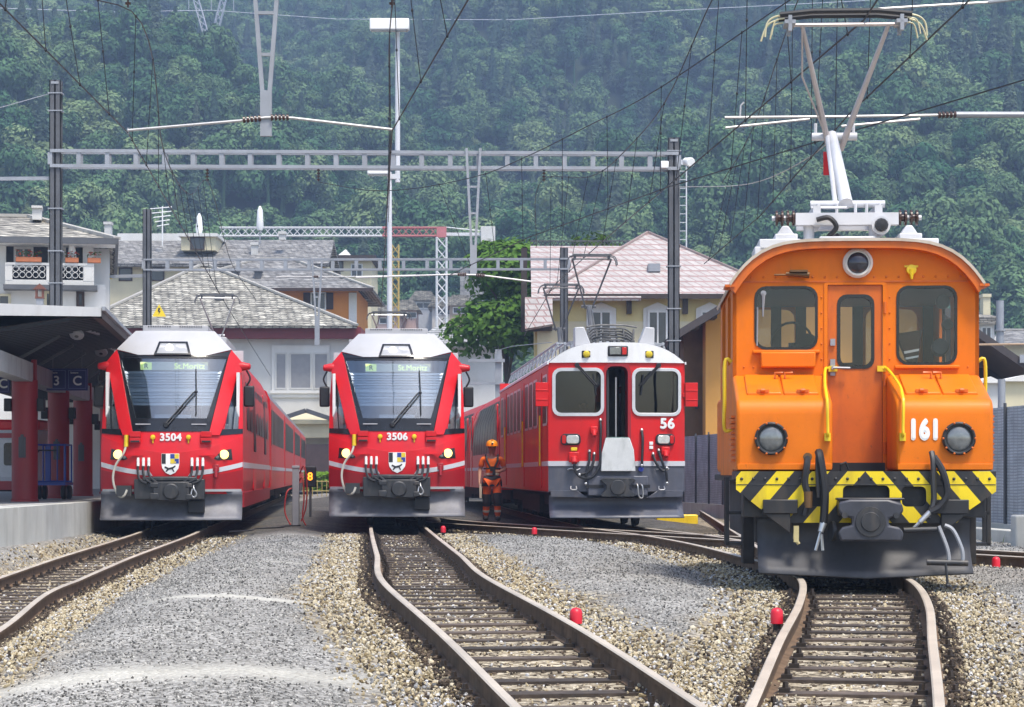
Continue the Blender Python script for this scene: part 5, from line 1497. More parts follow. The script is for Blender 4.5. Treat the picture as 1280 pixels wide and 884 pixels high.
    # ---- engine hoods
    for s in (-1, 1):
        xi, xo = s * .315, s * 1.27
        a, b = min(xi, xo), max(xi, xo)
        # side profile (depth, height): vertical nose, rounded shoulder, sloping lid
        pr = [(.03, 1.065), (.03, 1.62)] + [(.03 + .14 * (1 - cos(radians(q))), 1.62 + .17 * sin(radians(q))) for q in range(15, 91, 15)] + [(hb, 2.06), (hb, 1.065)]
        m = MB(); m.prism(pr, lambda u, v, d: (d, u, v), a, b); h = m.build('hood', ORG, t, bevel=.035, seg=3)
        lid = lambda x, y, dz: (x, y, 1.79 + (2.06 - 1.79) * (y - .17) / (hb - .17) + dz)
        cx = (a + b) / 2
        m = MB()
        for x0, x1 in ((cx - .36, cx - .01), (cx + .01, cx + .36)):
            vs = [lid(x, y, z) for z in (-.01, .028) for x, y in ((x0, .28), (x1, .28), (x1, .92), (x0, .92))]
            m.add(vs, [(3, 2, 1, 0), (4, 5, 6, 7), (0, 1, 5, 4), (1, 2, 6, 5), (2, 3, 7, 6), (3, 0, 4, 7)])
        lo = m.build('hood_lid', ORG, h, bevel=.012)
        m = MB()
        for x in (cx - .2, cx + .2): m.bar(lid(x - .06, .3, .035), lid(x + .06, .3, .035), .05, .03); m.cyl(lid(x - .02, .27, .05), lid(x + .02, .27, .05), .022, n=8)
        for x in (cx - .05, cx + .05): m.tube([lid(x, .75, .03), lid(x, .75, .09), lid(x - s * .08, .75, .09)], .014, 6)
        m.build('lid_catch', ORGD, lo, smooth=50)
        m = MB()
        for i in range(9): m.ball((a + .06 + i * (b - a - .12) / 8, .02, 1.11), (.011, .009, .011), 0, 6, 4)
        m.box(a + .01, b - .01, .012, .03, 1.075, 1.135)
        m.build('hood_foot', ORG, h, bevel=.004)
        # lamp
        lx = s * .925
        m = MB(); m.lathe([(.165, .02), (.165, -.045), (.15, -.06), (.135, -.055), (.13, -.03)], (lx, .03, 1.385), (0, 1, 0), 28); hl = m.build('headlight', mat('black lamp ring', (.02, .02, .02), .4), h, smooth=40)
        m = MB(); m.lathe([(0, -.052), (.06, -.05), (.11, -.04), (.132, -.02), (.132, .0)], (lx, .03, 1.385), (0, 1, 0), 28); m.build('lamp_glass', LENS, hl, smooth=60)
        m = MB(); 
        for q in range(10): m.ball((lx + .158 * cos(q * pi / 5), -.03, 1.385 + .158 * sin(q * pi / 5)), .012, 0, 6, 4)
        m.build('ring_screws', ORGD, hl)
        # inner edge handrail, yellow
        m = MB(); xr = s * .37
        hose(m, [(xr - s * .09, hb - .02, 2.12), (xr - s * .05, hb - .10, 2.11), (xr, .30, 1.93), (xr + s * .005, .06, 1.82), (xr + s * .005, -.035, 1.74), (xr, -.05, 1.5), (xr, -.05, 1.42), (xr, .03, 1.40)], .0155)
        m.box(xr - s * .12 - .03, xr - s * .12 + .06, hb - .03, hb, 2.09, 2.15); m.box(xr - .03, xr + .03, -.03, .03, 1.36, 1.44); m.build('handrail', YELLOW, t, smooth=50)
        # louvres on the outer hood side
        m = MB()
        for i in range(9): m.bar((s * 1.285, .25, 1.17 + i * .055), (s * 1.285, .85, 1.17 + i * .055), .05, .02)
        m.build('louvre_panel', ORGD, h)
        m = MB(); hose(m, [(s * 1.27, hb + .1, 2.2), (s * 1.34, hb + .1, 2.2), (s * 1.345, hb + .1, 1.8), (s * 1.345, hb + .1, 1.5), (s * 1.27, hb + .1, 1.5)], .02); m.build('side_handrail', YELLOW, t, smooth=50)
    m = MB(); m.box(-.98, -.42, hb - .14, hb, 2.13, 2.29); m.build('tread_box', ORG, t, bevel=.015)
    # number
    text('161', .265, (.588, .022, 1.465), FRONT, LETTER, t, 'number', .07, sx=.72)
    # top lamp, whistle, tail lamp
    m = MB(); m.lathe([(.155, .04), (.155, -.05), (.13, -.07), (.125, -.05)], (.02, hb, 3.21), (0, 1, 0), 26); tl = m.build('headlight', mat('pale lamp ring', (.6, .57, .52), .4), t, smooth=40)
    m = MB(); m.lathe([(0, -.09), (.07, -.08), (.11, -.05), (.125, -.02), (.125, 0)], (.02, hb, 3.21), (0, 1, 0), 26); m.build('lamp_glass', mat('dark lamp glass', (.06, .06, .07), .08, metal=.5), tl, smooth=60)
    m = MB(); m.lathe([(0, -.06), (.05, -.055), (.055, 0)], (.57, hb, 3.14), (0, 1, 0), 14); m.cyl((.57, hb - .04, 3.14), (.57, hb - .05, 3.04), .035, .012, 10); m.box(.50, .64, hb - .02, hb, 3.165, 3.185); m.build('tail_lamp', YELLOW, t, smooth=50)
    m = MB(); m.cyl((-.72, hb - .06, 3.10), (-.48, hb - .07, 3.085), .02, .035, 10); m.box(-.68, -.5, hb - .12, hb, 3.115, 3.135); m.cyl((-.84, hb - .05, 3.09), (-.72, hb - .06, 3.09), .01, n=6); m.build('whistle', mat('brown brass', (.16, .09, .04), .45, metal=.5), t, smooth=50)
    # ---- front beam with chevrons: the plate is cut into stripes that share one outline
    out = [(-1.275, 1.06), (1.285, 1.06), (1.285, .86), (1.0, .66), (.90, .55), (-.88, .55), (-1.0, .66), (-1.275, .88)]
    hl_, hr_ = rrect(-.60, -.36, .71, .91, .05), rrect(.36, .60, .71, .91, .05)
    hc_ = rrect(-.22, .24, .74, .92, .05)
    bmx = bmesh.new()
    for lp in (out, hl_, hr_, hc_):
        v_ = [bmx.verts.new((u, w, 0)) for u, w in lp]
        for i in range(len(v_)): bmx.edges.new((v_[i], v_[(i + 1) % len(v_)]))
    bmesh.ops.triangle_fill(bmx, use_beauty=True, edges=bmx.edges[:], normal=(0, 0, 1))
    SLP = 1.17; per = .35
    bmesh.ops.bisect_plane(bmx, geom=bmx.verts[:] + bmx.edges[:] + bmx.faces[:], dist=1e-5, plane_co=(0.005, 0, 0), plane_no=(1, 0, 0))
    for sg in (-1, 1):                                       # stripes rise towards the middle on both sides
        for c in np.arange(-6, 14) * per / 2:
            # line: x*sg + z/SLP... = c
            nrm = Vector((sg, 1 / SLP * 1.0, 0))
            ge = [f for f in bmx.faces if f.calc_center_median().x * sg > -0.01]
            geo = set()
            for f in ge: geo.add(f); geo.update(f.edges); geo.update(f.verts)
            bmesh.ops.bisect_plane(bmx, geom=list(geo), dist=1e-5, plane_co=(sg * c, 0, 0) if False else (sg * (c - 0), 1.06, 0), plane_no=nrm)
        bmesh.ops.bisect_plane(bmx, geom=bmx.verts[:] + bmx.edges[:] + bmx.faces[:], dist=1e-5, plane_co=(0.005, 0, 0), plane_no=(1, 0, 0))
    bmx.verts.index_update()
    mb = MB(); n = len(bmx.verts)
    mb.v = [(v.co.x, -.03, v.co.y) for v in bmx.verts] + [(v.co.x, .03, v.co.y) for v in bmx.verts]
    for f in bmx.faces:
        c = f.calc_center_median(); ix = [v.index for v in f.verts]
        u = abs(c.x) + (c.y - 1.06) / SLP
        mb.f.append(tuple(ix)); mb.m.append(0 if math.floor(u / (per / 2)) % 2 else 1)
        mb.f.append(tuple(i + n for i in reversed(ix))); mb.m.append(0)
    for e in bmx.edges:
        if len(e.link_faces) == 1:
            a, b = e.verts[0].index, e.verts[1].index; mb.f.append((a, b, b + n, a + n)); mb.m.append(0)
    bmx.free()
    BLKP = mat('black beam paint', (.018, .018, .02), .45, var=.3, scale=4, dirt=(.08, .06, .04), dirtamt=.5)
    YCH = mat('chevron yellow', (.80, .60, .008), .42, var=.08, scale=3, dirt=(.25, .17, .03), dirtamt=.55)
    mb.build('buffer_beam', [BLKP, YCH], t)
    m = MB()
    for i in range(22): m.ball((-1.22 + i * 2.44 / 21, -.032, .985), (.016, .012, .016), 0, 6, 4)
    m.box(-1.27, 1.28, -.035, -.028, .925, .932)
    m.build('beam_bolts', DKGREY, t, smooth=60)
    m = MB(); m.box(-1.27, 1.27, .03, hb + .1, .98, 1.06); m.box(-1.2, 1.2, .1, .5, .6, .98); m.build('front_platform', BLKP, t, bevel=.01)
    # coupler
    m = MB(); cpl = [(-.20, .80), (.22, .80), (.36, .76), (.38, .68), (.33, .62), (.22, .60), (.22, .53), (.33, .51), (.38, .45), (.36, .36), (-.30, .36), (-.33, .45), (-.28, .51), (-.18, .53), (-.18, .60), (-.28, .62), (-.33, .68), (-.32, .77)]
    cpl = [(.02 + (x - .02) * .9, .575 + (z - .575) * .93) for x, z in cpl]; panel(m, [cpl], flat_front(0), -.36, -.30); cp = m.build('coupler', mat('dark slate coupler paint', (.042, .044, .056), .45, var=.25, scale=5, dirt=(.1, .09, .08), dirtamt=.5), t, bevel=.02)
    m = MB(); m.cyl((.02, -.355, .565), (.02, -.375, .565), .15, .145, 24); m.cyl((.02, -.37, .565), (.02, -.385, .565), .10, .09, 24)
    for x in (-.23, .27): m.cyl((x, -.36, .63), (x, -.375, .63), .03, n=10)
    m.build('coupler_face', DKGREY, cp, smooth=40)
    m = MB(); m.box(-.28, .32, -.30, .1, .62, .78); m.cyl((.02, -.3, .57), (.02, .2, .57), .16, n=16); m.box(-.30, .36, -.31, -.06, .775, .80); m.build('coupler_housing', BLKP, cp, bevel=.015)
    # brackets at the beam ends
    for s in (-1, 1):
        m = MB(); m.box(s * .84 - .17, s * .84 + .17, -.10, .05, .64, .78); m.prism([(s * .74, .64), (s * 1.0, .64), (s * .74, .44)], flat_front(-.08), 0, .06); m.build('bracket', BLKP, t, bevel=.008)
    # screw couplings and hoses
    m = MB(); hose(m, [(-.57, -.05, 1.19), (-.58, -.12, 1.12), (-.60, -.13, .95), (-.57, -.13, .8), (-.6, -.12, .62)], .035); m.cyl((-.57, -.03, 1.2), (-.57, -.07, 1.2), .045, n=10, m=1); m.cyl((-.57, -.13, .86), (-.57, -.13, .70), .045, .04, 10, 1); m.box(-.71, -.66, -.12, -.06, .36, .52, 2); m.tube([(-.69, -.09, .5), (-.7, -.1, .4), (-.66, -.1, .34)], .02, 6, 2)
    m.build('brake_hose', [BLACK, mat('brown brass', (.16, .09, .04)), mat('pale brass', (.6, .5, .25), .4, metal=.5)], t, smooth=50)
    m = MB(); hose(m, [(-.46, -.05, 1.25), (-.45, -.12, 1.18), (-.41, -.14, .9), (-.41, -.14, .7), (-.42, -.14, .55)], .042); hose(m, [(-.47, -.1, 1.2), (-.47, -.11, 1.0), (-.46, -.11, .8)], .028, 1)
    m.cyl((-.42, -.14, .55), (-.45, -.16, .46), .04, .03, 10, 2); m.tube([(-.45, -.16, .46), (-.50, -.17, .28)], .016, 6, 2); m.tube([(-.44, -.16, .44), (-.43, -.17, .28)], .016, 6, 2); m.lathe([(0, -.02), (.10, -.015), (.10, .015), (0, .02)], (-.33, -.12, .47), (1, .2, 0), 16, 1)
    m.build('brake_hose', [BLACK, DKGREY, STEEL], t, smooth=50)
    m = MB(); hose(m, [(.65, -.05, 1.25), (.66, -.10, 1.15), (.66, -.11, .95), (.66, -.12, .75), (.6, -.15, .6)], .03, 1); hose(m, [(.67, -.07, 1.2), (.75, -.14, 1.05), (.79, -.16, .85), (.72, -.16, .72), (.62, -.16, .66)], .036)
    m.tube([(.62, -.16, .66), (.52, -.17, .56)], .028, 8, 2); m.tube([(.54, -.17, .58), (.46, -.17, .50)], .018, 6, 2); m.build('brake_hose', [BLACK, DKGREY, STEEL], t, smooth=50)
    m = MB(); m.tube([(.36, -.2, .48), (.68, -.2, .49)], .028, 8, 1); hose(m, [(.70, -.2, .52), (.78, -.24, .3), (.80, -.24, .15)], .02); hose(m, [(.76, -.2, .53), (.84, -.22, .48), (.92, -.24, .3), (.93, -.24, .17)], .02)
    m.tube([(.58, -.24, .17), (.98, -.24, .16)], .032, 8, 1); m.tube([(.76, -.26, .16), (.78, -.26, -.05)], .014, 6, 1); m.ball((.78, -.26, -.06), .022, 1, 8, 6); m.build('screw_coupling', [GALV, DKGREY], t, smooth=50)
    plough(t, 1.055, .06, .60, -.02, mat('black plough steel', (.045, .045, .05), .58, metal=.05, var=.3, scale=3, dirt=(.10, .09, .08), dirtamt=.3), .05, .06)
    # running gear
    for yc in (1.5, 5.0):
        for s in (-1, 1):
            m = MB(); m.lathe([(0, -.06), (.40, -.06), (.45, -.055), (.45, 0), (.41, .0), (.40, .07), (.33, .07), (.3, .03), (.12, .03), (.12, .1), (0, .1)], (s * .535, yc, .40), (s, 0, 0), 26); m.build('wheel', BOGIE, t, smooth=40)
        m = MB(); m.cyl((-.6, yc, .4), (.6, yc, .4), .08); m.build('axle', BOGIE, t)
    m = MB()
    for s in (-1, 1): m.box(s * 1.02 - .05, s * 1.02 + .05, .25, 6.6, .34, .98); m.box(s * 1.12 - .06, s * 1.12 + .06, .6, 1.0, .12, .98)
    m.box(-.9, .9, 1.9, 4.7, .3, .98); m.box(-1.25, 1.25, hb, 6.9, .96, 1.03); m.build('underframe', BOGIE, t, bevel=.01)
    m = MB()
    for s in (-1, 1):
        for z in (.30, .62): m.box(s * 1.22 - .12, s * 1.22 + .12, .75, 1.1, z, z + .03)
        m.box(s * 1.33 - .02, s * 1.33 + .02, .75, .79, .3, 1.0); m.box(s * 1.33 - .02, s * 1.33 + .02, 1.06, 1.1, .3, 1.0)
    m.build('step', BLKP, t)
    # rear hood
    m = MB(); m.box(-1.25, 1.25, yr, yr + 1.6, 1.05, 1.95); m.build('rear_hood', ORG, t, bevel=.05)
    # ---- roof boxes and current collector
    WP = mat('white roof gear paint', (.58, .58, .60), .45, var=.06, dirt=(.4, .38, .36), dirtamt=.4)
    for s in (-1, 1):
        m = MB(); m.box(s * .73 - .22, s * .73 + .22, 1.75, 2.5, 3.3, 3.54); m.box(s * .80 - .10 + s * .1, s * .80 + .10 + s * .1, 1.75, 2.4, 3.25, 3.46); m.box(s * .66 - .12, s * .66 + .12, 1.8, 2.3, 3.5, 3.60); m.prism([(s * .66 - .10, 3.60), (s * .66 + .10, 3.60), (s * .66 + .03, 3.70), (s * .66 - .03, 3.70)], lambda u, v, d: (u, d, v), 1.95, 2.15); m.build('roof_box', WP, t, bevel=.012)
        m = MB()
        for q in (-.06, .06): m.lathe([(.03, -.05), (.085, -.04), (.085, -.02), (.04, -.01), (.04, .01), (.085, .02), (.085, .04), (.03, .05)], (s * .66 + q, 2.05, 3.79), (1, 0, 0), 14)
        m.build('insulator', INSUL, t, smooth=40)
    m = MB(); m.box(-.55, .60, 1.9, 2.4, 3.36, 3.52); m.box(-.3, .3, 1.9, 2.3, 3.5, 3.58); m.build('roof_box', WP, t, bevel=.012)
    yp = 2.05
    m = MB(); m.tube([(-.80, yp, 3.79), (.80, yp, 3.79)], .028, 8); m.box(-.55, .55, yp - .08, yp + .08, 3.71, 3.84); m.box(-.5, .5, yp + .5, yp + .6, 3.71, 3.80); m.box(-.36, -.28, yp - .05, yp + .6, 3.7, 3.92); m.box(.30, .38, yp - .05, yp + .6, 3.7, 3.92); m.tube([(-.38, yp + .1, 3.95), (.42, yp + .1, 3.95)], .04, 10); m.tube([(-.38, yp - .02, 3.90), (.0, yp - .02, 3.90)], .015, 6)
    for x in (-.3, -.1, .1, .22, .36): m.tube([(x, yp + .05, 3.82), (x, yp + .05, 3.95)], .018, 6)
    m.cyl((.36, yp - .12, 3.70), (.36, yp + .2, 3.70), .10, n=16); m.cyl((-.4, yp + .05, 3.5), (-.4, yp + .05, 3.72), .06, n=10); m.cyl((.3, yp + .05, 3.5), (.3, yp + .05, 3.72), .06, n=10)
    pf = m.build('pantograph', WP, t, smooth=45)
    m = MB(); hose(m, [(-.33, yp - .12, 3.76), (-.2, yp - .14, 3.78), (-.12, yp - .14, 3.68), (-.2, yp - .1, 3.58), (-.27, yp, 3.5)], .028); m.lathe([(0, -.06), (.06, -.05), (.075, 0), (.06, .05)], (.36, yp - .14, 3.70), (0, 1, 0), 12); m.build('cable', BLACK, pf, smooth=50)
    m = MB(); m.tube([(.0, yp + .05, 3.95), (-.08, yp + .95, 4.82)], [.075, .06], 12); m.tube([(-.11, yp + .1, 3.95), (-.13, yp + .9, 4.80)], .03, 8); m.tube([(-.30, yp + .95, 4.80), (.20, yp + .95, 4.80)], .045, 10)
    for x in (-.26, .16): m.tube([(x, yp + .95, 4.8), (x, yp + .95, 4.95)], .02, 6)
    m.build('lower_arm', WP, pf, smooth=45)
    m = MB(); m.tube([(-.10, yp + 1.0, 4.66), (-.46, yp + .2, 5.90)], [.038, .024], 8); m.tube([(.02, yp + 1.0, 4.66), (.47, yp + .2, 5.90)], [.038, .024], 8); m.tube([(-.14, yp + .9, 4.78), (-.44, yp + .5, 5.4), (-.46, yp + .2, 5.86)], .012, 6)
    m.tube([(-.56, yp + .2, 5.91), (.57, yp + .2, 5.91)], .022, 8); m.build('upper_arm', mat('dull pink steel', (.5, .44, .42), .45, metal=.4, var=.1), pf, smooth=45)
    m = MB()
    for e in (-.13, .13):
        m.tube([(-.71, yp + .2 + e, 6.0), (-.35, yp + .2 + e, 6.035), (.35, yp + .2 + e, 6.035), (.71, yp + .2 + e, 6.0)], .03, 8, 0)
        for s in (-1, 1):
            hose(m, [(s * .66, yp + .2 + e, 6.0), (s * .78, yp + .2 + e, 5.97), (s * .85, yp + .2 + e, 5.90), (s * (.87 + .03 * (e > 0)), yp + .2 + e, 5.76)], .011, 1)
            hose(m, [(s * .66, yp + .2 + e, 5.96), (s * .76, yp + .2 + e, 5.93), (s * .80, yp + .2 + e, 5.78)], .009, 1)
            m.box(s * .60 - .02, s * .60 + .02, yp + .2 + e - .04, yp + .2 + e + .04, 5.82, 5.99, 2)
    for s in (-1, 1): m.box(s * .60 - .06, s * .60 + .06, yp + .03, yp + .37, 5.90, 5.94, 2)
    m.build('collector_head', [mat('black carbon strip', (.018, .018, .02), .6), mat('pale horn', (.55, .5, .3), .4), GALV], pf, smooth=45)
    m = MB(); m.box(-.18, -.10, yp + .85, yp + .87, 4.36, 4.62); m.build('red_flag_plate', mat('red plate', (.6, .01, .015), .5), pf)
    return t
lo161 = loco161()
# broom leaning in the cab window
bt = thing('broom', 'dark bristled broom leaning upside down in the right cab window of the orange locomotive', 'broom', (3.50 + .66, 24.95, 2.19), 0)
m = MB(); m.prism([(-.05, .0), (.05, .0), (.10, .34), (-.18, .30)], lambda u, v, d: (u, d, v), -.04, .05); m.build('bristles', mat('dark bristles', (.06, .035, .02), .9, var=.4, scale=25), bt, bevel=.01)
m = MB(); m.prism([(-.085, .09), (.062, .12), (.066, .145), (-.095, .115)], lambda u, v, d: (u, d, v), -.05, .06); m.prism([(-.07, .03), (.056, .055), (.06, .075), (-.078, .05)], lambda u, v, d: (u, d, v), -.05, .06); m.build('binding', LETTER, bt)
m = MB(); m.tube([(0, 0, .02), (.12, .08, -1.05)], .016, 8); m.build('handle', mat('pale wood', (.4, .28, .15), .6), bt)
# ------------------------------------------------------------------ platform, canopy, columns
CONC = mat('pale concrete', (.52, .51, .46), .85, var=.12, scale=1.2, bump=.15, dirt=(.30, .28, .23), dirtamt=.6)
CONCD = mat('grey concrete', (.33, .33, .32), .85, var=.15, scale=1.5, dirt=(.2, .19, .17), dirtamt=.6)
def plat_x(y): return float(np.interp(y, TR['platform'][:, 1], TR['platform'][:, 0])) - 1.55
t = thing('station_platform', 'raised station platform with a pale concrete edge left of the curving track', 'platform', (0, 0, 0))
ys = np.arange(26, 100, 1.0)
mb = MB()
for a, b in zip(ys, ys[1:]):
    za, zb = .50, .50
    mb.add([(plat_x(a) - .35, a, za), (plat_x(b) - .35, b, zb), (-34, b, zb), (-34, a, za)], [(0, 1, 2, 3)])
mb.build('paving', mat('grey platform paving', (.36, .35, .33), .85, var=.12, scale=.7, dirt=(.24, .23, .21), dirtamt=.5), t, fix=False)
mb = MB()
for i, (a, b) in enumerate(zip(ys, ys[1:])):
    b2 = b - .012                                            # open joints between the edge slabs
    for (y0, y1) in ((a, b2),):
        p = [(plat_x(y0), y0), (plat_x(y1), y1), (plat_x(y1) - .36, y1), (plat_x(y0) - .36, y0)]
        mb.prism(p, lambda u, v, d: (u, v, d), -.5, .51)
mb.build('edge_slabs', CONC, t)
mb = MB(); 
for a, b in zip(ys, ys[1:]): mb.add([(plat_x(a) - .5, a, .505), (plat_x(b) - .5, b, .505), (plat_x(b) - .62, b, .505), (plat_x(a) - .62, a, .505)], [(0, 1, 2, 3)])
mb.build('white_line', LETTER, t, fix=False)

COLRED = mat('dark red column paint', (.26, .012, .016), .5, var=.1, scale=1.5, dirt=(.12, .03, .03), dirtamt=.4)
k = -.10
def cn(y): return -9.44 - .085 * (y - 46.5)                      # line of columns
for i, (y, d, lab) in enumerate(((46.5, .25, 'dark red canopy column nearest the camera'), (52.8, .235, 'dark red canopy column standing behind the luggage trolley'), (58.5, .235, 'dark red canopy column next to the railcar numbered 3504'), (66, .235, 'dark red canopy column farthest along the platform, mostly hidden'))):
    c = thing('canopy_column', lab, 'column', (cn(y), y, .5), 0, 'dark red columns under the platform canopy')
    mb = MB(); mb.lathe([(d + .02, 0), (d + .02, .04), (d, .05), (d, 2.35)], (0, 0, 0), (0, 0, 1), 24); mb.build('shaft', COLRED, c, smooth=40)
    mb = MB(); mb.box(-.03, .03, -d - .02, -d + .03, .85, 1.3); mb.box(-.07, .07, -d - .012, -d + .03, .85, 1.25); mb.build('cable_box', mat('dark cover plate', (.06, .06, .065), .5), c, bevel=.01)
    mb = MB()
    for s in (-1, 1): mb.box(s * (d + .07) - .07, s * (d + .07) + .07, -.09, .09, 1.75, 2.0); mb.tube([(s * d, 0, 1.85), (s * (d + .05), 0, 1.85)], .03, 6)
    mb.build('loudspeaker', BLACK, c, bevel=.02)
    mb = MB(); mb.box(d * .55, d * .9, -.06, .06, 2.3, 2.75); mb.build('bracket', COLRED, c)
t = thing('platform_canopy', 'dark ribbed platform canopy with a pale fascia over the red columns', 'canopy', (0, 0, 0))
ya, yb = 43.0, 92.0
def ce(y): return -7.38 + k * (y - 43)                        # track side edge of the roof
zr_ = lambda f: 3.93 - .9 * f                                 # falls from the edge (f = 0) to the gutter (f = 1)
wd_ = 1.75
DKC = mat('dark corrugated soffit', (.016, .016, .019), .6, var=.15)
def yf(x): return max(36.0, 43.0 + (x - ce(43)) * 1.25)          # the near end is cut at a slant
def sz(x, y):                                                     # soffit: falls from the track edge to the column beam, then rises again
    f = (ce(y) - x) / wd_
    return 3.93 - .42 * f if f < 1 else 3.51 + .11 * (f - 1)
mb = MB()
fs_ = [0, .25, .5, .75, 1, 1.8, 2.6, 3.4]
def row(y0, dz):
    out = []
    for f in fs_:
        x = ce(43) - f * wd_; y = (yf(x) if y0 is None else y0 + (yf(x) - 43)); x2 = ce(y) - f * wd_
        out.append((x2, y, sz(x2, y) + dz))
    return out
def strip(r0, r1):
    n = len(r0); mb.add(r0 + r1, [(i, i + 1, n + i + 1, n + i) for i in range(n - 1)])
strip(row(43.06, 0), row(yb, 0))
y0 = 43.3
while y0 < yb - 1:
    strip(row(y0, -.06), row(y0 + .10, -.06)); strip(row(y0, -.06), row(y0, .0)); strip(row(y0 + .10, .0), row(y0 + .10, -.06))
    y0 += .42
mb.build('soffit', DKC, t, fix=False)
PALE = mat('pale fascia sheet', (.55, .55, .55), .5, var=.05, dirt=(.36, .34, .32), dirtamt=.35)
mb = MB()
xl_ = ce(43) - 6; top = lambda x, y: 4.02 - .04 * (ce(y) - x)
q0 = (ce(43) + .02, 43.0, 4.02); q1 = (xl_, yf(xl_), 3.80)
mb.add([q0, (ce(yb) + .02, yb, 4.02), (ce(yb) - 6, yb, 3.80), q1], [(0, 1, 2, 3)])
xm_ = ce(43) - 1.75
for (xa_, za0, za1), (xb_, zb0, zb1) in (((ce(43) + .02, 4.02, 3.86), (xm_, 3.955, 3.735)), ((xm_, 3.955, 3.735), (xl_, 3.80, 3.62))):
    A, B2 = (xa_, 43.0 if xa_ > ce(43) else yf(xa_)), (xb_, yf(xb_))
    v = [(A[0], A[1], za0), (B2[0], B2[1], zb0), (B2[0], B2[1], zb1), (A[0], A[1], za1)]
    mb.add(v + [(x, y + .06, z) for x, y, z in v], [(0, 1, 2, 3), (7, 6, 5, 4), (0, 4, 5, 1), (2, 6, 7, 3)])
mb.build('roof_sheet', PALE, t)
mb = MB(); 
mb.add([(ce(ya) + .03, ya + .02, 3.98), (ce(yb) + .03, yb, 3.98), (ce(yb) + .03, yb, 3.83), (ce(ya) + .03, ya + .02, 3.83)], [(0, 1, 2, 3)])
mb.add([(ce(ya) + .03, ya + .02, 3.82), (ce(yb) + .03, yb, 3.82), (ce(yb) - .2, yb, 3.86), (ce(ya) - .2, ya + .02, 3.86)], [(0, 1, 2, 3)])
mb.build('edge_board', mat('brown edge board', (.09, .06, .05), .6, var=.15), t, fix=False)
mb = MB(); mb.bar((ce(ya) + .06, ya, 4.0), (ce(yb) + .06, yb, 4.0), .06, .07); mb.build('gutter', GALV, t)
gy0 = 40.0
mb = MB(); mb.bar((cn(40.4), 40.4, 3.0), (cn(90), 90, 3.0), .34, .36, up=(0, 0, 1)); mb.build('column_beam', CONCD, t)
mb = MB()
for y in np.arange(45, 90, 3.1): mb.bar((cn(y), y, 3.16), (ce(y) - .9, y, 3.62), .05, .05); mb.bar((cn(y), y, 3.16), (cn(y) - 1.2, y, 3.6), .05, .05)
mb.build('struts', MASTGREY, t)
for i, y in enumerate((45.5, 52.0, 58.5)):
    l = thing('soffit_lamp', ['round lamp under the canopy edge nearest the camera', 'round lamp under the canopy close to the mirror of the railcar numbered 3504', 'round lamp deeper under the canopy behind the railcar numbered 3504'][i], 'lamp', (ce(y) - .62, y, 3.66), 0, 'round lamps under the platform canopy')
    mb = MB(); mb.lathe([(.13, -.03), (.14, 0), (.13, .03), (.09, .05)], (0, 0, .02), (0, -.6, -.8), 16); mb.build('ring', GALV, l, smooth=40)
    mb = MB(); mb.lathe([(.09, 0), (.08, .045), (0, .055)], (0, 0, .02), (0, -.6, -.8), 14); mb.build('bulb', BLACK if i else LENS, l, smooth=40)
    mb = MB(); mb.box(-.02, .02, -.02, .02, .02, .22); mb.box(.1, .16, .3, 1.6, .1, .14); mb.build('holder', GALV, l)
BLUE = mat('deep blue sign enamel', (.018, .022, .14), .4, var=.05)
def blue_sign(name_label, x, y, z, words, parts_, w=.86, group='blue platform signs'):
    s = thing('platform_sign', name_label, 'sign', (x, y, z), 0, group)
    mb = MB(); mb.box(-w / 2, w / 2, -.03, .03, -.23, .23); mb.build('board', BLUE, s, bevel=.008)
    n = len(parts_)
    for i, (big, small) in enumerate(parts_):
        cx = -w / 2 + (i + .5) * w / n
        mb = MB(); h = .19; a = w / n / 2 - .03
        panel(mb, [[(cx - a, -h), (cx + a, -h), (cx + a, h), (cx - a, h)], [(cx - a + .008, -h + .008), (cx + a - .008, -h + .008), (cx + a - .008, h - .008), (cx - a + .008, h - .008)]], flat_front(0), -.034, -.03); mb.build('thin_border', mat('faint blue line', (.18, .2, .42), .5), s)
        text(big, .27, (cx, -.034, -.035), FRONT, LETTER, s, 'lettering', .02)
        if small: text(small, .055, (cx - .06, -.034, .14), FRONT, LETTER, s, 'lettering', 0)
    mb = MB()
    for e in (-.3, .3): mb.tube([(e * w / .86, 0, .22), (e * w / .86, 0, .62)], .012, 6)
    mb.build('hanger', MASTGREY, s)
    return s
blue_sign('blue sign reading 3 C hanging under the canopy', (84 - 640) * 50 / F, 50.0, HC + (593 - 474.5) * 50 / F, None, [('3', 'Binario'), ('C', 'Settore')])
blue_sign('blue sign with a C cut off by the left picture edge', (-4 - 640) * 50 / F, 50.0, HC + (593 - 478) * 50 / F, None, [('3', ''), ('C', '')], .56)

# luggage trolley
y = 50.5; t = thing('luggage_trolley', 'blue tubular luggage trolley parked between the red columns', 'trolley', ((66 - 640) * y / F, y, .5))
BT = mat('blue trolley paint', (.03, .06, .32), .45, var=.1)
mb = MB()
for x in (-.30, .30):
    mb.tube([(x, -.2, .35), (x, -.2, 1.15)], .02, 6); mb.tube([(x, .5, .35), (x, .5, 1.15)], .02, 6); mb.tube([(x, -.2, 1.15), (x, .5, 1.15)], .02, 6)
for z in (1.15, .38): mb.tube([(-.30, -.2, z), (.30, -.2, z)], .02, 6); mb.tube([(-.30, .5, z), (.30, .5, z)], .02, 6)
for x in (-.15, .0, .15): mb.tube([(x, .5, .38), (x, .5, 1.15)], .016, 6)
mb.box(-.12, -.02, -.21, -.19, .4, 1.12); mb.build('frame', BT, t, smooth=50)
mb = MB(); mb.box(-.32, .32, -.3, .6, .30, .36); mb.build('deck', BT, t)
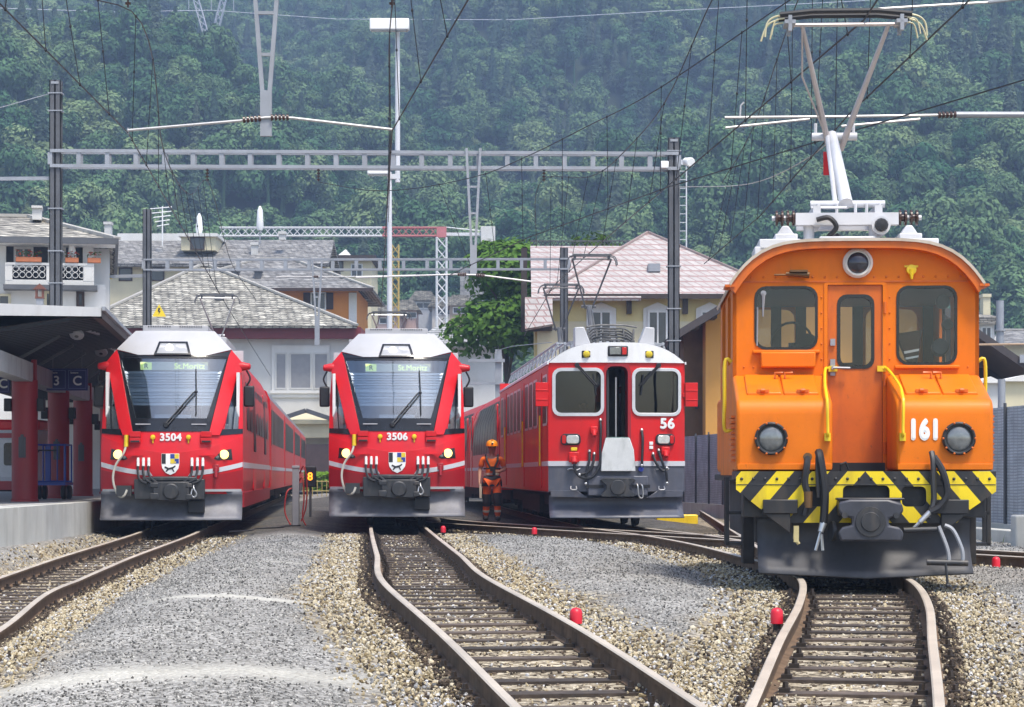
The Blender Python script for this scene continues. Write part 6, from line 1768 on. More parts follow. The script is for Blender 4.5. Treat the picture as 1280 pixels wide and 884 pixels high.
for x in (-.26, .26):
    for yy in (-.15, .45):
        mb = MB(); mb.lathe([(0, -.05), (.12, -.05), (.15, -.03), (.15, .03), (.12, .05), (0, .05)], (x, yy, .15), (1, 0, 0), 14); mb.build('wheel', BLACK, t, smooth=40)
mb = MB(); mb.tube([(-.24, -.3, 1.0), (-.28, -.42, 1.03), (.16, -.42, 1.03), (.12, -.3, .98)], .018, 6); mb.build('handle', BLACK, t, smooth=50)

# red and white train standing beyond the platform on the far left
y = 74.0; t = thing('railcar', 'white and red train end visible behind the leftmost column', 'train', ((-4 - 640) * y / F, y, 0.1))
mb = MB(); mb.box(-1.35, 1.3, 0, 3, .55, 2.35); mb.build('body', mat('white train paint', (.74, .74, .75)), t, bevel=.08)
mb = MB(); mb.box(-1.37, 1.32, -.02, 3, 2.28, 2.62); mb.build('roof_band', RED, t, bevel=.08)
mb = MB(); mb.box(-1.3, 1.25, -.01, .01, 2.05, 2.2); mb.box(-1.37, 1.32, -.03, 3, .45, .72); mb.build('dark_band', REDDARK, t)
mb = MB(); mb.prism(rrect(.10, .65, .85, 2.0, .05), lambda u, v, d: (u, d, v), -.02, .01); d = mb.build('door', mat('grey door', (.5, .5, .5), .5), t)
mb = MB(); mb.prism(rrect(.22, .53, 1.2, 1.9, .08), lambda u, v, d: (u, d, v), -.03, .0); mb.build('door_window', BLKGLOSS, d)
mb = MB(); mb.box(-1.0, 1.0, .3, 2.8, .1, .5); mb.build('underframe', BOGIE, t)
t = thing('station_building', 'low white station annex with a green window behind the columns', 'building', (-20.5, 90, 0))
mb = MB(); mb.box(-8, 5.9, 0, 8, 0, 4.9); mb.build('wall', mat('white render', (.66, .65, .62), .85, var=.06, dirt=(.45, .43, .4), dirtamt=.4), t)
mb = MB(); mb.box(-8.3, 6.2, -.4, 8.3, 4.9, 5.2); mb.box(-8, 6, -.5, -.02, 3.05, 3.15); mb.build('roof', CONCD, t)
mb = MB(); mb.box(.15, 1.6, -.05, .02, 2.4, 3.9); mb.build('window', mat('green glass', (.03, .22, .18), .15, var=.3, scale=4), t)
mb = MB(); mb.box(1.9, 5.7, -.05, .02, 1.7, 2.9); mb.build('shop_front', mat('bright shop front', (.72, .73, .72), .4), t)

# ------------------------------------------------------------------ houses
PLASTW = mat('white plaster', (.68, .67, .64), .85, var=.05, scale=.6, dirt=(.45, .43, .38), dirtamt=.4)
PLASTG = mat('grey white plaster', (.58, .57, .54), .85, var=.06, scale=.6, dirt=(.38, .36, .32), dirtamt=.5)
PLASTY = mat('pale yellow plaster', (.66, .55, .25), .85, var=.06, scale=.6, dirt=(.45, .38, .22), dirtamt=.4)
CREAM = mat('cream plaster', (.62, .56, .38), .85, var=.06, scale=.6, dirt=(.42, .38, .28), dirtamt=.4)
OCHRE = mat('ochre plaster', (.60, .30, .065), .85, var=.06, scale=.5, dirt=(.48, .26, .10), dirtamt=.5)
ORPL = mat('orange plaster', (.62, .24, .04), .85, var=.07, scale=.5, dirt=(.45, .2, .06), dirtamt=.4)
SLAB = tiles('stone slab roof', (.46, .43, .36), (.24, .22, .185), (.06, .055, .05), .5, .12, 'xy+z', 1.0, var=.6, msize=.02)
SLABW = tiles('warm stone slab roof', (.50, .475, .40), (.25, .235, .195), (.06, .055, .048), .42, .13, 'xy+z', 1.0, var=.65, msize=.022)
SLABD = tiles('dark stone slab roof', (.36, .35, .33), (.20, .19, .18), (.06, .057, .054), .5, .13, 'xy+z', .9, var=.55, msize=.022)
PINK = tiles('pink and cream scale tiles', (.45, .42, .40), (.39, .355, .34), (.33, .225, .21), .36, .26, 'xy+z', .5, var=.14, msize=.035)
WOODD = mat('dark roof timber', (.05, .035, .028), .8, var=.2)
GLASSW = mat('house window glass', (.03, .035, .045), .08, var=.2, spec=.7)
SHUT = mat('dark brown shutter', (.045, .025, .018), .7, var=.2)
FRW = mat('white window frame', (.68, .68, .66), .6)
def face(mb, pts, th=.18, m=0):
    """thick roof plane through four (or three) points"""
    p = [Vector(q) for q in pts]; n = (p[1] - p[0]).cross(p[2] - p[0]).normalized()
    if n.z < 0: n = -n
    k = len(p); v = [q for q in p] + [q - n * th for q in p]
    mb.add(v, [tuple(range(k)), tuple(range(2 * k - 1, k - 1, -1))] + [(i, i + k, (i + 1) % k + k, (i + 1) % k) for i in range(k)], m)
def hip_roof(t, x0, x1, y0, y1, ze, zr2, rx0, rx1, m, th=.16, name='roof'):
    """hipped roof over the rectangle, ridge from rx0 to rx1"""
    ym = (y0 + y1) / 2; mb = MB()
    face(mb, [(x0, y0, ze), (x1, y0, ze), (rx1, ym, zr2), (rx0, ym, zr2)] if rx1 - rx0 > .05 else [(x0, y0, ze), (x1, y0, ze), (rx0, ym, zr2)], th)
    face(mb, [(x1, y1, ze), (x0, y1, ze), (rx0, ym, zr2), (rx1, ym, zr2)] if rx1 - rx0 > .05 else [(x1, y1, ze), (x0, y1, ze), (rx0, ym, zr2)], th)
    face(mb, [(x1, y0, ze), (x1, y1, ze), (rx1, ym, zr2)], th); face(mb, [(x0, y1, ze), (x0, y0, ze), (rx0, ym, zr2)], th)
    r_ = mb.build(name, m, t)
    c = MB()
    for a, b in (((x0, y0, ze), (rx0, ym, zr2)), ((x1, y0, ze), (rx1, ym, zr2)), ((rx0, ym, zr2), (rx1 + .01, ym, zr2))):
        c.bar(Vector(a) + Vector((0, -.02, .05)), Vector(b) + Vector((0, -.02, .05)), .28, .12)
    c.build('ridge_caps', mat('pale ridge stone', (.40, .38, .34), .85, var=.15), r_)
    return r_
def window(t, x0, x1, z0, z1, y=0, shutters=False, frame=FRW, shut=SHUT, bars=1, name='window'):
    mb = MB(); panel(mb, [[(x0 - .09, z0 - .09), (x1 + .09, z0 - .09), (x1 + .09, z1 + .09), (x0 - .09, z1 + .09)], [(x0, z0), (x1, z0), (x1, z1), (x0, z1)]], flat_front(y), -.06, .02)
    for i in range(bars):
        xc = x0 + (i + 1) * (x1 - x0) / (bars + 1); mb.box(xc - .035, xc + .035, y - .045, y + .0, z0, z1)
    w = mb.build(name, frame, t)
    mb = MB(); mb.box(x0, x1, y - .02, y + .03, z0, z1); mb.build('pane', GLASSW, w)
    if shutters:
        ww = (x1 - x0) * .55
        for a in (x0 - .1 - ww, x1 + .1):
            mb = MB(); mb.box(a, a + ww, y - .07, y - .01, z0 - .05, z1 + .05)
            mb.build('shutter', shut, w)
    return w
def pxX(px, Y): return (px - PX0) * Y / F
def pyZ(py, Y): return HC + (PY0 - py) * Y / F

# white balcony house on the left
Y = 88.0; X = lambda p: pxX(p, Y); Z = lambda p: pyZ(p, Y)
t = thing('house', 'white house with a balcony and stone slab roof above the canopy', 'house', (0, 0, 0))
mb = MB(); mb.box(X(-90), X(10), Y, Y + 12, 0, Z(306)); mb.box(X(10), X(116), Y + 1.6, Y + 12, 0, Z(306)); mb.box(X(10), X(132), Y, Y + 1.6, 0, Z(356)); mb.box(X(116), X(137), Y + 1.6, Y + 12, 0, Z(306)); mb.box(X(104), X(117), Y, Y + 1.6, Z(356), Z(306)); mb.build('wall', PLASTW, t)
mb = MB(); mb.box(X(10), X(104), Y + .5, Y + 1.55, Z(356), Z(306)); mb.build('loggia_shade', mat('painted loggia shade', (.03, .03, .034), .7, var=.3), t)  # dark block whose colour stands for the shade inside the loggia
hip_roof(t, X(-150), X(146), Y - 1.0, Y + 13, Z(303), Z(252), X(-60), X(32), SLAB)
mb = MB(); mb.bar((X(-150), Y - 1.02, Z(305)), (X(146), Y - 1.02, Z(305)), .12, .22); mb.bar((X(146), Y - 1.02, Z(305)), (X(146), Y + 13, Z(305)), .12, .22); mb.build('gutter', MASTGREY, t)
mb = MB(); mb.box(X(-150) + .1, X(144), Y - .95, Y + .4, Z(309), Z(306)); mb.build('eaves_soffit', PLASTW, t)
b = MB(); b.box(X(10), X(118), Y - .75, Y, Z(359), Z(353)); b.box(X(10), X(118), Y - .78, Y - .68, Z(335), Z(332))
for i in range(2):
    for j in range(11):
        if j != 5: b.lathe([(.115, -.05), (.115, .05), (.095, .05), (.095, -.05), (.115, -.05)], (X(23) + j * (X(103) - X(23)) / 10, Y - .72, Z(339.5 + i * 7.5)), (0, 1, 0), 8)
b.box(X(10), X(19), Y - .76, Y - .68, Z(354), Z(334)); b.box(X(60), X(66), Y - .76, Y - .68, Z(354), Z(334)); b.box(X(105), X(118), Y - .76, Y - .68, Z(354), Z(334))
bal_ = b.build('balcony', PLASTG, t)
mb = MB(); mb.box(X(8), X(122), Y - .9, Y, Z(365), Z(359.5)); mb.build('balcony_base', MASTGREY, bal_)
window(t, X(22), X(40), Z(332), Z(312), Y + .48, bars=1); window(t, X(64), X(80), Z(332), Z(312), Y + .48)
window(t, X(-10), X(13), Z(395), Z(372), Y, frame=CREAM); window(t, X(60), X(68), Z(388), Z(368), Y, frame=CREAM); window(t, X(99), X(103), Z(382), Z(368), Y, frame=SHUT, bars=0)
mb = MB(); mb.box(X(38), X(50), Y + 4, Y + 5, Z(262), Z(246)); mb.box(X(37), X(51), Y + 3.9, Y + 5.1, Z(247), Z(244)); mb.build('chimney', PLASTG, t)
FL = mat('terracotta flower box', (.45, .15, .06), .8); FG = leaf_mat('flower leaves', (.05, .10, .02), (.10, .14, .03)); FRD = leaf_mat('red petals', (.5, .03, .02), (.6, .12, .05))
for i, (p, lab) in enumerate(((31, 'terracotta flower box at the left end of the balcony rail'), (46, 'terracotta flower box second along the balcony rail by the mast'), (91, 'terracotta flower box under the folded parasol'), (118, 'terracotta flower box on the corner bracket of the balcony'))):
    f = thing('flower_box', lab, 'flower box', (X(p), Y - .72, Z(332)), 0, 'flower boxes on the white balcony')
    mb = MB(); mb.box(-.24, .24, -.12, .12, 0.02, .2); mb.build('box', FL, f, bevel=.02)
    r = random.Random(i); cs = [Vector((r.uniform(-.24, .24), r.uniform(-.12, .12), .2 + r.uniform(0, .22))) for _ in range(60)]; vs, fs = leaf_quads(cs, [Vector((0, -.5, .8))] * 60, .06, r)
    MB().add(vs[:160], fs[:40]).build('leaves', FG, f, fix=False); MB().add([v + Vector((0, -.01, .03)) for v in vs[160:]], [tuple(i_ - 160 for i_ in q) for q in fs[40:]]).build('flowers', FRD, f, fix=False)
t2 = thing('parasol', 'closed white parasol standing on the balcony', 'parasol', (X(91), Y - .3, Z(352)))
mb = MB(); mb.tube([(0, 0, 0), (0, 0, 1.5)], .03, 8); mb.build('pole', GALV, t2)
mb = MB(); mb.lathe([(.05, 1.52), (.10, 1.4), (.13, 1.1), (.17, .7), (.2, .5), (.15, .48)], (0, 0, 0), (0, 0, 1), 12); mb.build('folded_cloth', LETTER, t2, smooth=60)
for p, lab in ((54, 'small brown bird house on a chimney pipe left of the mast'),):
    b2 = thing('chimney_pot', 'small brown tiled chimney pot above the canopy roof', 'chimney', (X(p), Y - 3, Z(392)))
    mb = MB(); mb.box(-.12, .12, -.12, .12, 0, .3); mb.build('flue', GALV, b2)
    mb = MB(); mb.box(-.16, .16, -.16, .16, .3, .36); mb.box(-.15, -.07, -.14, .14, .36, .62); mb.box(.07, .15, -.14, .14, .36, .62); mb.prism([(-.24, .62), (.24, .62), (0, .82)], lambda u, v, d: (u, d, v), -.2, .2); mb.build('cap', mat('brown pot', (.16, .06, .04), .8), b2)

ang = radians(9.6); pv = Vector((X(137), 88.0, 0)); Rm = Matrix.Rotation(ang, 3, 'Z')
for o in list(COL.objects):
    if o.parent is None and (o.name.startswith(('flower_box', 'parasol')) or o.get('label', '').startswith(('white house with a balcony', 'small brown tiled'))):
        o.location = pv + Rm @ (o.location - pv); o.rotation_euler.z += ang
# building with the big warm stone roof and three windows
Y = 139.0; X = lambda p: pxX(p, Y); Z = lambda p: pyZ(p, Y)
t = thing('building', 'grey white hall with three windows under a big stone slab roof', 'building', (0, 0, 0))
mb = MB(); mb.box(X(120), X(470), Y, Y + 14, 0, Z(424)); mb.build('wall', PLASTG, t)
mb = MB(); mb.box(X(115), X(452), Y - .8, Y + 14, Z(424), Z(410)); mb.build('fascia', mat('dark red fascia', (.17, .02, .022), .6, var=.1), t)
hip_roof(t, X(96), X(448), Y - 1.4, Y + 15.4, Z(409), Z(343) * 1.09 - .05, X(236) - .3, X(236) + .3, SLABW)
mb = MB(); mb.box(X(340), X(412), Y - .1, Y, Z(497), Z(432)); mb.box(X(338), X(414), Y - .2, Y - .1, Z(492), Z(488)); mb.build('window_surround', PLASTW, t)
for a, b_ in ((346, 357), (364, 388), (394, 409)): window(t, X(a), X(b_), Z(485), Z(443), Y - .1, bars=0, frame=PLASTG)
for w in [o for o in t.children if o.name.startswith('window') and o.children]:
    w.children[0].data.materials[0] = mat('closed grey blind', (.27, .27, .28), .7, var=.1)
mb = MB(); face(mb, [(X(350), Y - 3, Z(527)), (X(424), Y - 3, Z(527)), (X(388), Y - 1, Z(516))], .2); mb.box(X(340), X(430), Y - 2.6, Y - .05, Z(548), Z(529)); mb.build('porch', CREAM, t)
mb = MB(); mb.bar((X(352), Y - 3.1, Z(527)), (X(388), Y - 3.1, Z(515)), .15, .25); mb.bar((X(388), Y - 3.1, Z(515)), (X(424), Y - 3.1, Z(527)), .15, .25); mb.build('porch_roof_edge', MASTGREY, t)
mb = MB(); mb.box(X(375), X(430), Y - 2.62, Y - 2.55, 0.1, Z(556)); mb.build('gate', mat('dark brown gate', (.07, .045, .045), .6, var=.2), t)
mb = MB(); mb.box(X(263), X(275), Y + 2, Y + 2.6, Z(372), Z(366)); mb.build('roof_hatch', MASTGREY, t)
# long house behind with dormer and chimney
Y = 176.0; X = lambda p: pxX(p, Y); Z = lambda p: pyZ(p, Y)
t = thing('house', 'long house with a slab roof, cream dormer and chimney behind the big stone roof', 'house', (0, 0, 0))
mb = MB(); mb.box(X(128), X(408), Y, Y + 12, 0, Z(330)); mb.build('wall', CREAM, t)
mb = MB(); face(mb, [(X(120), Y - 1, Z(331)), (X(412), Y - 1, Z(331)), (X(410), Y + 6, Z(290)), (X(130), Y + 6, Z(290))], .25); face(mb, [(X(412), Y + 13, Z(331)), (X(120), Y + 13, Z(331)), (X(130), Y + 6, Z(290)), (X(410), Y + 6, Z(290))], .25); mb.build('roof', SLABD, t)
mb = MB(); mb.box(X(225), X(268), Y + .6, Y + 6, Z(312), Z(294)); d = mb.build('dormer', CREAM, t)
mb = MB(); mb.box(X(222), X(271), Y + .3, Y + 6.2, Z(295), Z(291)); mb.build('dormer_roof', PLASTW, d); window(t, X(238), X(253), Z(310), Z(297), Y + .6, bars=0, frame=SHUT)
mb = MB(); mb.box(X(135), X(222), Y + 6, Y + 10, Z(300), Z(284)); mb.build('upper_storey', CREAM, t)
mb = MB(); mb.box(X(131), X(226), Y + 5.6, Y + 10.4, Z(292), Z(284) + .1); mb.build('upper_roof', PLASTW, t)
for i, (p, z0, z1) in enumerate(((315, 322, 304), (130, 300, 278), (350, 292, 290))):
    mb = MB(); mb.box(X(p - 4), X(p + 4), Y + 1.5, Y + 2.3, Z(z0) - .3, Z(z1)); mb.box(X(p - 5), X(p + 5), Y + 1.4, Y + 2.4, Z(z1), Z(z1) + .2); mb.build('chimney', PLASTG, t)
for a in (150, 190, 300, 350): window(t, X(a), X(a + 14), Z(350), Z(336), Y, bars=0, frame=SHUT)
# orange house
Y = 158.0; X = lambda p: pxX(p, Y); Z = lambda p: pyZ(p, Y)
t = thing('house', 'orange house with brown shutters under a dark slab roof', 'house', (0, 0, 0))
mb = MB(); mb.box(X(250), X(446), Y, Y + 12, 0, Z(362)); mb.build('wall', ORPL, t)
mb = MB(); mb.box(X(436), X(446), Y - .06, Y, Z(412), Z(366)); mb.build('corner_stone', PLASTW, t)
hip_roof(t, X(195), X(468), Y - 1.4, Y + 13.4, Z(363), Z(325) * 1.04, X(312), X(352), SLABD)
mb = MB(); mb.bar((X(195), Y - 1.45, Z(364)), (X(468), Y - 1.45, Z(364)), .15, .2); mb.build('gutter', SHUT, t)
window(t, X(390), X(406), Z(386), Z(367), Y, True); window(t, X(300), X(314), Z(386), Z(367), Y, True)
for p in (291, 320):
    mb = MB(); mb.box(X(p - 4), X(p + 4), Y + 1, Y + 2, Z(352), Z(338)); mb.box(X(p - 5), X(p + 5), Y + .9, Y + 2.1, Z(338), Z(337) + .1); mb.build('chimney', MASTGREY, t)
# cream house beyond with brown eaves
Y = 205.0; X = lambda p: pxX(p, Y); Z = lambda p: pyZ(p, Y)
t = thing('house', 'cream house with a flat dark roof edge left of the crane tower', 'house', (0, 0, 0))
mb = MB(); mb.box(X(398), X(464), Y, Y + 10, 0, Z(326)); mb.build('wall', CREAM, t)
mb = MB(); mb.box(X(392), X(470), Y - .8, Y + 11, Z(326), Z(320)); mb.build('roof', WOODD, t)
window(t, X(405), X(428), Z(338), Z(328), Y, bars=2, frame=SHUT); window(t, X(440), X(452), Z(345), Z(331), Y, bars=1)
mb = MB(); face(mb, [(X(416), Y + 2, Z(320)), (X(440), Y + 2, Z(320)), (X(428), Y + 4, Z(306))], .2); mb.build('gable', PLASTG, t)

# yellow villa with the patterned roof
Y = 100.0; X = lambda p: pxX(p, Y); Z = lambda p: pyZ(p, Y)
t = thing('villa', 'pale yellow villa with a pink patterned tile roof', 'house', (0, 0, 0))
mb = MB(); mb.box(X(672), X(962), Y, Y + 11, 0, Z(372)); mb.build('wall', PLASTY, t)
mb = MB(); mb.box(X(672) - .02, X(962), Y - .05, Y + .1, 0, Z(402)); mb.build('lower_band', CREAM, t)
mb = MB()
xa, xl, xr = X(817), X(656), X(985); ze = Z(369); zg_ = Z(297) + .62
ym = Y + 5.6
# rear wing with a level ridge, front gable hip meeting it
zw = Z(307) + .42
face(mb, [(X(680), Y - .7, ze), (xr, Y - .7, ze), (xa, Y + 4.2, zg_)], .14)
face(mb, [(xr, Y - .7, ze), (xr, Y + 12, ze), (xa, Y + 4.2, zg_)], .14)
face(mb, [(X(664), Y - .72, ze), (X(664) + 6.2, Y - .72 + 5.6, zw), (X(664), Y - .72 + 5.6, zw)] if False else [(X(664), Y - .9, Z(374)), (X(800), Y - .9, Z(374)), (X(800), Y + 4.6, zw), (X(664), Y + 4.6, zw)], .14)
face(mb, [(X(664), Y + 4.62, zw), (xa, Y + 4.62, zw), (xr, Y + 12, ze), (X(664), Y + 12, ze)], .14)
face(mb, [(xl, Y - 1.6, Z(414)), (X(690), Y - 1.6, Z(414) + .2), (X(690), Y - .88, Z(374) + .02), (xl, Y - .88, Z(374) + .02)], .14)
rf = mb.build('roof', PINK, t)
mb = MB(); mb.bar((X(680), Y - .72, Z(372)), (xr, Y - .72, Z(372)), .1, .2); mb.bar((X(655), Y - .75, Z(312)), (X(655), Y - .5, Z(416)), .2, .25)
mb.build('eaves_board', WOODD, t)
mb = MB(); mb.bar((X(680), Y - .75, ze + .04), (xa, Y + 4.2, zg_ + .04), .09, .08); mb.bar((xa, Y + 4.2, zg_ + .04), (xr, Y - .7, ze + .04), .09, .08); mb.build('ridge_caps', mat('dull pink ridge', (.33, .25, .23), .7), rf)
mb = MB(); mb.box(X(812), X(827), Y + .9, Y + 1.5, Z(337), Z(327)); mb.build('roof_light', GALV, rf)
mb = MB(); mb.box(X(725), X(730), Y + 1.2, Y + 1.4, Z(347), Z(338)); mb.build('roof_vent', WOODD, rf)
for p in (786, 856):
    mb = MB(); mb.box(X(p - 3), X(p + 3), Y - .5, Y, Z(393), Z(373)); mb.build('eaves_post', WOODD, t)
for a, b_ in ((741, 762), (812, 832), (878, 896)):
    mb = MB(); panel(mb, [[(X(a - 8), Z(440))] + [(X(a - 8), Z(386)), (X((a + b_) / 2), Z(378)), (X(b_ + 8), Z(386)), (X(b_ + 8), Z(440))]], flat_front(Y), -.09, -.05); mb.build('window_surround', PLASTW, t)
    window(t, X(a), X(b_), Z(432), Z(391), Y - .09, bars=1)
mb = MB(); mb.box(X(668), X(700), Y + .3, Y + 3, Z(470), Z(372)); mb.build('corner_bay', PLASTY, t)
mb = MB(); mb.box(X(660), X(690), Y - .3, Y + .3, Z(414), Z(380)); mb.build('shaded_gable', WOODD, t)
# roof garden railing on the villa's rear ridge
mb = MB()
for q in range(24):
    xx = X(664) + q * (X(800) - X(664)) / 24; x2 = X(664) + (q + 1) * (X(800) - X(664)) / 24
    mb.tube([(xx, Y + 6.5, Z(309) + .55), (x2, Y + 6.5, Z(301) + .6)], .015, 4); mb.tube([(x2, Y + 6.5, Z(309) + .55), (xx, Y + 6.5, Z(301) + .6)], .015, 4)
mb.bar((X(664), Y + 6.5, Z(301) + .62), (X(806), Y + 6.5, Z(301) + .62), .05, .05); mb.bar((X(664), Y + 6.5, Z(309) + .52), (X(806), Y + 6.5, Z(309) + .52), .05, .05)
mb.box(X(664), X(668), Y + 6, Y + 6.6, Z(320), Z(309)+.5)
mb.build('roof_railing', MASTGREY, t)
tree('broadleaf_tree', 'leafy green tree between the railcar numbered 3506 and the yellow villa', (pxX(632, 109), 109, 0), 2.75, 5.0, 5.3, 21, (46, 210), .17, leaf_mat('near tree foliage', (.07, .15, .025), (.10, .19, .035)))
tree('broadleaf_tree', 'tree top showing green above the villa roof railing', (X(735) * 1.16, 116, 0), 3.0, 3.2, 8.0, 22, (24, 150), .18, leaf_mat('near tree foliage2', (.06, .11, .015), (.10, .15, .03)))

# ochre house with a wide gable behind the orange locomotive
Y = 76.0; X = lambda p: pxX(p, Y); Z = lambda p: pyZ(p, Y)
t = thing('house', 'ochre house with a dark overhanging gable roof behind the orange locomotive', 'house', (0, 0, 0))
mb = MB(); xm = X(1040)
mb.prism([(X(882), 0), (X(1182), 0), (X(1182), Z(392)), (xm, Z(306)), (X(882), Z(402))], lambda u, v, d: (u, d, v), Y, Y + 12); mb.build('wall', OCHRE, t)
mb = MB(); mb.prism([(X(858), 0), (X(882), 0), (X(882), Z(404)), (X(858), Z(416))], lambda u, v, d: (u, d, v), Y + 1.2, Y + 12); mb.build('side_wall', mat('brown painted wall shadow', (.13, .075, .035), .8, var=.2), t)  # recessed wall, its shadow painted in as brown
mb = MB(); face(mb, [(X(840), Y - 1.2, Z(418)), (xm, Y - 1.2, Z(296)), (xm, Y + 13, Z(296)), (X(840), Y + 13, Z(418))], .22); face(mb, [(X(1296), Y - 1.2, Z(470)), (xm, Y - 1.2, Z(296)), (xm, Y + 13, Z(296)), (X(1296), Y + 13, Z(470))], .22); mb.build('roof', mat('dark roof edge', (.055, .045, .045), .7, var=.2), t)
for p, z in ((868, 400), (890, 387)):
    mb = MB(); mb.bar((X(p), Y - 1.1, Z(z + 10)), (X(p), Y + .1, Z(z + 10)), .14, .18); mb.build('purlin', WOODD, t)
mb = MB(); mb.box(X(1182), X(1290), Y + 3, Y + 3.2, 0, Z(455)); mb.build('shed_back', mat('near black shed back', (.02, .02, .022), .8), t)  # near-black back of the open shed under the roof
mb = MB(); mb.box(X(1264), X(1274), Y - 1.3, Y - 1.25, Z(456), Z(446)); mb.build('roof_plate', GALV, t)
mb = MB(); mb.cyl((X(874), Y + 1.1, 3.2), (X(874), Y + 1.0, 3.2), .08, n=10); mb.build('wall_lamp', BLACK, t)
for p0, p1_, za, zb_, lab in ((1226, 1248, 478, 512, 'pale garden hut nearest the dark shed roof'), (1256, 1300, 476, 512, 'cream garden hut with a low roof at the right picture edge')):
    Y2 = 58.0
    h = thing('garden_hut', lab, 'hut', (0, 0, 0), 0, 'garden huts behind the fence')
    mb = MB(); mb.box(pxX(p0, Y2), pxX(p1_, Y2), Y2, Y2 + 2, 0, pyZ(za, Y2)); mb.build('wall', CREAM if p0 > 1250 else PLASTG, h)
    mb = MB(); xm2 = (pxX(p0, Y2) + pxX(p1_, Y2)) / 2; mb.prism([(pxX(p0, Y2) - .12, pyZ(za + 1, Y2)), (pxX(p1_, Y2) + .12, pyZ(za + 1, Y2)), (xm2, pyZ(za - 7, Y2))], lambda u, v, d: (u, d, v), Y2 - .15, Y2 + 2.1); mb.build('roof', PLASTW, h)
# houses at the far right
Y = 150.0; X = lambda p: pxX(p, Y); Z = lambda p: pyZ(p, Y)
t = thing('house', 'white house with a chimney and wires right of the orange cab', 'house', (0, 0, 0))
mb = MB(); mb.box(X(1190), X(1243), Y, Y + 8, 0, Z(405)); mb.build('wall', PLASTG, t)
mb = MB(); mb.box(X(1185), X(1248), Y - .6, Y + 8, Z(405), Z(397)); face(mb, [(X(1185), Y - .6, Z(397)), (X(1246), Y - .6, Z(397)), (X(1232), Y + 4, Z(383)), (X(1196), Y + 4, Z(383))], .2); mb.build('roof', SLAB, t)
mb = MB(); mb.box(X(1233), X(1242), Y + 1, Y + 2, Z(400), Z(367)); mb.box(X(1232), X(1243), Y + .9, Y + 2.1, Z(370), Z(366)); mb.build('chimney', CREAM, t)
window(t, X(1228), X(1238), Z(424), Z(410), Y)
Y = 165.0
t = thing('house', 'house with a brown slab roof at the right picture edge', 'house', (0, 0, 0))
mb = MB(); mb.box(pxX(1246, Y), pxX(1330, Y), Y, Y + 9, 0, pyZ(432, Y)); mb.build('wall', CREAM, t)
hip_roof(t, pxX(1238, Y), pxX(1336, Y), Y - 1, Y + 10, pyZ(430, Y), pyZ(408, Y), pxX(1272, Y), pxX(1300, Y), SLABD)
# white house between the railcar and the tree, and the small far town
Y = 128.0; X = lambda p: pxX(p, Y); Z = lambda p: pyZ(p, Y)
t = thing('house', 'white house with a grey slab roof partly hidden by the leafy tree', 'house', (0, 0, 0))
mb = MB(); mb.box(X(520), X(628), Y, Y + 9, 0, Z(430)); mb.build('wall', PLASTW, t)
mb = MB(); face(mb, [(X(512), Y - 1, Z(431)), (X(634), Y - 1, Z(431)), (X(620), Y + 5, Z(402)), (X(540), Y + 5, Z(402))], .2); face(mb, [(X(512), Y + 10, Z(431)), (X(512), Y - 1, Z(431)), (X(540), Y + 5, Z(402))], .2); mb.build('roof', tiles('pale slab roof', (.46, .46, .44), (.34, .34, .33), (.15, .15, .145), .6, .16, 'xy+z', .8, var=.3, msize=.03), t)
mb = MB(); mb.box(X(566), X(574), Y + 1.8, Y + 2.4, Z(416), Z(411)); mb.build('roof_hatch', BLACK, t)
rt = random.Random(9)
tints = [('pinkish far plaster', (.50, .36, .32)), ('grey far plaster', (.45, .45, .46)), ('pale far plaster', (.6, .58, .54)), ('brown far plaster', (.36, .28, .22))]
for i, (p0, p1_, z0, zt, Y) in enumerate(((498, 520, 400, 388, 262), (516, 542, 405, 376, 275), (540, 566, 405, 384, 268), (562, 590, 405, 382, 258), (470, 500, 405, 395, 255))):
    t = thing('house', 'small far house with tinted walls below the crane, number %s from the left' % ['second', 'third', 'fourth', 'fifth', 'first'][i], 'house', (0, 0, 0), 0, 'small far houses below the crane')
    t['label'] = ['far pink house left of the crane tower', 'taller far grey house just left of the crane tower', 'far pale house behind the crane tower', 'far brown house right of the crane tower', 'far pale house lowest, behind the collector of railcar 3506'][i]
    nm, c = tints[i % 4]
    mb = MB(); mb.box(pxX(p0, Y), pxX(p1_, Y), Y, Y + 7, 0, pyZ(zt, Y)); mb.build('wall', mat(nm, c, .85, var=.1), t)
    mb = MB(); a, b_ = pxX(p0, Y) - .5, pxX(p1_, Y) + .5; mb.prism([(a, pyZ(zt, Y)), (b_, pyZ(zt, Y)), (b_ - .8, pyZ(zt, Y) + 1.1), (a + .8, pyZ(zt, Y) + 1.1)], lambda u, v, d: (u, d, v), Y - .5, Y + 7); mb.build('roof', SLAB, t)
    for q in range(2):
        x = pxX(p0 + 5 + q * 9, Y); window(t, x, x + .7, pyZ(zt + 9, Y), pyZ(zt + 3, Y), Y, bars=0)
Y = 330.0
t = thing('castle_ruin', 'grey stone ruin with a notched top below the wood', 'ruin', (0, 0, 0))
mb = MB(); a, b_ = pxX(581, Y), pxX(606, Y); mb.box(a, b_, Y - 30, Y, 0, pyZ(361, Y)); 
for q in range(5): mb.box(a + q * (b_ - a) / 5, a + (q + .55) * (b_ - a) / 5, Y - 30, Y, pyZ(361, Y), pyZ(357, Y))
mb.build('wall', tiles('ruin stone', (.34, .33, .31), (.24, .23, .22), (.12, .115, .11), 1.2, .6, 'xy+z', .6, var=.3), t)
mb = MB(); mb.box(a + 1.1, a + 1.5, Y - 30.1, Y - 29.9, pyZ(380, Y), pyZ(362, Y)); mb.build('window_slit', BLACK, t)

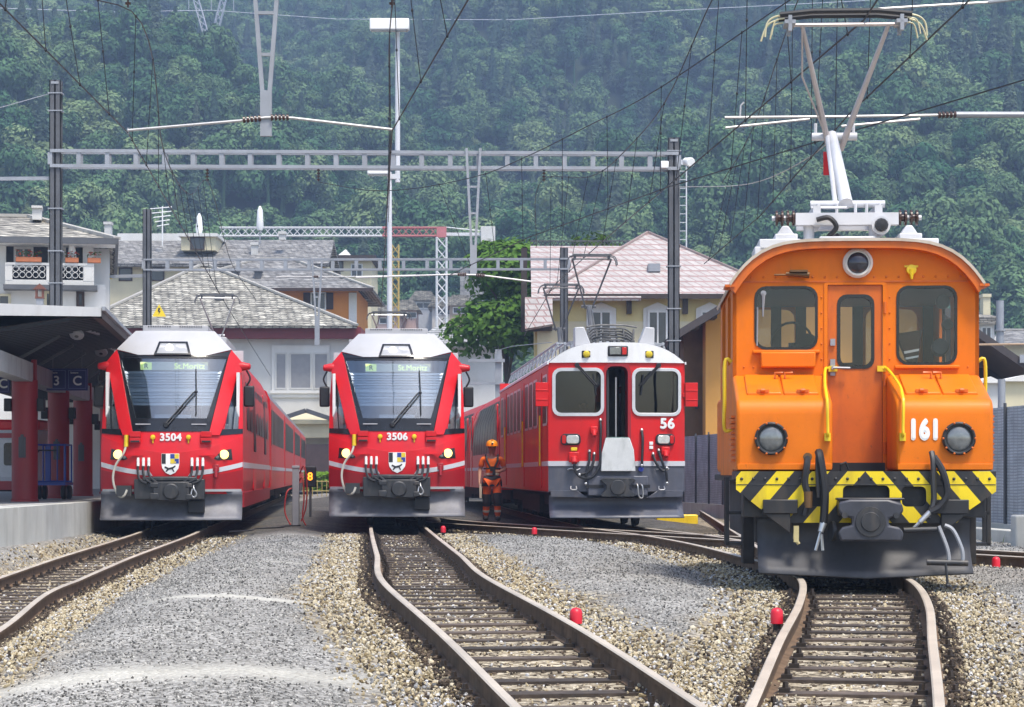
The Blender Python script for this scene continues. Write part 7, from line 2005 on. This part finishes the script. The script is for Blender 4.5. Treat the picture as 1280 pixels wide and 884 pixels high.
# ------------------------------------------------------------------ grey privacy fence behind the orange locomotive
fa, fb = Vector((pxX(856, 72), 72, 0)), Vector((pxX(1310, 38), 38, 0))
t = thing('fence', 'grey mesh privacy fence on a low concrete base behind the orange locomotive', 'fence', (0, 0, 0))
SLAT = tiles('grey fence fabric', (.46, .475, .50), (.40, .415, .435), (.30, .31, .325), .20, .05, 'xy+z', .35, var=.25, off=0, msize=.012)
mb = MB(); mb.bar(fa + Vector((0, 0, 1.18)), fb + Vector((0, 0, 1.18)), .05, 1.95, up=(0, 0, 1)); mb.build('fabric_panels', SLAT, t)
mb = MB(); mb.bar(fa + Vector((0, .05, -.02)), fb + Vector((0, .05, -.02)), .22, .44, up=(0, 0, 1)); mb.build('concrete_base', CONC, t)
n = 17
for i in range(n):
    p = fa.lerp(fb, i / (n - 1)); mb = MB(); mb.tube([p + Vector((-.05, -.06, .1)), p + Vector((-.05, -.06, 2.22))], .028, 6); mb.build('post', MASTGREY, t)
mb = MB(); mb.box(-.2, .2, -.2, .2, -.3, .42)
o = mb.build('concrete_block', CONC, bevel=.03); o.location = (pxX(1283, 36), 36, 0); tag(o, 'pale concrete block in the grass at the right edge', 'block')
mb = MB(); mb.bar((-6.5, 0, 0), (6.5, 0, 0), .25, .3); o = mb.build('concrete_kerb', CONC, bevel=.02); o.location = (pxX(1262, 38), 38.2, .0); o.rotation_euler = (0, 0, atan((38 - 72) / (fb.x - fa.x)) + .0); tag(o, 'low pale concrete kerb in the grass in front of the fence', 'kerb')
mb = MB(); mb.box(-.5, .5, -.15, .15, -.2, .06); o = mb.build('yellow_kerb_block', YELLOW, bevel=.03); o.location = (pxX(846, 58), 58, 0); tag(o, 'yellow painted kerb block beside the railcar numbered 56', 'block')

# ------------------------------------------------------------------ red clearance markers
for p, q, lab in ((554, 656, 'red marker beside the rail right of the railcar numbered 3506'), (668, 658, 'red marker in front of the railcar numbered 56'), (720, 769, 'red marker beside the S-bent track'), (971, 769, 'red marker beside the left rail under the orange locomotive'), (1245, 699, 'red marker right of the orange locomotive')):
    lo_, hi_ = 8.0, 60.0
    for _ in range(40):                                       # find the distance where the ground meets this sight line
        Y = (lo_ + hi_) / 2; zz = zrail(pxX(p, Y), Y) - .06
        if pyZ(q + 9, Y) < zz: lo_ = lo_; hi_ = Y
        else: lo_ = Y
    Y = lo_ if lo_ > 8.1 else Y
    o = thing('clearance_marker', lab, 'marker', (pxX(p, Y), Y, zrail(pxX(p, Y), Y) - .07), 0, 'red clearance markers between the tracks')
    mb = MB(); mb.lathe([(.05, 0), (.05, .085), (.044, .105), (.03, .12), (0, .127)], (0, 0, 0), (0, 0, 1), 16); mb.build('cap', mat('bright red marker', (.62, .012, .03), .4), o, smooth=50)
    mb = MB(); mb.cyl((0, 0, -.1), (0, 0, .01), .03); mb.build('peg', BOGIE, o)
# ------------------------------------------------------------------ supply post with red hoses, number signal, hedge
Y = 50.0
o = thing('supply_post', 'grey supply post with hanging red hoses between the two modern railcars', 'post', (pxX(371, Y), Y, -.05))
mb = MB(); mb.box(-.09, .05, -.06, .06, 0, 1.22); mb.box(-.10, .06, -.07, .07, 1.2, 1.26); mb.build('post', GALV, o, bevel=.01)
for i, pts in enumerate(([(.06, 0, 1.1), (.16, -.1, 1.25), (.22, -.1, .9), (.2, -.1, .4), (.1, -.1, .1)], [(.05, 0, .95), (.13, -.1, 1.0), (.16, -.1, .6), (.13, -.12, .2), (.2, -.15, .02)], [(-.08, 0, .8), (-.2, -.1, .7), (-.24, -.1, .3), (-.12, -.12, .03)])):
    mb = MB(); hose(mb, pts, .016); mb.build('hose', mat('dull red hose', (.35, .03, .025), .5), o, smooth=60)
mb = MB(); hose(mb, [(.1, -.3, .02), (-.2, -1.0, .02), (-.1, -2.0, .02), (-.5, -3.2, .02), (-.45, -4.6, .02), (-.75, -5.6, .02)], .014); mb.build('ground_cable', BLACK, o, smooth=60)
Y = 58.0
o = thing('number_signal', 'small black number signal with a lit amber digit', 'signal', (pxX(388, Y), Y, 0))
mb = MB(); mb.tube([(0, 0, 0), (0, 0, .75)], .03, 8); mb.build('post', MASTGREY, o); mb = MB(); mb.box(-.14, .14, -.08, .08, .72, 1.22); mb.build('box', BLACK, o, bevel=.02)
text('8', .26, (0, -.085, .97), FRONT, glow('amber digit', (1, .30, .02), 1.2), o, 'digit', .02)
Y = 118.0
cs = []; r = random.Random(3)
cs = [Vector((r.uniform(pxX(380, Y), pxX(425, Y)), Y + r.uniform(0, 1), r.uniform(0.2, 1.15))) for _ in range(900)]
vs, fs = leaf_quads(cs, [Vector((0, -.6, .7))] * 900, .13, r); o = MB().add(vs, fs).build('hedge', leaf_mat('bright hedge leaves', (.10, .22, .02), (.16, .28, .04)), fix=False); tag(o, 'bright green hedge beyond the supply post', 'hedge')
Y = 112.0
o = thing('railing', 'yellow lattice railing in front of the green hedge', 'railing', (pxX(403, Y), Y, 0))
mb = MB(); 
for q in range(9): mb.tube([(-.9 + q * .22, 0, 0), (-.9 + q * .22, 0, .75)], .02, 5)
for z in (.25, .7): mb.tube([(-.95, 0, z), (.95, 0, z)], .022, 5)
mb.build('bars', mat('faded yellow rail', (.45, .36, .12), .6), o)
# ------------------------------------------------------------------ gantries, masts and overhead wires
def hbeam(mb, base, top, w, m=0):
    """steel H mast: two flanges and a web"""
    x, y = base[0], base[1]; z0, z1 = base[2], top
    mb.box(x - w / 2, x + w / 2, y - w / 2, y - w / 2 + .03, z0, z1, m); mb.box(x - w / 2, x + w / 2, y + w / 2 - .03, y + w / 2, z0, z1, m)
    mb.box(x - .02, x + .02, y - w / 2, y + w / 2, z0, z1, m)
    mb.box(x - w / 2, x - w / 2 + .02, y - w / 2, y - w / 2 + .05, z0, z1, 1); mb.box(x + w / 2 - .02, x + w / 2, y - w / 2, y - w / 2 + .05, z0, z1, 1)
def vier(t, a, b, h, n, name='cross_beam', m=GALV, cw=.085):
    """ladder beam between points a and b (centre line of its top chord)"""
    a, b = Vector(a), Vector(b); mb = MB(); dn = Vector((0, 0, -h))
    for e in (-.16, .16):
        o = Vector((0, e, 0))
        mb.bar(a + o, b + o, cw, cw, up=(0, 0, 1)); mb.bar(a + dn + o, b + dn + o, cw, cw, up=(0, 0, 1))
        for i in range(n + 1):
            p = a.lerp(b, i / n) + o; mb.box(p.x - .06, p.x + .06, p.y - .02, p.y + .02, p.z - h + cw / 2, p.z - cw / 2)
    return mb.build(name, m, t)
def insul(mb, p, q, n=4, r=.05, m=1):
    p, q = Vector(p), Vector(q)
    mb.cyl(p, q, .018, n=6, m=m)
    for i in range(n):
        c = p.lerp(q, (i + .5) / n); d = (q - p).normalized() * .018
        mb.cyl(c - d, c + d, r, r * .8, 10, m)

Y = 64.0
t = thing('catenary_gantry', 'long grey ladder beam gantry on two dark masts spanning the tracks behind the red trains', 'gantry', (0, 0, 0))
for px, py in ((70, 101), (842, 173)):
    mb = MB(); hbeam(mb, (pxX(px, Y), Y, -.2), pyZ(py, Y), .30)
    for z in (118, 140, 262, 315, 355): mb.box(pxX(px, Y) - .19, pxX(px, Y) + .19, Y - .17, Y + .17, pyZ(py + z - 101, Y), pyZ(py + z - 101, Y) + .03, 1)
    mb.box(pxX(px, Y) - .1, pxX(px, Y) + .1, Y - .17, Y - .155, pyZ(py + 5, Y), pyZ(py + 2, Y), 1)
    mb.build('mast', [MASTGREY, GALV], t)
vier(t, (pxX(64, Y), Y - .0, pyZ(189.5, Y)), (pxX(848, Y), Y, pyZ(193, Y)), .40, 22)
mb = MB(); mb.bar((pxX(-60, Y), Y, pyZ(224, Y)), (pxX(64, Y), Y, pyZ(223, Y)), .09, .09); mb.build('tie_bar', GALV, t); mb = MB(); mb.tube([(pxX(-40, Y), Y, pyZ(146, Y)), (pxX(63, Y), Y, pyZ(117, Y))], .012, 5); mb.build('tie_bar', GALV, t)
for px in (259, 398, 680):
    mb = MB(); z = pyZ(211, Y); insul(mb, (pxX(px, Y), Y, z), (pxX(px, Y), Y, z - .34)); mb.build('insulator', [GALV, INSUL], t)
mb = MB(); mb.box(pxX(825, Y), pxX(835, Y), Y - .3, Y - .1, pyZ(212, Y), pyZ(203, Y)); mb.build('junction_box', LETTER, t, bevel=.02); mb = MB(); mb.cyl((pxX(856, Y), Y - .2, pyZ(203, Y)), (pxX(862, Y), Y - .5, pyZ(206, Y)), .1, .13, 10); mb.build('camera', LETTER, t, bevel=.02)
def drop_frame(t, x, y, zt, zj, zb, wt, rungs):
    mb = MB()
    for s in (-1, 1):
        mb.bar((x + s * wt / 2, y, zt), (x + s * .055, y, zj), .065, .065, up=(0, 1, 0)); 
    for z in rungs:
        f = (zt - z) / (zt - zj); w = wt * (1 - f) + .11 * f; mb.bar((x - w / 2, y, z), (x + w / 2, y, z), .05, .05)
    mb.box(x - .09, x + .09, y - .04, y + .04, zb, zj + .05)
    return mb.build('drop_frame', GALV, t)
drop_frame(t, pxX(592, Y), Y - .25, pyZ(187, Y), pyZ(310, Y), pyZ(345, Y), .37, [pyZ(235, Y), pyZ(268, Y)])
def reg_tube(t, pts, ins, r=.022):
    mb = MB(); mb.tube(pts, r, 7)
    for p, q in ins: insul(mb, p, q, 5, .055)
    return mb.build('registration_tube', [mat('pale tube', (.5, .49, .48), .45, metal=.4), INSUL], t, smooth=40)
yy = Y - .3
reg_tube(t, [P(445, 347, yy), P(571, 343, yy), P(602, 344, yy), P(664, 352, yy)], [(P(572, 343, yy), P(583, 343, yy)), (P(595, 344, yy), P(606, 344.5, yy))])

Y = 37.7
t = thing('catenary_gantry', 'nearer gantry above the picture with a pointed drop frame over the left tracks', 'gantry', (0, 0, 0))
vier(t, (-11.5, Y, 9.35), (9.3, Y, 9.35), .5, 27)
for x in (-11.6, 9.4):
    mb = MB(); hbeam(mb, (x, Y, -.4), 9.8, .3); mb.build('mast', [MASTGREY, GALV], t)
drop_frame(t, pxX(333, Y), Y - .05, 9.3, pyZ(118, Y), pyZ(171, Y), .46, [pyZ(17, Y), pyZ(69, Y)])
reg_tube(t, [P(160, 163, Y - .1), P(300, 151, Y - .1), P(333, 147, Y - .1), P(365, 147.5, Y - .1), P(490, 162, Y - .1)], [(P(303, 150, Y - .1), P(327, 148, Y - .1)), (P(338, 147, Y - .1), P(362, 147, Y - .1))])
mb = MB()
for px in (160, 490): insul(mb, (pxX(px, Y), Y, 8.85), (pxX(px, Y), Y, 8.36))
mb.box(pxX(159, Y), pxX(161, Y), Y - .02, Y + .02, pyZ(168, Y), pyZ(160, Y)); mb.build('insulator', [GALV, INSUL], t)

Y = 90.0
t = thing('catenary_gantry', 'second grey ladder beam gantry farther back in front of the stone roofs', 'gantry', (0, 0, 0))
for px, py in ((184, 262), (705, 310)):
    mb = MB(); hbeam(mb, (pxX(px, Y), Y, -.2), pyZ(py, Y), .30); mb.build('mast', [MASTGREY, GALV], t)
vier(t, (pxX(180, Y), Y, pyZ(325, Y)), (pxX(711, Y), Y, pyZ(324, Y)), .38, 18, cw=.06)
drop_frame(t, pxX(397, Y), Y - .2, pyZ(324, Y), pyZ(398, Y), pyZ(432, Y), .36, [pyZ(352, Y), pyZ(372, Y)])
reg_tube(t, [P(345, 346, Y - .2), P(440, 346, Y - .2), P(520, 344, Y - .2)], [(P(392, 346, Y - .2), P(398, 346, Y - .2))])
Y = 92.0
t = thing('catenary_mast', 'grey post with a yellow warning triangle beside the balcony house', 'mast', (0, 0, 0))
mb = MB(); mb.box(pxX(130, Y), pxX(137, Y), Y - .1, Y + .1, 0, pyZ(316, Y)); mb.build('post', GALV, t)
mb = MB(); mb.bar((pxX(-20, Y), Y - .15, pyZ(350, Y)), (pxX(190, Y), Y - .15, pyZ(345, Y)), .1, .12, up=(0, 0, 1)); mb.build('cross_bar', GALV, t)
def tri(t, px, py, Y, s=.26):
    mb = MB(); c = P(px, py, Y); mb.prism([(-s, -s * .8), (s, -s * .8), (0, s)], lambda u, v, d: (c.x + u, c.y + d, c.z + v), -.02, .0, 0)
    o = mb.build('warning_triangle', mat('warning yellow', (.75, .55, .02), .5), t)
    mb = MB(); mb.prism([(-.03, .12), (.05, .1), (-.0, .0), (.06, .01), (-.02, -.14), (.0, -.03), (-.05, -.02)], lambda u, v, d: (c.x + u, c.y + d, c.z + v), -.026, -.02); mb.build('flash_symbol', BLACK, o)
tri(t, 132, 342, Y - .12)
Y = 88.5
for c in [o for o in bpy.data.objects if o.get('label', '').startswith('second grey ladder')]: tri(c, 199, 389, 89.6)

# right arm over the orange locomotive's track
Y = 34.5
t = thing('catenary_mast', 'mast beyond the right picture edge whose tube arm reaches over the orange locomotive', 'mast', (0, 0, 0))
mb = MB(); hbeam(mb, (8.3, Y, -.2), 8.2, .3); mb.build('mast', [MASTGREY, GALV], t)
reg_tube(t, [P(906, 147, Y), P(1040, 146, Y), P(1175, 144, Y), P(1196, 143.5, Y)], [(P(1172, 144, Y), P(1196, 143.5, Y))], .020)
mb = MB(); mb.tube([P(1195, 143.5, Y), (8.3, Y, pyZ(143.5, Y))], .045, 8); mb.tube([(8.3, Y, 8.0), P(1235, 3, Y)], .03, 7); mb.build('arm', GALV, t, smooth=40)
PT = mat('pale tube', (.5, .49, .48))
for q_ in ([P(1235, 3, Y), P(1150, 8, Y), P(1040, 15, Y)], [P(907, 160, Y), P(1012, 149, Y)], [P(1052, 158, Y), P(1150, 149, Y)]):
    MB().tube(q_, .019, 6).build('steady_arm', PT, t, smooth=40)
mb = MB()
mb.tube([P(925, 145, Y), P(926, 132, Y), P(930, 128, Y)], .014, 6); mb.build('steady_arm', mat('pale tube', (.5, .49, .48)), t, smooth=40)

def at_y(pts, y):
    ys = [p[1] for p in pts]
    i = max(0, min(len(pts) - 2, int(np.searchsorted(ys, y) - 1)))
    a, b = pts[i], pts[i + 1]; f = (y - a[1]) / (b[1] - a[1])
    return Vector(a).lerp(Vector(b), f)
def smooth_run(pts, step=1.0):
    ys = np.array([p[1] for p in pts]); xs = np.array([p[0] for p in pts]); zs = np.array([p[2] for p in pts])
    out = []
    tx, tz = np.gradient(xs, ys), np.gradient(zs, ys)
    for y in np.append(np.arange(ys[0], ys[-1], step), ys[-1]):
        i = min(len(pts) - 2, max(0, int(np.searchsorted(ys, y, 'right') - 1))); h = ys[i + 1] - ys[i]; f = (y - ys[i]) / h
        a, b, c, d = 2 * f ** 3 - 3 * f ** 2 + 1, f ** 3 - 2 * f ** 2 + f, -2 * f ** 3 + 3 * f ** 2, f ** 3 - f ** 2
        out.append((a * xs[i] + b * h * tx[i] + c * xs[i + 1] + d * h * tx[i + 1], y, a * zs[i] + b * h * tz[i] + c * zs[i + 1] + d * h * tz[i + 1]))
    return out
def catenary(label, contact, messenger, step, start=None, r=.011):
    t = thing('overhead_line', label, 'overhead line', (0, 0, 0), 0, 'overhead lines above the tracks')
    contact = [tuple(p) for p in contact]
    mb = MB(); mb.tube(contact, r, 5); mb.build('contact_wire', WIRE, t, smooth=60)
    if messenger:
        ms = smooth_run([tuple(p) for p in messenger])
        mb = MB(); mb.tube(ms, r, 5); mb.build('messenger_wire', WIRE, t, smooth=60)
        y = start or max(contact[0][1], ms[0][1]) + step / 2
        while y < min(contact[-1][1], ms[-1][1], 63.5) - .5:
            a, b = at_y(ms, y), at_y(contact, y)
            if a.z > b.z + .1:
                mb = MB(); mb.tube([a, b], .0065, 4)
                for f in (.0, .45, 1.0):
                    c = a.lerp(b, f); mb.ball(c, (.018, .018, .03), 0, 6, 4)
                mb.build('dropper', WIRE, t, fix=False)
            y += step
    return t
catenary('overhead wires above the track of the railcar numbered 3504', [(-4.5, 10, 6.5), P(0, 5, 27.7), P(160, 166, 37.7), P(283, 382, 66.6), P(338, 470, 95)],
         [(-4.6, 11, 8.6), (-5.1, 22, 8.0), P(118, -1, 35.6), P(160, 11, 37.7), P(205, 190, 46.3), P(237, 243, 55.4), P(259, 226, 64), P(290, 330, 78), P(320, 375, 90)], 2.6, 25.4)
catenary('overhead wires above the middle track, running straight up beside the floodlight mast', [(1.0, 10, 6.5), P(585, 0, 27.4), P(490, 164, 37.7), P(476, 392, 70), P(455, 455, 92)],
         [(1.0, 11, 8.6), (-.5, 24, 8.0), P(490, 11, 37.7), P(488, 150, 50), P(487, 228, 64), P(483, 330, 90)], 3.4, 26.2)
catenary('overhead wires of the crossing track, rising to the upper right', [P(1330, 85, 29), P(1280, 100, 30), P(1038, 172, 35.5), P(835, 234, 41.6), P(660, 297, 50.5), P(560, 345, 60)],
         [P(1100, -75, 34), P(980, 5, 37.5), P(800, 125, 43), P(740, 155, 46), P(660, 195, 50.5), P(590, 222, 55), P(460, 238, 61), P(400, 228, 64)], 3.0, 36.0)
catenary('overhead wires above the railcar numbered 56', [(3.7, 12, 6.2), P(1080, 25, 26.2), P(780, 279, 46.5), P(735, 318, 51.6), P(692, 357, 60), P(655, 420, 84)],
         [(3.6, 12, 8.6), (3.4, 26, 8.1), P(890, 0, 37.5), P(830, 130, 43), P(780, 190, 48), P(740, 220, 55), P(680, 224, 64), P(670, 310, 80)], 3.2, 27)
catenary('overhead wires of the right hand track beyond the orange locomotive', [(5.0, 14, 6.2), P(1206, 6, 25.4), P(1061, 143, 33), P(950, 270, 46), P(880, 330, 60)], [(5.0, 14, 8.8), (4.9, 26, 8.4), (4.7, 34.5, 9.0), (5.0, 50, 8.2), (5.6, 64, 8.8)], 3.0, 25.5)
t = thing('feeder_cable', 'pale slack cable hanging from the right gantry mast to the pantograph arm', 'cable', (0, 0, 0))
MB().tube(smooth_run([P(1038, 176, 34.5), P(1014, 195, 40), P(936, 230, 52), P(848, 234, 64)]), .010, 5).build('cable', mat('pale cable', (.5, .48, .42), .5), t)
for i, (pts, lab) in enumerate((([P(-40, -35, 60), P(60, 65, 75), P(200, 330, 88)], 0),)): pass

# floodlight mast
Y = 75.0
t = thing('floodlight_mast', 'slim pale mast carrying two white box floodlights above the middle railcar', 'lamp post', (0, 0, 0))
mb = MB(); mb.tube([(pxX(487, Y), Y, 0), (pxX(487, Y), Y, pyZ(215, Y))], [.11, .07], 10); mb.tube([(pxX(497, Y), Y, pyZ(228, Y)), (pxX(497, Y), Y, pyZ(27, Y))], [.085, .07], 10); mb.box(pxX(484, Y), pxX(500, Y), Y - .08, Y + .08, pyZ(224, Y), pyZ(218, Y)); mb.box(pxX(484, Y), pxX(500, Y), Y - .08, Y + .08, pyZ(212, Y), pyZ(208, Y)); mb.build('pole', mat('white mast paint', (.62, .63, .65), .5, var=.06), t, smooth=40)
for (a, b, c, d) in ((463, 512, 26, 40), (460, 487, 210, 220)):
    mb = MB(); mb.box(pxX(a, Y), pxX(b, Y), Y - .45, Y - .1, pyZ(d, Y), pyZ(c, Y)); f = mb.build('floodlight', LETTER, t, bevel=.03)
    mb = MB(); mb.box(pxX(a, Y) + .05, pxX(b, Y) - .05, Y - .4, Y - .15, pyZ(d, Y) - .03, pyZ(d, Y) + .0); mb.build('lamp_glass', LENS, f)
# ladder-like lattice mast beyond the right gantry mast
Y = 118.0
t = thing('lattice_mast', 'white ladder-like lattice mast just right of the dark gantry mast', 'mast', (0, 0, 0))
mb = MB()
for px in (849, 858): mb.box(pxX(px, Y) - .03, pxX(px, Y) + .03, Y - .03, Y + .03, 0, pyZ(203, Y))
z = pyZ(203, Y)
while z > 9: mb.box(pxX(849, Y), pxX(858, Y), Y - .02, Y + .02, z - .03, z); z -= .42
mb.box(pxX(847, Y), pxX(862, Y), Y - .1, Y + .1, pyZ(206, Y), pyZ(200, Y)); mb.build('lattice', mat('white mast paint', (.62, .63, .65)), t)

def lattice(mb, p, q, w, n, r=.06, flat=False):
    p, q = Vector(p), Vector(q); a, u = frame_of(q - p)
    cs = [(-1, -1), (1, -1), (1, 1), (-1, 1)]
    for i, j in cs: mb.tube([p + a * i * w / 2 + u * j * w / 2, q + a * i * w / 2 + u * j * w / 2], r, 4)
    for k in range(n):
        c0, c1 = p.lerp(q, k / n), p.lerp(q, (k + 1) / n)
        for (i, j), (i2, j2) in zip(cs, cs[1:] + cs[:1]):
            A, B_ = c0 + a * i * w / 2 + u * j * w / 2, c1 + a * i2 * w / 2 + u * j2 * w / 2
            mb.tube([A, B_], r * .6, 4)
Y = 235.0
CW = mat('white crane paint', (.68, .68, .68), .5, var=.06); CR = mat('red crane paint', (.52, .17, .17), .5, var=.08)
t = thing('tower_crane', 'white and red tower crane with a long jib behind the houses', 'crane', (0, 0, 0))
mb = MB(); lattice(mb, (pxX(552, Y), Y, 0), (pxX(552, Y), Y, pyZ(297, Y)), .95, 22, .10); mb.build('tower', CW, t)
mb = MB(); lattice(mb, P(275, 290, Y), P(478, 290, Y), .8, 22, .07); mb.build('jib', CW, t)
mb = MB(); lattice(mb, P(478, 290, Y), P(546, 290, Y), .8, 8, .07); mb.box(pxX(546, Y), pxX(558, Y), Y - .5, Y + .5, pyZ(297, Y), pyZ(284, Y)); mb.build('jib_root', CR, t)
mb = MB(); mb.bar(P(558, 293, Y), P(605, 293, Y), .5, .3); mb.tube([P(556, 284, Y), P(605, 289, Y)], .05, 4); mb.build('counter_jib', CW, t)
mb = MB(); mb.box(pxX(601, Y), pxX(619, Y), Y - .7, Y + .7, pyZ(303, Y), pyZ(284, Y)); mb.build('counterweight', mat('pale ballast block', (.62, .61, .58), .8, var=.08), t, bevel=.05)
Y = 215.0
t = thing('tower_crane', 'yellow lattice tower standing left of the white crane tower', 'crane', (0, 0, 0))
mb = MB(); lattice(mb, (pxX(494, Y), Y, 0), (pxX(494, Y), Y, pyZ(306, Y)), .6, 26, .07); mb.build('tower', mat('faded yellow crane', (.50, .36, .10), .6), t)
# power pylon up on the slope with its line
Y = 690.0
zb = hill_h(pxX(262, Y), Y)
t = thing('power_pylon', 'grey lattice power pylon up on the wooded slope', 'pylon', (0, 0, 0))
mb = MB()
lattice(mb, P(262, 60, Y), P(240, -18, Y), 1.5, 9, .18); lattice(mb, P(264, 60, Y), P(284, -18, Y), 1.5, 9, .18); mb.bar(P(232, -6, Y), P(296, -6, Y), .6, .6)
for px in (236, 264, 292): mb.tube([P(px, -6, Y), P(px, 13, Y)], .12, 4)
lattice(mb, Vector((pxX(263, Y), Y, zb - 2)), P(263, 58, Y), 2.0, 8, .2)
mb.build('lattice', mat('pale pylon steel', (.5, .51, .54), .5), t)
t = thing('power_line', 'thin pale power line crossing high in front of the wood', 'power line', (0, 0, 0))
MB().tube([P(-40, 9, 600), P(140, 15, 640), P(264, 13, 690)], .10, 4).build('cable', mat('pale power cable', (.6, .6, .62), .5), t)
MB().tube([P(264, 13, 689), P(420, 24, 660), P(640, 25, 600), P(830, 14, 560), P(1330, -12, 500)], .10, 4).build('cable', mat('pale power cable', (.6, .6, .62)), t)

# small posts, aerials
Y = 84.0
t = thing('concrete_post', 'pale square post with cross bars between the leafy tree and the red trains', 'post', (0, 0, 0))
mb = MB(); mb.box(pxX(619, Y), pxX(627, Y), Y - .1, Y + .1, 0, pyZ(437, Y)); mb.box(pxX(585, Y), pxX(631, Y), Y - .2, Y - .1, pyZ(453, Y), pyZ(449, Y)); mb.box(pxX(585, Y), pxX(631, Y), Y - .2, Y - .1, pyZ(481, Y), pyZ(478, Y)); mb.build('post', GALV, t)
mb = MB(); mb.tube([P(622, 438, Y), P(640, 433, 80), P(690, 428, 75)], .012, 5); mb.build('wire', GALV, t)
for px, z0, z1, Y, w, lab in ((1250, 432, 376, 98, .16, 'pale round post rising behind the dark shed roof'), (1252, 513, 474, 56, .09, 'short pale post behind the grey fence at the right')):
    o = thing('post', lab, 'post', (pxX(px, Y), Y, 0), 0)
    mb = MB(); mb.cyl((0, 0, 0), (0, 0, pyZ(z1, Y)), w, w, 12); mb.cyl((0, 0, pyZ(z1 + 38, Y)), (0, 0, pyZ(z1 + 36, Y)), w * 1.5, n=12); mb.build('tube', GALV, o, smooth=40)
o = thing('tie_rod', 'brown stay rod crossing in front of the dark shed roof at the right edge', 'rod', (0, 0, 0))
MB().tube([P(1215, 431, 60), P(1310, 430, 60)], .03, 6).build('rod', mat('brown rod', (.3, .2, .12), .6), o)
for px, py, h, Y, lab in ((203, 290, 1.9, 178, 'white television aerial on the long house behind the left mast'), (249, 292, 1.2, 178, 'white folded parasol shape on the dormer house roof'), (325, 288, 1.5, 178, 'white folded parasol shape near the crane jib')):
    o = thing('aerial' if px == 203 else 'parasol', lab, 'aerial' if px == 203 else 'parasol', P(px, py, Y)); mb = MB()
    if px == 203:
        mb.tube([(0, 0, -1), (0, 0, h)], .05, 5)
        for q in range(5): mb.tube([(-.9 + .12 * q, 0, h - .2 - q * .32), (.7 - .05 * q, .0, h - .05 - q * .32)], .04, 4)
        mb.build('rods', LETTER, o)
    else:
        mb.tube([(0, 0, -1), (0, 0, h + .3)], .05, 5); mb.build('pole', GALV, o)
        mb = MB(); mb.lathe([(.06, h + .3), (.2, h), (.28, .3), (.2, .0)], (0, 0, 0), (0, 0, 1), 10); mb.build('folded_cloth', LETTER, o, smooth=60)

# grass in front of the fence
r = random.Random(17); vs, fs = [], []
for q in range(5200):
    x = r.uniform(3.4, 10.5); y = 63 - (x - 5.2) * 7.2 + r.gauss(0, 2.6)
    if y < 32 or tdist(x, y) < 1.1: continue
    z = zrail(x, y) - .07; a = r.uniform(0, 6.28); h = r.uniform(.05, .17); w = r.uniform(.02, .05)
    k = len(vs); vs += [(x - w * cos(a), y - w * sin(a), z), (x + w * cos(a), y + w * sin(a), z), (x + r.uniform(-.06, .06), y + r.uniform(-.06, .06), z + h)]; fs.append((k, k + 1, k + 2))
o = MB().add(vs, fs).build('grass', leaf_mat('yard grass', (.12, .17, .03), (.20, .22, .05)), fix=False); tag(o, 'thin yellow green grass in front of the grey fence', kind='stuff')

# ------------------------------------------------------------------ blue valley haze
mb = MB(); mb.box(-480, 480, -8, 1290, -3, 420)
hz = mb.build('haze', []); tag(hz, 'thin blue valley haze', kind='stuff')
hmm = bpy.data.materials.new('valley haze'); hmm.use_nodes = True
N = hmm.node_tree.nodes; N.clear()
o_ = N.new('ShaderNodeOutputMaterial'); v_ = N.new('ShaderNodeVolumePrincipled')
v_.inputs['Color'].default_value = (.50, .68, 1.0, 1); v_.inputs['Density'].default_value = .00066; v_.inputs['Anisotropy'].default_value = 0.2
hmm.node_tree.links.new(v_.outputs[0], o_.inputs['Volume'])
hz.data.materials.append(hmm)
